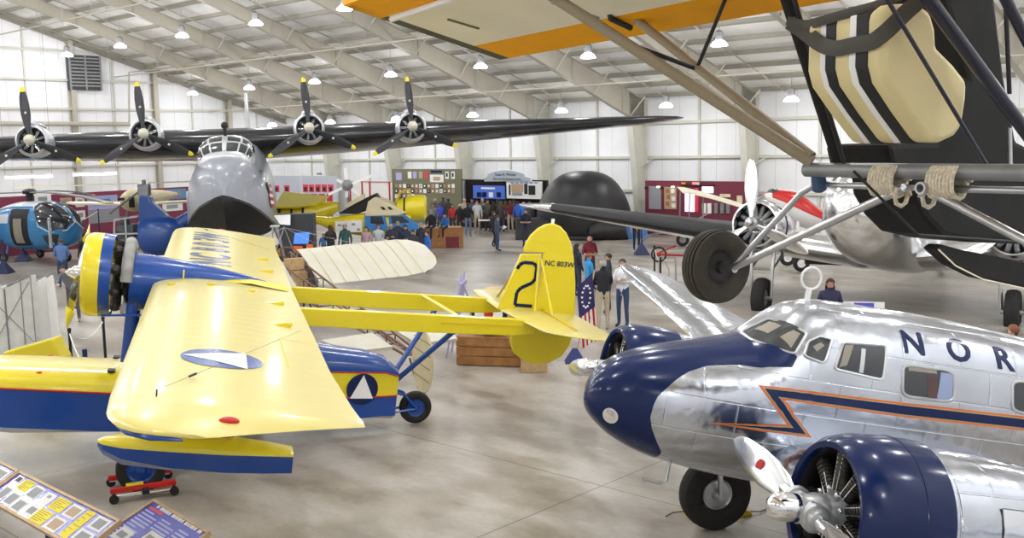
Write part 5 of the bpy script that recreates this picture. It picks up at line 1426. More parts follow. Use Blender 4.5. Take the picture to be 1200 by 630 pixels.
for k in range(13):
    a = 2*PI*k/13; p = fl_pt(.52+.27*math.cos(a), .25+.16*math.sin(a))+V((0,-.03,0))
    q = [p+V((r*math.sin(j*PI/5), 0, r*math.cos(j*PI/5))) for j, r in zip(range(10), [.034,.015]*5)]
    MB().add(q, [tuple(range(10))]).build('star', M['white'], cl_, smooth=False)

# ------------------------------------------------------------------ wheel chocks
e_w = el.matrix_basis @ V((-1.68, -2.2, -1.30))
for (px, py, lab, rz) in ((813, 602, 'yellow wheel chock left of the airliner wheel', 30), (866, 601, 'yellow wheel chock right of the airliner wheel', 210)):
    p = gnd(px, py); t = thing('wheel_chock', lab, 'chock', p, (0,0,R(rz-15)), 'yellow wheel chocks')
    MB().prism([(-.12,0),(.12,0),(.03,.12),(-.10,.05)], lambda u_, v_, k: V((u_, -.13+.26*k, v_))).build('wedge', M['yellow_flat'], t, smooth=False, bevel=.008)
    MB().tube([(-.10,.05,.03),(-.25,.08,.02),(-.38,.0,.012)], .008, 5).build('cord', M['strap'], t)

# ------------------------------------------------------------------ black inflatable dome with tunnel
pd = gnd(684, 281); Yd = pd.y+2.2
mk('dome_black', (.016,.016,.018), .42, noise=.2, nscale=2, bump=.25, bscale=1.6)
ce = aty(684, 250, Yd); t = thing('inflatable_dome', 'black inflatable dome theatre with a crawl tunnel on its left', 'dome', (ce.x, Yd, 0))
rd0 = 57/1200*Yd; htop = aty(684, 200, Yd).z
m = MB(); rings = []
for i in range(17):
    th = PI/2*i/16; rr = rd0*(math.cos(th)**.75); z = htop*(.02+.98*math.sin(th))
    pr = 1.02-.10*max(0, (.25-i/16))*4
    rings.append([V((rr*pr*math.cos(2*PI*j/36), rr*pr*math.sin(2*PI*j/36), z)) for j in range(36)])
m.loft(rings, False).build('shell', M['dome_black'], t)
a = aty(604, 268, Yd-1.0)-t.location; b_ = aty(645, 266, Yd-1.0)-t.location
MB().loft([[V((q.x, q.y+r*math.cos(PI*j/14)*1.0, max(0, r*1.55*math.sin(PI*j/14)))) for j in range(15)] for q, r in ((a+V((0,0,0)), .62),(a+V((.05,0,0)), .70),(a.lerp(b_,.5), .68),(b_, .75),(b_+V((1.2,.6,0)), .8))], True, False).build('tunnel', M['dome_black'], t, auto=50)
MB().tube([(rd0*math.cos(x)*1.02, rd0*math.sin(x)*1.02, .10) for x in [k*2*PI/40 for k in range(41)]], .12, 8).build('base_roll', M['dome_black'], t)
tag(MB().loft([[V((x, r*math.cos(2*PI*j/16)*.9, r+r*math.sin(2*PI*j/16))) for j in range(16)] for x, r in ((-1.0,.10),(-.9,.35),(-.4,.48),(.1,.42),(.5,.5),(.85,.42),(1.0,.12))]).build('air_duct', M['dome_black']), 'limp black inflation duct lying at the right foot of the dome', 'duct').location = gnd(712, 281)

# ------------------------------------------------------------------ displays along the back wall
def wall_board(px0, px1, ytop, b, name, label, cat, mm, zb=0, th=.12):
    """upright board parallel to the back wall, b metres in front of it"""
    def on(px, py):
        d = ray(px, py); tt = ((W0+ND*b)-EYE).dot(ND)/d.dot(ND); return EYE+d*tt
    p0, p1 = on(px0, ytop), on(px1, ytop); z = (p0.z+p1.z)/2
    t = thing(name, label, cat, V((p0.x, p0.y, 0)))
    B_ = Board(V((p0.x, p0.y, z)), V((p1.x-p0.x, p1.y-p0.y, 0)), V((0,0,-(z-zb))))
    B_.put('panel', mm, 0, 0, 1, 1, -th, 0, t)
    return t, B_, on
def uv(B_, on, px, py):
    p = on(px, py)-B_.O; return p.dot(B_.u)/B_.u.length_squared, p.dot(B_.v)/B_.v.length_squared
def stick(t, B_, on, x0, y0, x1, y1, nm, mm, z=.02, z0=0):
    a = uv(B_, on, x0, y0); b_ = uv(B_, on, x1, y1); return B_.put(nm, mm, a[0], a[1], b_[0], b_[1], z0, z, t)
# olive photograph wall
mk('olive_wall', (.17,.17,.105), .7)
t, B_, on = wall_board(459, 540, 198, 3.0, 'display_wall', 'olive green display wall covered in small framed photographs', 'display wall', M['olive_wall'])
for x in (464,): stick(t, B_, on, x, 202, x+7, 211, 'poster', M['lilac'])
for i, x in enumerate((478,484,491,497.5)): stick(t, B_, on, x, 201, x+4.5, 209, 'poster', (M['paper'], M['lilac'], M['tan_photo'], M['pink_red'])[i])
stick(t, B_, on, 504, 204.5, 520, 213.5, 'map', M['paper']); stick(t, B_, on, 505, 199.6, 518, 202.4, 'name_board', M['navy'])
stick(t, B_, on, 508, 207, 516, 211.5, 'map_drawing', M['tan_photo'], .03, .02)
for x in (522, 529): stick(t, B_, on, x, 201, x+4, 209.5, 'poster', M['paper']); stick(t, B_, on, x+1, 202.5, x+3, 207, 'poster_print', M['navy'], .03, .02)
for r in range(3):
    for c in range(15):
        x = 463+4.75*c; y = 215.5+6*r
        if r == 2 and c > 4: break
        stick(t, B_, on, x, y, x+3.4, y+4.6, 'photo_frame', (M['wood'], M['dark'], M['white'], M['tan_photo'])[(c*3+r) % 4]); stick(t, B_, on, x+.9, y+1.0, x+2.5, y+3.4, 'photograph', M['paper'] if (c+r) % 3 else M['grey_print'], .03, .02)
# white panels with red posts
t, B_, on = wall_board(410, 458, 213, 3.2, 'display_wall', 'white display panels edged with dark red posts', 'display wall', M['paper'])
for x in (410, 424, 433, 456): stick(t, B_, on, x, 213, x+2, 240, 'post', M['red_flat'], .06, -.12)
stick(t, B_, on, 410, 212.2, 458, 213.6, 'top_rail', M['red_flat'], .06, -.12)
# grey cabinet of red pictures
mk('pale_blue', (.50,.54,.62), .5)
t, B_, on = wall_board(318, 394, 206, 4.0, 'display_cabinet', 'pale grey display cabinet with rows of red pictures', 'display cabinet', M['pale_blue'])
for x in (321, 333, 355, 362, 369.5, 377, 384.5): stick(t, B_, on, x, 216 if x > 340 else 217, x+6.5, 225, 'red_picture', M['pink_red']); stick(t, B_, on, x+1.5, 219, x+5, 224, 'dark_figure', M['dark'], .03, .02)
for x in (356, 365, 374, 383): stick(t, B_, on, x, 227, x+7, 236, 'red_picture', M['red_flat'])
stick(t, B_, on, 352.5, 206, 354, 240, 'divider', M['paper'], .05)
stick(t, B_, on, 372, 202.5, 377, 204.6, 'dark_block', M['grey_metal'], .05)
# white sculpture of blades
t = thing('propeller_sculpture', 'white many-bladed propeller mounted before the back wall', 'propeller', aty(407, 240, 62.0))
c0 = aty(407, 217, 62.0)-t.location
for k, (a, L) in enumerate(((20,2.0),(95,1.3),(150,.9),(205,1.6),(265,.9),(320,1.2))): MB().bar(c0, c0+V((math.cos(R(a))*L*.8, 0, math.sin(R(a))*L*.8)), .16, .1, up=(0,1,0)).build('blade', M['white'], t, smooth=False)
MB().ball(c0, .35, 10, 8).build('hub', M['grey_metal'], t); MB().tube([c0, V((c0.x,.3,0))], .08, 6).build('stand', M['grey_metal'], t)
# black booth with blue screen and arched sign
t, B_, on = wall_board(541, 641, 210.5, 3.5, 'exhibit_booth', 'black exhibit booth with a blue screen and an arched sign on top', 'booth', M['black_gloss'])
mk('screen_blue', (.05,.10,.40), .3, emit=(.06,.13,.45), estr=.4)
sc_ = stick(t, B_, on, 555, 217, 592, 233, 'screen', M['screen_blue'], .06)
for x in (560, 566, 574, 583): stick(t, B_, on, x, 225, x+5, 231, 'screen_figure', M['paper'] if x == 574 else M['navy'], .09, .06)
stick(t, B_, on, 565, 219.2, 581, 221.6, 'screen_title', M['paper'], .09, .06)
stick(t, B_, on, 543, 211, 546, 240, 'frame_post', M['grey_metal'], .1)
ph = stick(t, B_, on, 597, 212, 638, 233, 'photo_banner', M['paper'], .25, .15)
for x0, y0, x1, y1, mm in ((600,216,602,228,'dark'),(603,215,617,225,'tan_photo'),(618,215,622,227,'dark'),(623,217,631,228,'dark'),(604,225,616,229,'grey_print')): stick(t, B_, on, x0, y0, x1, y1, 'banner_picture', M[mm], .27, .25)
for k in range(6): stick(t, B_, on, 602+5.6*k, 213.2, 605.8+5.6*k, 214.5, 'banner_letter', M['blue_light'], .27, .25)
sgn = []
for px, py in ((573,211.5),(573,208),(576.5,206.5),(577,203.5),(584,201),(593,199.4),(598,199),(603,199.4),(612,201),(619,203.5),(619.5,206.5),(626,208),(626,211.5)): sgn.append(on(px, py))
mk('sign_grey', (.42,.47,.53), .5); mk('sign_ink', (.10,.14,.20), .5)
Pi = parent_inv(t); n_ = B_.n
MB().loft([[Pi @ (p+n_*.28) for p in sgn], [Pi @ (p+n_*.38) for p in sgn]], True).build('arched_sign', M['sign_grey'], t, smooth=False)
MB().loft([[Pi @ (p+n_*.26+V((0,0,.0))) for p in [on(572,212.3), on(572,207.4), on(575.6,206), on(576,203), on(584,200.3), on(598,198.2), on(612,200.3), on(620.2,203), on(620.6,206), on(627,207.4), on(627,212.3)]], [Pi @ (p+n_*.30) for p in [on(572,212.3), on(572,207.4), on(575.6,206), on(576,203), on(584,200.3), on(598,198.2), on(612,200.3), on(620.2,203), on(620.6,206), on(627,207.4), on(627,212.3)]]], True).build('sign_border', M['white'], t, smooth=False)
def on_sign(body, px, py, size, wide=1.0):
    a = uv(B_, on, px, py); B_.text(body, a[0], a[1], size, M['sign_ink'], 'lettering', t, .40, .02, wide)
on_sign('Peter R. Warner', 598, 204.2, .25, .95); on_sign('Discover the Sound by Night', 599.5, 209.3, .19, .95)
# maroon booth at the right of the back wall
mk('maroon_wall', (.16,.022,.045), .6); mk('glow_warm', (.9,.8,.6), .5, emit=(1,.80,.55), estr=2.5); mk('glow_pink', (.9,.7,.9), .5, emit=(1,.85,1), estr=1.6)
t, B_, on = wall_board(756, 872, 212, 2.2, 'exhibit_booth', 'maroon exhibit booth with lit picture panels and an exit sign', 'booth', M['maroon_wall'])
stick(t, B_, on, 761, 218, 775, 245, 'grey_panel', M['grey_print'], .05); stick(t, B_, on, 779, 219, 793, 245, 'picture_panel', M['tan_photo'], .05)
for k, (x, y) in enumerate(((781,221),(787,221),(782,228),(788,230),(781,236),(788,238))): stick(t, B_, on, x, y, x+4, y+5, 'picture', M['paper'] if k % 2 else M['wood'], .07, .05)
for x in (775, 792): stick(t, B_, on, x-1, 217.6, x+1, 219.4, 'spot_lamp', M['glow_warm'], .35, .2)
for x in (761, 779): stick(t, B_, on, x-1, 218.6, x+1, 221, 'spot_lamp_housing', M['dark'], .35, .2)
stick(t, B_, on, 803, 222, 814, 248, 'lit_doorway', M['glow_pink'], .02); stick(t, B_, on, 823, 218.5, 836, 226, 'lit_window', M['glow_pink'], .02)
stick(t, B_, on, 799, 216, 838, 217.6, 'lintel', M['dark'], .15); stick(t, B_, on, 815, 220, 819, 248, 'banner', M['pink_red'], .08)
for x in (824, 830, 838, 845, 852): stick(t, B_, on, x, 238, x+4, 250, 'rail_panel', M['paper'] if x < 836 else M['grey_metal'], .08)
stick(t, B_, on, 844, 227, 856, 231, 'cream_label', M['cream'], .04); stick(t, B_, on, 864, 229, 870, 238, 'cream_notice', M['cream'], .04)
ex = mk('exit_red', (.8,.05,.05), .4, emit=(1,.05,.05), estr=.8)
eo = stick(t, B_, on, 812.5, 213.2, 820, 216.4, 'exit_sign', M['paper'], .12, .02)
a = uv(B_, on, 816.2, 214.8); B_.text('EXIT', a[0], a[1], .17, M['exit_red'], 'lettering', eo, .13, .02)
stick(t, B_, on, 800, 213.5, 804, 215.6, 'alarm', M['orange'], .12, .02)
# maroon partition along the gable side
d0, d1 = aty(0, 226, 47.0), aty(238, 211, 58.0)
t = thing('display_wall', 'long maroon display wall with posters behind the helicopters', 'display wall', V((d0.x-4, d0.y-1.5, 0)))
dv = d1-d0; dv.z = 0; O = d0-dv*.25; O.z = d0.z
B2 = Board(V((O.x, O.y, 2.75)), dv*1.6, V((0,0,-2.75)))
mk('maroon_pale', (.22,.035,.075), .6)
B2.put('panel', M['maroon_pale'], 0, 0, 1, 1, -.15, 0, t)
def onp(B, px, py):
    d = ray(px, py); tt = (B.O-EYE).dot(B.n)/d.dot(B.n); p = EYE+d*tt-B.O; return p.dot(B.u)/B.u.length_squared, p.dot(B.v)/B.v.length_squared
mk('teal_print', (.12,.30,.50), .6)
for x0, y0, x1, y1, mm in ((70,232,84,239,'tan_photo'),(88,231,99,242,'paper'),(102,230,138,244,'lilac'),(88,247,100,257,'paper'),(103,247,140,259,'grey_print'),(152,226,168,238,'paper'),(184,224,193,231,'tan_photo'),(195,222,218,232,'teal_print'),(190,238,214,246,'paper'),(218,224,236,244,'paper'),(40,228,60,238,'paper')):
    a = onp(B2, x0, y0); b_ = onp(B2, x1, y1); B2.put('poster', M[mm], a[0], a[1], b_[0], b_[1], 0, .02, t)
    B2.put('poster_print', M['blue_light' if mm == 'lilac' else 'grey_print'], a[0]+(b_[0]-a[0])*.2, a[1]+(b_[1]-a[1])*.25, b_[0]-(b_[0]-a[0])*.25, b_[1]-(b_[1]-a[1])*.3, .02, .03, t)
# white strip lamps above it
for i, (x0, x1, y) in enumerate(((6, 61, 206.5), (86, 136, 203.2))):
    a, b_ = aty(x0, y, 44.0), aty(x1, y-1.5, 45.5); L = thing('strip_lamp', ('leftmost' if i == 0 else 'right-hand')+' white fluorescent strip lamp hung below the dark wing', 'lamp', (a+b_)/2, group='fluorescent strip lamps')
    c = L.location
    mk('tube_glow', (1,1,1), .4, emit=(1,1,1), estr=6)
    MB().tube([a-c-V((0,0,.05)), b_-c-V((0,0,.05))], .05, 8).build('tube', M['tube_glow'], L); MB().bar(a-c+V((0,0,.03)), b_-c+V((0,0,.03)), .18, .08).build('housing', M['white'], L, smooth=False)
    for p in (a, b_):
        q = p-c; zz = roofz(min(BW, max(0, (p-W0).dot(ND))))-c.z-.2
        MB().tube([q+V((0,0,.05)), V((q.x, q.y, zz))], .01, 4).build('hanger', M['grey_metal'], L)
# dark louvre high on the gable wall
def ong(px, py):
    Pn = W0+ED*(A1-.45); d = ray(px, py); tt = (Pn-EYE).dot(ED)/d.dot(ED); return EYE+d*tt
p0, p1 = ong(79.5, 64), ong(120, 106)
t = thing('wall_louvre', 'dark grey square louvre high on the gable wall', 'vent', (p0+p1)/2)
cw = ND*(-1); wd = abs((p1-p0).dot(ND)); hh = p0.z-p1.z; c = t.location.copy()
B3 = Board(c-(-ND)*wd/2+V((0,0,hh/2)), -ND*wd, V((0,0,-hh))); 
mk('louvre', (.045,.047,.042), .6)
B3.put('backing', M['louvre'], 0, 0, 1, 1, -.35, 0, t)
for k in range(9): B3.put('slat', M['grey_metal'], .05, .06+.10*k, .95, .10+.10*k, 0, .05, t)
for x in (0, .48, .95): B3.put('frame_bar', M['grey_metal'], x, 0, x+.05, 1, 0, .08, t)
# ------------------------------------------------------------------ people
def hand_chain(w, d, side, out):
    """w wrist, d direction of the hand, side = thumb direction; five short finger chains"""
    w, d, side = V(w), V(d).normalized(), V(side).normalized(); n = d.cross(side)
    return w, d, side, n
class Fig:
    def __init__(s): s.v = []; s.r = []; s.e = []; s.t = []
    def add(s, p, r, parent=None, tag_=None):
        s.v.append(V(p)); s.r.append(r if isinstance(r, tuple) else (r, r)); i = len(s.v)-1
        if parent is not None: s.e.append((parent, i)); s.t.append(tag_)
        return i
def skeleton(pose):
    f = Fig(); J = dict(hipL=(-.095,0,.90), kneeL=(-.105,.02,.50), ankL=(-.11,-.02,.09), toeL=(-.13,.15,.035),
                        hipR=(.095,0,.90), kneeR=(.105,.02,.50), ankR=(.11,-.02,.09), toeR=(.13,.15,.035),
                        pel=(0,0,.95), waist=(0,0,1.10), chest=(0,.0,1.30), neck=(0,-.01,1.475), head=(0,.015,1.60), crown=(0,.005,1.685),
                        shL=(-.175,-.01,1.405), elL=(-.245,-.03,1.13), wrL=(-.255,.05,.88), hdL=(0,.25,-1), thL=(.3,1,0),
                        shR=(.175,-.01,1.405), elR=(.245,-.03,1.13), wrR=(.255,.05,.88), hdR=(0,.25,-1), thR=(-.3,1,0))
    J.update(pose)
    P = f.add(J['pel'], (.155,.11)); wa = f.add(J['waist'], (.145,.10), P, 'top'); ch = f.add(J['chest'], (.165,.115), wa, 'top')
    nk = f.add(J['neck'], (.058,.058), ch, 'top'); hd = f.add(J['head'], (.076,.092), nk, 'skin'); f.add(J['crown'], (.058,.068), hd, 'skin')
    for s_ in ('L', 'R'):
        h = f.add(J['hip'+s_], (.095,.095), P, 'legs'); k = f.add(J['knee'+s_], .062, h, 'legs'); a = f.add(J['ank'+s_], .046, k, 'legs'); f.add(J['toe'+s_], (.036,.030), a, 'shoe')
        sh = f.add(J['sh'+s_], .068, ch, 'top'); el_ = f.add(J['el'+s_], .046, sh, 'sleeve'); w = f.add(J['wr'+s_], .030, el_, 'fore')
        d = V(J['hd'+s_]).normalized(); th = V(J['th'+s_]); th = (th-d*th.dot(d)).normalized(); n = d.cross(th)
        pm = f.add(V(J['wr'+s_])+d*.065, (.036,.018), w, 'skin')
        kn = V(J['wr'+s_])+d*.10
        for q, L in ((.027,.062),(.009,.072),(-.009,.067),(-.026,.052)):
            b0 = f.add(kn+th*q, .0095, pm, 'skin'); b1 = f.add(kn+th*q+d*L*.55+n*.012*(1 if s_ == 'L' else -1), .0085, b0, 'skin'); f.add(kn+th*q+d*L*.9+n*.032*(1 if s_ == 'L' else -1), .0075, b1, 'skin')
        t0 = f.add(V(J['wr'+s_])+d*.045+th*.040, .011, pm, 'skin'); f.add(V(J['wr'+s_])+d*.085+th*.058, .009, t0, 'skin')
    return f
MI = dict(top=0, sleeve=0, fore=1, legs=2, shoe=3, skin=4)
def body_mesh(pose):
    f = skeleton(pose)
    me = bpy.data.meshes.new('body'); me.from_pydata([tuple(p) for p in f.v], f.e, [])
    o = bpy.data.objects.new('tmp', me); C.objects.link(o)
    o.modifiers.new('k', 'SKIN'); u = o.modifiers.new('u', 'SUBSURF'); u.levels = 1; u.render_levels = 1
    for i, d in enumerate(me.skin_vertices[0].data): d.radius = f.r[i]; d.use_root = (i == 0)
    dg = bpy.context.evaluated_depsgraph_get(); dg.update()
    r = bpy.data.meshes.new_from_object(o.evaluated_get(dg))
    bpy.data.objects.remove(o)
    hp = f.v[4]; fw = V((0,1,0))
    for vv in r.vertices:       # brow, nose and chin
        c = vv.co-hp
        if abs(c.x) < .028 and c.y > .05 and -.035 < c.z < .03: vv.co.y += .018*(1-abs(c.x)/.03)
        if abs(c.x) < .05 and c.y > .03 and -.10 < c.z < -.06: vv.co.y += .012
    segs = [(f.v[a], f.v[b_], (f.r[a][0]+f.r[b_][0])/2, t) for (a, b_), t in zip(f.e, f.t)]
    for i in range(5): r.materials.append(None)
    for p in r.polygons:
        c = p.center; best = (9, None)
        for a, b_, rad, t in segs:
            d = b_-a; k = max(0, min(1, (c-a).dot(d)/max(1e-9, d.length_squared))); q = (c-a-d*k).length/rad
            if q < best[0]: best = (q, t)
        p.material_index = MI[best[1]]; p.use_smooth = True
    return r, f
POSES = dict(
    stand={}, stride=dict(kneeL=(-.1,.12,.52), ankL=(-.1,.10,.10), toeL=(-.12,.26,.04), ankR=(.11,-.16,.11), toeR=(.13,-.01,.035)),
    hold=dict(elL=(-.235,.02,1.13), wrL=(-.11,.24,1.12), hdL=(.8,.5,.1), thL=(0,0,1), elR=(.235,.02,1.13), wrR=(.11,.24,1.12), hdR=(-.8,.5,.1), thR=(0,0,1)),
    phone=dict(elR=(.24,.12,1.20), wrR=(.12,.26,1.42), hdR=(-.3,.2,1), thR=(-1,0,0)),
    crossed=dict(elL=(-.24,.06,1.15), wrL=(.02,.18,1.18), hdL=(1,.1,.05), thL=(0,0,1), elR=(.24,.06,1.15), wrR=(-.02,.20,1.22), hdR=(-1,.1,.05), thR=(0,0,1)),
    lean=dict(waist=(.03,.10,1.08), chest=(.08,.22,1.24), neck=(.12,.34,1.37), head=(.15,.42,1.46), crown=(.165,.46,1.535), shL=(-.09,.26,1.35), elL=(-.20,.34,1.10), wrL=(-.16,.48,.92), shR=(.25,.24,1.32), elR=(.33,.40,1.12), wrR=(.27,.60,1.10), hdR=(-.2,1,.1), thR=(-1,0,.2)),
    sit=dict(hipL=(-.1,.02,.93), kneeL=(-.13,.42,.93), ankL=(-.13,.44,.50), toeL=(-.14,.58,.44), hipR=(.1,.02,.93), kneeR=(.13,.42,.93), ankR=(.13,.44,.50), toeR=(.14,.58,.44),
             elL=(-.24,.06,1.16), wrL=(-.14,.30,1.04), hdL=(.2,1,-.2), thL=(1,0,0), elR=(.24,.06,1.16), wrR=(.14,.30,1.04), hdR=(-.2,1,-.2), thR=(-1,0,0)))
BASE = {}
hairs = {}
def hair_mesh(style, hp, cp):
    m = MB(); c = hp+V((0,-.012,.03)); rings = []
    k = 14
    for i in range(10):
        t = PI*.62*i/9; ring = []
        for j in range(k):
            a = 2*PI*j/k; front = math.sin(a) > .25
            tt = t*(.62 if front else (1.0 if style != 'long' else 1.12)); rr = math.sin(tt)
            ring.append(c+V((.088*rr*math.cos(a), .104*rr*math.sin(a), .098*math.cos(tt))))
        rings.append(ring)
    m.loft(rings, False)
    if style == 'long':
        m.loft([[c+V((.085*g*math.cos(a), -.035+.075*math.sin(a)*g, z)) for a in [PI*.95+PI*1.10*j/10 for j in range(11)]] for z, g in ((.0,1.05),(-.10,1.15),(-.20,1.2),(-.27,1.0))], False, False)
    if style == 'cap':
        m.loft([[c+V((.06*math.cos(a), .085+q, .035)) for a in [PI*j/6 for j in range(7)] for q in (0,)], [c+V((.055*math.cos(a), .10+.07*math.sin(a), .022)) for a in [PI*j/6 for j in range(7)]]], False, False)
    return m
COL = {}
def cmat(rgb, rough=.75):
    k = tuple(round(x, 3) for x in rgb)
    if k not in COL: COL[k] = mat('cloth_%d' % len(COL), rgb, rough, noise=.12, nscale=18)
    return COL[k]
SK = [cmat((.50,.30,.22), .5), cmat((.42,.24,.16), .5), cmat((.58,.37,.28), .5)]
HAIR = dict(dark=(.018,.013,.010), brown=(.085,.045,.022), grey=(.33,.31,.29), blond=(.42,.30,.15), red=(.20,.07,.03), wine=(.05,.01,.02), white=(.6,.58,.55), capnavy=(.03,.04,.10), tan=(.45,.38,.28), knit=(.22,.30,.36), black=(.01,.01,.01))
pn = 0
def person(loc, rz, pose, top, legs, label, hair='dark', style='short', shoe=(.03,.025,.02), h=1.75, short_sleeve=False, group=None, shorts=False, sk=None):
    global pn
    pn += 1
    if pose not in BASE: BASE[pose] = body_mesh(POSES[pose])
    me, f = BASE[pose]
    t = thing('person', label, 'person', loc, (0,0,R(rz)), group); k = h/1.75; t.scale = (k, k, k)
    b_ = bpy.data.objects.new('body', me); C.objects.link(b_); b_.parent = t
    skm = sk or SK[pn % 3]
    for i, mm in enumerate((cmat(top), skm if short_sleeve else cmat(top), cmat(legs), cmat(shoe), skm)):
        b_.material_slots[i].link = 'OBJECT'; b_.material_slots[i].material = mm
    if hair:
        key = (style, pose)
        hm = hair_mesh(style, f.v[4], f.v[5]).build('hair', cmat(HAIR[hair], .6), t)
    hp = f.v[4]
    for s_ in (-1, 1):
        MB().ball(hp+V((s_*.030,.088,.012)), .010, 8, 6).build('eye', M['dark'], t)
        MB().ball(hp+V((s_*.079,-.005,-.005)), (.012,.022,.032), 8, 6).build('ear', skm, t)
    MB().ball(hp+V((0,.093,-.048)), (.020,.006,.006), 8, 6).build('mouth', cmat((.30,.10,.09), .5), t)
    return t
def head_at(px, py, z): p = atz(px, py, z); return V((p.x, p.y, 0))
G = None
person(gnd(707,388), 12, 'crossed', (.012,.013,.022), (.46,.38,.28), 'grey-haired person in a dark blazer and khaki trousers standing back to the viewer', 'grey', h=1.80)
person(gnd(730,383), 150, 'crossed', (.70,.71,.74), (.035,.065,.15), 'brown-haired person in a white shirt and jeans behind the polished wing tip', 'brown', h=1.78)
person(head_at(691,279,1.66), 200, 'hold', (.16,.015,.03), (.05,.05,.06), 'bald person in a maroon polo shirt beside the yellow fin', None, short_sleeve=True, h=1.80)
person(head_at(690,300,1.52), -70, 'hold', (.03,.28,.60), (.06,.08,.14), 'red-haired person in a bright blue jacket beside the yellow fin', 'red', 'short', h=1.64)
person(head_at(676,289,1.55), -60, 'stand', (.015,.02,.04), (.03,.04,.08), 'dark-haired person in navy half hidden behind the yellow fin', 'dark', 'long', h=1.68)
person(head_at(713,301,1.55), 80, 'phone', (.03,.035,.05), (.04,.04,.05), 'dark-haired person in black between the blue jacket and the blazer', 'dark', 'cap', h=1.68)
bo = person(gnd(583,294), -70, 'hold', (.10,.13,.20), (.05,.09,.20), 'child in a grey-blue sweater and jeans carrying white papers across open floor', 'brown', h=1.62)
person(gnd(579,289), -60, 'stride', (.03,.03,.035), (.03,.03,.04), 'person in black walking just behind the child with papers', 'brown', h=1.70)
person(head_at(616,247.5,1.63), 170, 'hold', (.012,.018,.045), (.03,.035,.07), 'person in a navy polo shirt reading in front of the black tunnel', 'brown', h=1.76, short_sleeve=True)
person(gnd(746,293), 185, 'stand', (.75,.50,.16), (.012,.012,.014), 'person in a tan shirt and black shorts under the propliner wing', 'brown', h=1.74, short_sleeve=True)
person(gnd(88,377), 195, 'lean', (.17,.18,.21), (.10,.10,.11), 'dark-haired person in a grey shirt leaning over behind the amphibian propeller', 'dark', h=1.80, shoe=(.30,.22,.14))
person(head_at(71,283,1.62), 20, 'hold', (.09,.17,.38), (.03,.05,.12), 'person in a blue shirt seen from behind near the light blue helicopter', 'brown', h=1.76)
person(head_at(98,277,1.60), 60, 'stand', (.012,.012,.012), (.02,.02,.02), 'person in black standing behind the yellow cowling ring', 'dark', h=1.74)
# visitors behind the cream wing
for px, py, z, rz, pose, top, hair, style, lab, h in (
    (404,266,1.60,170,'stand',(.03,.09,.085),'grey','short','grey-haired person in a dark green jacket behind the cream wing',1.76),
    (379,276,1.10,200,'stand',(.10,.22,.50),'blond','short','small blond child peeking over the root of the cream wing',1.22),
    (387,267,1.55,30,'hold',(.03,.03,.03),'brown','long','bushy-haired person in black with orange trim by the kiosk',1.70),
    (429,268,1.50,160,'stand',(.50,.33,.36),'brown','long','brown-haired person in a pale pink top behind the cream wing',1.62),
    (443,265,1.55,190,'stand',(.55,.58,.64),'brown','long','long-haired person in a white top behind the cream wing',1.66),
    (458,266,1.58,175,'crossed',(.03,.035,.06),'tan','cap','person in a tan hat and dark coat behind the cream wing',1.72),
    (466,262,1.64,200,'stand',(.025,.03,.05),'grey','cap','person in a grey cap behind the tan-hatted visitor',1.78),
    (475,266,1.56,190,'hold',(.02,.03,.06),'dark','long','dark-haired person with a light blue scarf behind the cream wing',1.68),
    (484,272,1.50,160,'stand',(.04,.04,.05),'dark','short','short dark-haired person in charcoal between scarf and knit hat',1.62),
    (493,264,1.60,150,'stand',(.025,.03,.05),'knit','cap','person in a blue knit hat near the tip of the cream wing',1.74),
    (500,273,1.45,120,'stand',(.03,.16,.55),'dark','short','child in a royal blue jacket above the cream wing tip',1.56)):
    person(head_at(px, py, z), rz, pose, top, (.03,.04,.08), lab, hair, style, h=h)
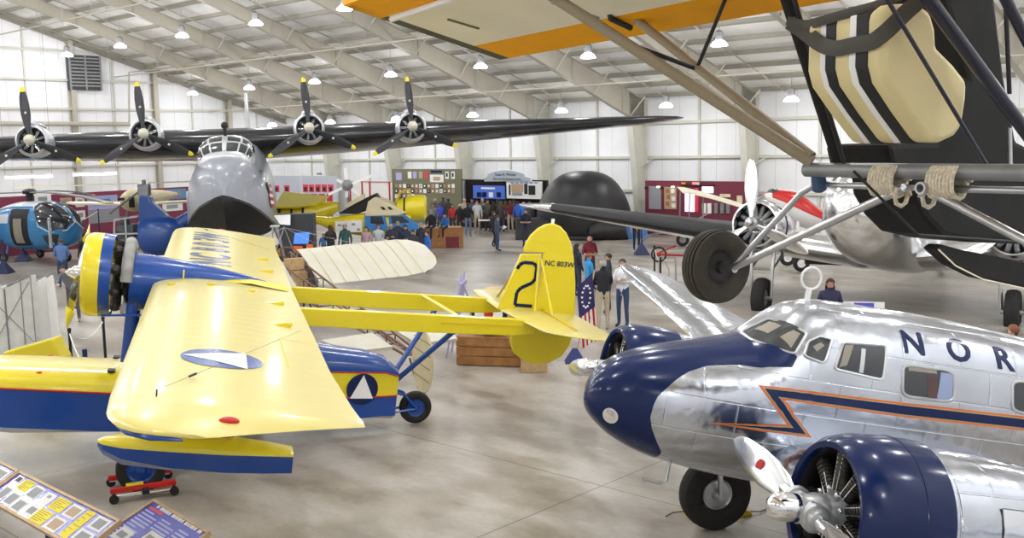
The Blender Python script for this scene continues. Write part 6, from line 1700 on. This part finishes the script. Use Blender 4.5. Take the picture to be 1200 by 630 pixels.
# crowd before the black booth
CR = [(508,277,160,'stand',(.14,.15,.15),(.04,.05,.08),'brown','short','person in a grey hoodie at the left end of the crowd',1.78),
      (516,274,20,'phone',(.04,.07,.50),(.05,.05,.06),'brown','short','person in a bright blue top raising an arm in the crowd',1.72),
      (531,275,170,'stand',(.42,.025,.025),(.03,.03,.04),'brown','long','person in a red top and dark scarf in the crowd',1.66),
      (539.5,277,10,'stand',(.015,.015,.016),(.02,.02,.025),'tan','cap','person in black with a tan hat beside the long black coat',1.72),
      (549,277.5,0,'stand',(.008,.008,.010),(.12,.17,.26),'dark','short','person in a long black coat and pale jeans, back turned',1.80),
      (559.5,273,190,'stand',(.52,.53,.54),(.42,.36,.27),'brown','short','person in a white shirt and khaki trousers in the crowd',1.80),
      (572,271.5,150,'phone',(.065,.07,.045),(.03,.03,.03),'brown','short','person in an olive jacket behind the white table',1.78),
      (579,272,20,'stand',(.02,.02,.02),(.02,.02,.02),'dark','long','long-haired person in black right of the olive jacket',1.70),
      (588,270.5,0,'stand',(.045,.045,.045),(.04,.05,.08),'brown','long','person in a dark brown coat watching the blue screen',1.74),
      (598.5,270,10,'stand',(.15,.012,.025),(.38,.33,.25),'brown','short','person in a maroon sweater, back turned, before the photo banner',1.78),
      (607.5,270,0,'stand',(.03,.12,.52),(.03,.04,.08),'dark','short','person in a royal blue jacket beside the maroon sweater',1.74),
      (614,269.5,-10,'stand',(.04,.15,.58),(.03,.04,.08),'grey','short','person in a blue jacket left of the black dome',1.72),
      (621,269,30,'stand',(.10,.11,.11),(.05,.05,.05),'brown','short','person in grey closest to the black dome',1.76),
      (526,270.5,10,'stand',(.03,.03,.03),(.03,.03,.03),'black','short','dark-haired person in black behind the red top',1.84),
      (545,268.5,170,'stand',(.40,.30,.24),(.05,.05,.07),'white','short','white-haired person behind the long black coat',1.76),
      (554,268,160,'stand',(.06,.07,.10),(.03,.03,.05),'dark','short','person in slate blue behind the white shirt',1.76),
      (566,267.5,200,'stand',(.12,.12,.13),(.03,.03,.04),'grey','cap','person in a grey cap behind the white shirt',1.80),
      (584,266.5,0,'stand',(.03,.035,.03),(.03,.03,.03),'dark','short','person in dark green before the blue screen',1.80),
      (593,266,0,'stand',(.30,.28,.26),(.05,.05,.06),'brown','long','person in a beige top before the photo banner',1.70),
      (603,266,0,'stand',(.05,.05,.055),(.05,.05,.06),'dark','short','person in charcoal behind the maroon sweater',1.80),
      (511,270,0,'stand',(.10,.08,.06),(.05,.05,.06),'grey','short','grey-haired person in brown before the olive wall',1.82),
      (520,268,10,'stand',(.04,.05,.07),(.05,.05,.06),'brown','short','tall person in dark blue before the olive wall',1.86)]
def crowd_at(px, py):
    p = gnd(px, py); d = (p-W0).dot(ND)
    lim = 4.4 if py < 268.6 else 5.15
    while d < lim: p = V((p.x*.995, p.y*.995, 0)); d = (p-W0).dot(ND)
    return p
for px, py, rz, pose, top, legs, hair, style, lab, h in CR: person(crowd_at(px, py), rz, pose, top, legs, lab, hair, style, h=h, group=None)
# box with two seated people
pb_ = gnd(528, 289)
t = thing('wooden_box', 'tall brown wooden box with a maroon front that two people sit on', 'box', pb_, (0,0,R(15)))
MB().box((-.35,0,.45),(1.75,.9,.9)).build('body', M['wood'], t, smooth=False, bevel=.02); MB().box((0,-.46,.26),(.62,.03,.5)).build('front_panel', M['maroon'], t, smooth=False)
MB().box((-.35,0,.915),(1.8,.95,.03)).build('lid', M['wood'], t, smooth=False)
person(pb_+V((-.85,-.30,.0)), 165, 'sit', (.014,.017,.03), (.02,.025,.04), 'balding person in a dark navy jacket seated on the wooden box', 'grey', h=1.78)
person(pb_+V((-.20,-.30,.16)), 150, 'sit', (.03,.17,.55), (.02,.02,.03), 'dark-haired child in a blue top perched on the wooden box', 'dark', h=1.45)
person(head_at(973,333,1.62), 172, 'stand', (.025,.025,.07), (.03,.03,.05), 'wine-haired person in a navy jacket standing beyond the polished fuselage', 'wine', 'long', h=1.78)
person(head_at(1188,384,1.58), 30, 'stand', (.03,.03,.05), (.03,.03,.05), 'tan-haired person whose head just shows over the polished fuselage at right', 'red', h=1.66)
# papers in the child's hands
pp = bo.matrix_basis @ V((0,.34,1.13))
tag(MB().box((0,0,0),(.30,.22,.012)).build('paper_sheet', M['paper'], smooth=False), 'white paper sheet carried by the child crossing the open floor', 'paper').matrix_world = Matrix.Translation(pp) @ Euler((R(25),R(10),R(-60))).to_matrix().to_4x4()
t = thing('folding_table', 'white folding table in the middle of the crowd', 'table', gnd(573,274))
MB().box((0,0,.74),(1.1,.6,.04)).build('tabletop', M['white'], t, smooth=False, bevel=.01)
for x in (-.48,.48):
    for y in (-.24,.24): MB().tube([(x,y,0),(x,y,.72)], .018, 6).build('leg', M['grey_metal'], t)

# ------------------------------------------------------------------ light blue helicopter on the left
hp_ = aty(50, 300, 45.0); hel = thing('light_blue_helicopter', 'light blue and white helicopter with a bubble nose and open door', 'helicopter', V((hp_.x, 45.0, 0)), (0,0,R(-22)))
mk('sky_blue', (.03,.22,.50), .25, coat=.5); mk('heli_white', (.62,.68,.76), .3, coat=.3)
cb_ = Body([(2.05,1.55,1.15,.05),(1.95,1.85,.92,.45),(1.7,2.15,.72,.75),(1.2,2.45,.58,.92),(.6,2.60,.52,.98),(0,2.62,.5,.98),(-.8,2.60,.5,.95),(-1.6,2.45,.62,.85),(-2.4,2.15,.95,.6),(-3.2,1.95,1.3,.35)], 2.5, hel)
cb_.mesh(0,0,xs=[2.05,2.0,1.95,1.85,1.7,1.5,1.2,.9,.6,.3,0,-.4,-.8,-1.2,-1.6,-2,-2.4,-2.8,-3.2]).build('fuselage', M['sky_blue'], hel, auto=60)
for s_ in (-1, 1):
    cb_.patch([(2.0,s_*R(6)),(1.55,s_*R(4)),(.55,s_*R(5)),(.45,s_*R(40)),(.9,s_*R(84)),(1.45,s_*R(92)),(1.95,s_*R(84))], .02, .2).build('bubble_glass', M['glass_dark'], hel)
    cb_.patch([(1.75,s_*R(100)),(1.05,s_*R(104)),(1.15,s_*R(138)),(1.65,s_*R(132))], .02, .2).build('chin_glass', M['glass_dark'], hel)
    cb_.strip([(2.0,s_*R(6)),(1.55,s_*R(4)),(.55,s_*R(5)),(.45,s_*R(40)),(.9,s_*R(88)),(1.45,s_*R(96)),(1.95,s_*R(88))], .035, .03).build('bubble_frame', M['heli_white'], hel)
    cb_.strip([(1.3,s_*R(30)),(1.5,s_*R(90)),(1.4,s_*R(135))], .03, .03, False).build('bubble_frame', M['heli_white'], hel)
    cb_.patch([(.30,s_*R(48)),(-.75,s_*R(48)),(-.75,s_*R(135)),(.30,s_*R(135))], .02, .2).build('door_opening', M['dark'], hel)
    cb_.patch([(-.85,s_*R(62)),(-1.5,s_*R(62)),(-1.5,s_*R(84)),(-.85,s_*R(84))], .02, .2).build('side_panel', M['heli_white'], hel)
    cb_.patch([(.0,s_*R(75)),(-.5,s_*R(75)),(-.5,s_*R(125)),(.0,s_*R(125))], .05, .2).build('seat', M['seat_tan'], hel)
cb_.patch([(.5,-R(38)),(-2.9,-R(40)),(-2.9,R(40)),(.5,R(38))], .015, .25).build('roof_panel', M['heli_white'], hel)
MB().box((1.55,-.98,1.35),(.05,.12,1.3)).build('door_leaf', M['heli_white'], hel, smooth=False)
MB().tube([(-3.1,0,1.65),(-8.5,0,1.95)], [.32,.14], 12).build('tail_boom', M['sky_blue'], hel)
MB().tube([(-.5,0,2.55),(-.5,0,3.05)], .16, 12).lathe([(0,.28),(.12,.30),(.2,.2),(.24,0)], (-.5,0,2.95), (0,0,1), 16).build('rotor_mast', M['dark'], hel)
mk('blade_grey', (.20,.21,.22), .4)
for k, a in enumerate((-12, 108, 228)):
    d = V((math.cos(R(a)), math.sin(R(a)), 0)); n = V((-d.y, d.x, 0)); c = V((-.5,0,3.05)); P = []
    for r_, z in ((.3,0),(2,-.02),(4,-.16),(5.4,-.36)): P.append([c+d*r_+n*.17+V((0,0,z)), c+d*r_-n*.17+V((0,0,z)), c+d*r_-n*.17+V((0,0,z-.05)), c+d*r_+n*.17+V((0,0,z-.05))])
    MB().loft(P, True).build('rotor_blade', M['blade_grey'], hel, smooth=False)
    MB().loft([[p+d*.0 for p in P[-1]], [p+d*.35+V((0,0,-.04)) for p in P[-1]]], True).build('blade_tip', M['yellow'], hel, smooth=False)
for (x, y) in ((1.4,0),(-1.2,-1.0),(-1.2,1.0)):
    wheel(hel, (x, y, .22), .22, .14, M['grey_metal']); MB().tube([(x,y*.88,.22),(x-.1,y*.6,.8)], .04, 6).build('gear_leg', M['sky_blue'], hel)
# ------------------------------------------------------------------ royal blue helicopter with open engine bay
hk = aty(180, 300, 40.0); hk = thing('royal_blue_helicopter', 'royal blue helicopter with open engine bay and tall rotor pylon', 'helicopter', V((hk.x, 40.0, 0)), (0,0,R(4)))
mk('royal_blue', (.02,.075,.30), .3, coat=.4)
def zat(py): return aty(180, py, 40.0).z
MB().loft([[V((x, r*.9*math.cos(2*PI*j/20), zc+r*math.sin(2*PI*j/20))) for j in range(20)] for x, r, zc in ((-.45,.55,1.45),(-.3,.72,1.42),(.1,.85,1.4),(.6,.80,1.4),(1.0,.6,1.45),(1.3,.3,1.55),(1.4,.05,1.6))]).build('fuselage', M['royal_blue'], hk)
MB().loft([[V((x0, -.28, z)), V((x1, -.28, z)), V((x1, .28, z)), V((x0, .28, z))] for x0, x1, z in ((-.45,.95,1.75),(-.40,.55,2.3),(-.38,.10,2.75),(-.34,.02,3.0))]).build('rotor_pylon', M['royal_blue'], hk, smooth=False, bevel=.06)
MB().box((-.2,0,3.2),(.42,.4,.45)).tube([(-.2,0,3.3),(-.2,0,3.6)], .08, 8).build('rotor_head', M['grey_metal'], hk, bevel=.04)
MB().tube([(.7,0,1.55),(1.5,0,2.1),(2.6,0,2.75)], [.34,.26,.20], 12).build('tail_boom', M['royal_blue'], hk)
MB().box((2.95,0,3.0),(.7,.1,.5),Euler((0,R(-30),0))).build('tail_fin', M['royal_blue'], hk, smooth=False, bevel=.03)
mk('engine_grey', (.10,.105,.11), .5, .4)
m = MB().box((-.9,0,1.55),(.6,.8,.7)).tube([(-.75,.3,1.5),(-1.25,.3,1.7)], .16, 10).tube([(-.75,-.3,1.5),(-1.25,-.3,1.7)], .16, 10).tube([(-1.0,0,1.9),(-1.0,0,2.2)], .2, 10)
m.build('engine', M['engine_grey'], hk, bevel=.03)
for p in (((-1.35,-.5,1.0),(-1.25,-.5,2.1)),((-1.25,-.5,2.1),(-.4,-.5,2.2)),((-1.3,-.5,1.55),(-.4,-.5,1.55)),((-1.35,.5,1.0),(-1.25,.5,2.1)),((-1.25,.5,2.1),(-.4,.5,2.2)),((-.85,-.5,1.0),(-.85,-.5,2.15))): MB().tube(p, .035, 6).build('bay_frame', M['silver_paint'], hk)
for a in (200, 20):
    d = V((math.cos(R(a)), math.sin(R(a))*1.6, 0)).normalized(); n = V((-d.y, d.x, 0)); c = V((-.2,0,3.45))
    MB().loft([[c+d*r_+n*.15, c+d*r_-n*.15, c+d*r_-n*.15+V((0,0,.04)), c+d*r_+n*.15+V((0,0,.04))] for r_ in (.2, 4.6)]).build('rotor_blade', M['cream_dope'], hk, smooth=False)
for x, y in ((-.6,-.9),(-.6,.9),(.9,-.9),(.9,.9)):
    wheel(hk, (x, y, .25), .25, .14, M['grey_metal']); MB().tube([(x,y*.9,.25),(x*.7,y*.5,1.0)], .04, 6).build('gear_leg', M['royal_blue'], hk)
# cream antique behind the helicopters
cr_ = aty(154, 235, 44.5); t = thing('cream_airplane', 'cream airplane with an egg-shaped cowling behind the blue helicopters', 'airplane', V((cr_.x, 44.5, 0)), (0,0,R(0)))
zc = cr_.z
MB().loft([[V((r*math.cos(2*PI*j/18), y, zc+r*math.sin(2*PI*j/18))) for j in range(18)] for y, r in ((-.55,.05),(-.5,.22),(-.25,.42),(.2,.50),(1,.45),(4,.3),(6,.1))]).build('fuselage', M['cream'], t)
for s_ in (-1, 1):
    MB().loft([[V((s_*x, y0, z)), V((s_*x, y1, z-.02)), V((s_*x, y1, z-.08)), V((s_*x, y0, z-.10))] for x, y0, y1, z in ((.3,.1,1.6,zc-.12),(2.5,.1,1.6,zc-.05),(3.0,.4,1.3,zc-.02))]).build('wing', M['cream_dope'], t, smooth=False, bevel=.02)
    wheel(t, (s_*.9, .3, .35), .35, .12, M['grey_metal']); MB().tube([(s_*.85,.3,.35),(s_*.3,.4,zc-.3)], .05, 6).build('gear_leg', M['grey_metal'], t)
MB().box((0.18,-.46,zc-.05),(.22,.16,.45)).box((-.25,-.5,zc+.1),(.3,.1,.12)).build('air_intake', M['dark'], t, bevel=.03)
for a in (35, 215): MB().bar((0,-.62,zc),(math.cos(R(a))*.9,-.62,zc+math.sin(R(a))*.9), .07,.04, up=(0,1,0)).build('propeller_blade', M['blade_grey'], t, smooth=False)

# ------------------------------------------------------------------ yellow aircraft in the middle distance
Yy = 42.0
def Lp(px, py): p = aty(px, py, Yy); return p
o = Lp(435, 290); ya = thing('yellow_blue_airplane', 'yellow cabin airplane with blue window frames and a beige roof', 'airplane', V((o.x, Yy, 0)), (0,0,0))
def yl(px, py, y=0): p = Lp(px, py)-V((o.x, Yy, 0)); return V((p.x, y, p.z))
rg = []
for px, yt, yb, w_ in ((368,253,260,.12),(385,254,268,.30),(405,252,273,.45),(430,249,277,.6),(455,247,279,.66),(470,246,279,.6),(482,246,275,.45)):
    a, b_ = yl(px, yt), yl(px, yb); zc, hz = (a.z+b_.z)/2, (a.z-b_.z)/2
    rg.append([V((a.x, w_*math.copysign(abs(math.cos(2*PI*j/16))**.7, math.cos(2*PI*j/16)), zc+hz*math.copysign(abs(math.sin(2*PI*j/16))**.7, math.sin(2*PI*j/16)))) for j in range(16)])
MB().loft(rg).build('fuselage', M['yellow'], ya)
a, b_ = yl(466, 243), yl(500, 243)
MB().loft([[V((x, r*math.cos(2*PI*j/24), zc_+r*math.sin(2*PI*j/24))) for j in range(24)] for x, r, zc_ in ((a.x,.36,a.z-.08),(a.x+.25,.46,a.z-.06),(a.x+.62,.52,a.z-.02),(b_.x-.08,.50,a.z),(b_.x,.40,a.z))]).build('engine_cowling', M['yellow'], ya)
c = a.x+.28; MB().lathe([(0,.475),(.06,.50),(.07,.47)], (c,0,a.z-.05), (1,0,0), 24).build('cowl_gap', M['dark'], ya)
MB().prism([(yl(x, y).x, yl(x, y).z) for x, y in ((430,252),(434,235),(441,230),(456,236),(478,248),(470,251))], lambda u_, v_, k: V((u_, -.72+1.44*k, v_))).build('roof', M['cream'], ya, smooth=False, bevel=.04)
for x in (451, 459): MB().prism([(yl(x+dx, y).x, yl(x+dx, y).z) for dx, y in ((-3,241),(1,241),(4,244.5),(0,244.5))], lambda u_, v_, k: V((u_, -.735+.02*k, v_))).build('roof_window', M['dark'], ya, smooth=False)
fp = MB().prism([(yl(x, y).x, yl(x, y).z) for x, y in ((430,250),(453,250),(458,268),(430,268))], lambda u_, v_, k: V((u_, -.70+.04*k, v_))).build('window_frame', M['blue_light'], ya, smooth=False)
MB().prism([(yl(x, y).x, yl(x, y).z) for x, y in ((437,252),(450,252),(453,261),(437,260))], lambda u_, v_, k: V((u_, -.715+.02*k, v_))).build('pane', M['glass_dark'], fp, smooth=False)
MB().prism([(yl(x, y).x, yl(x, y).z) for x, y in ((458,250),(476,250),(492,262),(492,268),(458,268))], lambda u_, v_, k: V((u_, -.68+.04*k, v_))).build('door_panel', M['blue_light'], ya, smooth=False)
MB().prism([(yl(x, y).x, yl(x, y).z) for x, y in ((460,252),(474,252),(482,259),(462,260))], lambda u_, v_, k: V((u_, -.70+.04*k, v_))).build('windshield', M['glass_dark'], ya, smooth=False)
cd = MB().prism([(yl(x, y).x, yl(x, y).z) for x, y in ((396,258),(427,257),(427,270),(396,271))], lambda u_, v_, k: V((u_, -.66+.03*k, v_))).build('notice_card', M['paper'], ya, smooth=False)
for x0, y0 in ((399,261),(405,266),(415,260),(421,266)): MB().prism([(yl(x, y).x, yl(x, y).z) for x, y in ((x0,y0),(x0+4,y0),(x0+4,y0+2.5),(x0,y0+2.5))], lambda u_, v_, k: V((u_, -.675+.02*k, v_))).build('notice_picture', M['grey_print'], cd, smooth=False)
for s_ in (-1, 1):
    wheel(ya, (.9, s_*1.0, .35), .35, .16, M['yellow_flat']); MB().tube([(.9,s_*.95,.35),(.8,s_*.5,1.3)], .06, 6).build('gear_leg', M['yellow_flat'], ya)
MB().tube([yl(368,257), yl(368,257)+V((-.1,0,-.9)), V((yl(368,257).x-.15,0,.1))], .05, 6).build('tail_leg', M['grey_metal'], ya)
m = MB().tube([yl(461,243,.2), yl(468,226,.2), yl(478,222,.2), yl(482,232,.2)], .05, 6); m.build('engine_hoist', M['yellow_flat'], ya)
# dark open cockpit clutter
MB().prism([(yl(x, y).x, yl(x, y).z) for x, y in ((396,250),(408,243),(428,232),(441,226),(446,233),(432,246),(418,251))], lambda u_, v_, k: V((u_, .0+.5*k, v_))).build('open_canopy', M['dark'], ya, smooth=False, bevel=.04)
MB().prism([(yl(x, y).x, yl(x, y).z) for x, y in ((404,240),(428,226),(427,233),(407,243))], lambda u_, v_, k: V((u_, -.2+.3*k, v_))).build('wing_root', M['cream'], ya, smooth=False)
# yellow wing further left
Yq = 44.0; o2 = aty(355, 290, Yq); yb_ = thing('yellow_biplane', 'yellow biplane partly hidden behind the flying boat nose', 'airplane', V((o2.x, Yq, 0)))
def y2(px, py, y=0): p = aty(px, py, Yq)-V((o2.x, Yq, 0)); return V((p.x, y, p.z))
MB().loft([[y2(327,225,.9), y2(355,228,.6), y2(385,230,.3), y2(384,231.5,.3), y2(355,231,.6), y2(327,228,.9)], [y2(326,240,-.9), y2(352,241,-.8), y2(372,238,-.5), y2(372,240,-.5), y2(352,243,-.8), y2(326,243,-.9)]]).build('upper_wing', M['yellow'], yb_, smooth=False)
MB().loft([[y2(328,246,.6), y2(362,246,.4), y2(362,249,.4), y2(328,249,.6)], [y2(326,248,-.8), y2(360,250,-.7), y2(360,252,-.7), y2(326,251,-.8)]]).build('lower_wing', M['yellow'], yb_, smooth=False)
for x in (331,345,358): MB().tube([y2(x,242,-.6), y2(x,249,-.6)], .05, 6).build('wing_strut', M['dark'], yb_)
MB().loft([[V((x, r*math.cos(2*PI*j/14), z+r*math.sin(2*PI*j/14))) for j in range(14)] for x, r, z in ((-1.6,.5,1.9),(-.5,.55,1.9),(.8,.5,1.95),(1.6,.2,2.2))]).build('fuselage', M['yellow'], yb_)
for s_ in (-1,1): wheel(yb_, (-.8,s_*.8,.35), .35, .15, M['yellow_flat']); MB().tube([(-.8,s_*.75,.35),(-.8,s_*.4,1.5)], .05, 6).build('gear_leg', M['yellow_flat'], yb_)
MB().tube([(1.3,0,1.9),(1.35,0,.05)], .05, 6).build('tail_post', M['grey_metal'], yb_)

# ------------------------------------------------------------------ kiosk, step ladder, racer, frames
Yk = 34.0; o3 = aty(348, 300, Yk); t = thing('exhibit_kiosk', 'charcoal exhibit kiosk with a blue screen left of the cream wing', 'kiosk', V((o3.x, Yk, 0)))
mk('charcoal', (.035,.038,.045), .5)
def k3(px, py, y=0): p = aty(px, py, Yk)-V((o3.x, Yk, 0)); return V((p.x, y, p.z))
a, b_ = k3(326, 251), k3(366, 251)
MB().box(((a.x+b_.x)/2,.3,(a.z)/2),(b_.x-a.x,.6,a.z)).build('cabinet', M['charcoal'], t, smooth=False, bevel=.02)
MB().loft([[k3(322,252,-.12), k3(341,251,-.12), k3(342,263,-.25), k3(330,262,-.25)], [k3(322,252,-.08), k3(341,251,-.08), k3(342,263,-.2), k3(330,262,-.2)]]).build('grey_cover', M['silver_paint'], t, smooth=False)
mk('screen_bright', (.05,.15,.6), .3, emit=(.05,.22,.9), estr=.6)
s3 = MB().loft([[k3(348,272,-.35), k3(365,271,-.35), k3(364,284,-.45), k3(347,284,-.45)], [k3(348,272,-.30), k3(365,271,-.30), k3(364,284,-.40), k3(347,284,-.40)]]).build('screen', M['screen_bright'], t, smooth=False)
for x0, x1, y0, y1 in ((347,357,287,294),(362,369,285,293)):
    MB().loft([[k3(x0,y0,-.42), k3(x1,y0,-.42), k3(x1,y1,-.42), k3(x0,y1,-.42)], [k3(x0,y0,-.30), k3(x1,y0,-.30), k3(x1,y1,-.30), k3(x0,y1,-.30)]]).build('orange_panel', M['stool_orange'] if 'stool_orange' in M else mk('stool_orange', (.75,.13,.02), .5), t, smooth=False)
Yl = 29.5; o4 = aty(324, 306, Yl); t = thing('step_ladder', 'silver A-frame step ladder with a platform beside the flying boat', 'ladder', V((o4.x, Yl, 0)), (0,0,R(10)))
zt = aty(321, 265, Yl).z
for y in (-.22,.22):
    MB().bar((-.42,y,0),(-.05,y,zt),.05,.04).build('rail', M['alu'], t, smooth=False); MB().bar((.55,y,0),(.05,y,zt),.05,.04).build('rail', M['alu'], t, smooth=False)
for k in range(5): z = .25+.3*k; x = -.42+.37*z/zt; MB().bar((x,-.22,z),(x,.22,z),.08,.03).build('step', M['alu_dull'], t, smooth=False)
MB().box((0,0,zt),(.25,.5,.04)).build('top_step', M['alu_dull'], t, smooth=False)
MB().box((.2,0,.80),(.95,.6,.06)).box((.2,-.32,.9),(.95,.03,.16)).build('platform', M['alu'], t, smooth=False)
# red and white racer behind the propliner engine
Yr = 37.0; o5 = aty(925, 250, Yr); t = thing('red_white_airplane', 'red and white airplane behind the propliner engine', 'airplane', V((o5.x, Yr, 0)))
def k5(px, py, y=0): p = aty(px, py, Yr)-V((o5.x, Yr, 0)); return V((p.x, y, p.z))
rg = []
for px, yt, yb in ((896,226,231),(903,222,240),(915,221.5,250),(930,224,262),(945,232,268),(960,244,268),(985,254,262)):
    a, b_ = k5(px, yt), k5(px, yb); zc, hz = (a.z+b_.z)/2, (a.z-b_.z)/2
    rg.append([V((a.x, min(.6, hz)*math.cos(2*PI*j/16), zc+hz*math.sin(2*PI*j/16))) for j in range(16)])
mr = MB()
mr.loft(rg, True); up_ = mr.build('fuselage', [M['red'], M['white_gloss']], t)
for p in up_.data.polygons:
    zc = sum((rg[i][4].z+rg[i][12].z)/2 for i in range(len(rg)))/len(rg)
    if p.center.z < k5(925, 240).z-(p.center.x)*.55: p.material_index = 1
MB().ball(k5(906,224.5,0), (.22,.25,.12), 12, 8).build('canopy', M['glass_dark'], t)
for s_ in (-1, 1):
    wheel(t, (.2, s_*.9, .3), .3, .14, M['white']); MB().tube([(.2,s_*.85,.3),(.2,s_*.4,k5(925,262).z+.1)], .05, 6).build('gear_leg', M['white'], t)
MB().tube([k5(980,258), V((k5(980,258).x,0,.1))], .04, 6).build('tail_leg', M['grey_metal'], t)
# cream-winged light aircraft before the maroon booth
Yu = 46.0; o6 = aty(830, 280, Yu); t = thing('cream_wing_glider', 'open-frame light aircraft with a long cream wing before the maroon booth', 'airplane', V((o6.x, Yu, 0)))
def k6(px, py, y=0): p = aty(px, py, Yu)-V((o6.x, Yu, 0)); return V((p.x, y, p.z))
MB().loft([[k6(x, y, .8), k6(x, y+1.2, .8), k6(x, y+6, -.8), k6(x, y+4.8, -.8)] for x, y in ((797,219.5),(805,220),(830,226),(850,232),(872,238.5))]).build('wing', M['cream_dope'], t, smooth=False)
MB().loft([[k6(x, y, .6), k6(x, y+1.2, .6), k6(x, y+6, -.6), k6(x, y+4.8, -.6)] for x, y in ((742,254),(770,258),(800,262),(836,268))]).build('lower_wing', M['cream'], t, smooth=False)
for x, y0, y1 in ((806,225,262),(822,230,266),(795,224,261)): MB().tube([k6(x,y0,-.5), k6(x,y1,-.3)], .03, 6).build('wing_strut', M['grey_metal'], t)
MB().tube([k6(815,262), k6(760,276), k6(750,285)], .06, 6).build('boom', M['grey_metal'], t)
for x in (800, 826):
    q = k6(x, 285); wheel(t, (q.x, 0, .3), .3, .1, M['grey_metal']); MB().tube([(q.x,0,.3), k6(x,264,-.2)], .035, 6).build('gear_leg', M['grey_metal'], t)
# red gyroplane frame with its ring wheel
Yg = 31.0; o7 = aty(790, 322, Yg); t = thing('red_frame_gyroplane', 'spindly red-framed gyroplane with a black ring wheel beyond the wing tip', 'aircraft', V((o7.x, Yg, 0)))
def k7(px, py, y=0): p = aty(px, py, Yg)-V((o7.x, Yg, 0)); return V((p.x, y, p.z))
q = k7(772, 298); MB().lathe([(0,.19),(.03,.215),(0,.24),(-.03,.215),(0,.19)], q, (0,1,0), 28).build('ring_wheel', M['rubber'], t)
MB().tube([q, k7(815,300)], .03, 8).tube([q+V((0,0,.05)), k7(792,288)], .025, 8).ball(q, .07, 8, 6).build('frame', M['red'], t)
MB().tube([k7(786,292), k7(800,290), k7(830,284)], .035, 8).build('keel', M['alu_dull'], t)
MB().tube([k7(792,301), V((k7(792,301).x,0,.1))], .03, 6).tube([k7(812,300), V((k7(812,300).x,0,.1))], .03, 6).tube([q, V((q.x,0,.12))], .02, 6).build('legs', M['alu_dull'], t)
for x in (792, 812): wheel(t, (k7(x,301).x, 0, .12), .12, .07, M['grey_metal'])
MB().tube([k7(776,300), k7(784,316), V((k7(784,316).x,.1,.05))], .02, 6).build('nose_strut', M['alu_dull'], t)
# added blue block by the dome, its colour standing in for bluish light
tag(MB().box((0,0,.35),(1.1,.5,.7)).box((0,0,.8),(.8,.35,.3)).build('blue_glow_block', M['blue_light'], smooth=False, bevel=.05), 'light blue block standing in for the blue glow right of the dome', 'crate').location = gnd(745, 279)
# sign behind the polished fuselage
pz = atz(1000, 355, 1.05); t = thing('information_sign', 'low blue and white information sign beyond the polished fuselage roof', 'sign', V((pz.x, pz.y, 0)), (0,0,R(-12)))
MB().box((.15,0,1.0),(1.0,.04,.16)).build('board', M['paper'], t, smooth=False)
MB().box((.22,-.025,1.0),(.42,.02,.13)).build('blue_panel', M['panel_blue'], t, smooth=False)
MB().box((-.2,-.025,1.0),(.25,.02,.10)).build('picture', M['teal_print'], t, smooth=False)
for x in (-.25,.5): MB().tube([(x,.02,0),(x,.02,.95)], .03, 8).build('post', M['stand_blue'], t)
# green card on the stand behind the propeller
pz = atz(93, 316, 1.15); t = thing('reading_stand', 'small reading stand with a green and white card behind the amphibian propeller', 'stand', V((pz.x, pz.y, 0)), (0,0,R(-20)))
MB().tube([(0,0,0),(0,0,1.1)], .04, 8).build('post', M['stand_blue'], t); MB().box((0,0,1.13),(.75,.5,.03),Euler((R(25),0,0))).build('board', M['paper'], t, smooth=False)
MB().box((0,.05,1.17),(.5,.28,.01),Euler((R(25),0,0))).build('green_card', mk('card_green', (.02,.30,.12), .5), t, smooth=False)
MB().lathe([(0,.25),(.03,.25),(.05,.03),(.05,0)], (0,0,0), (0,0,1), 16).build('foot', M['stand_blue'], t)
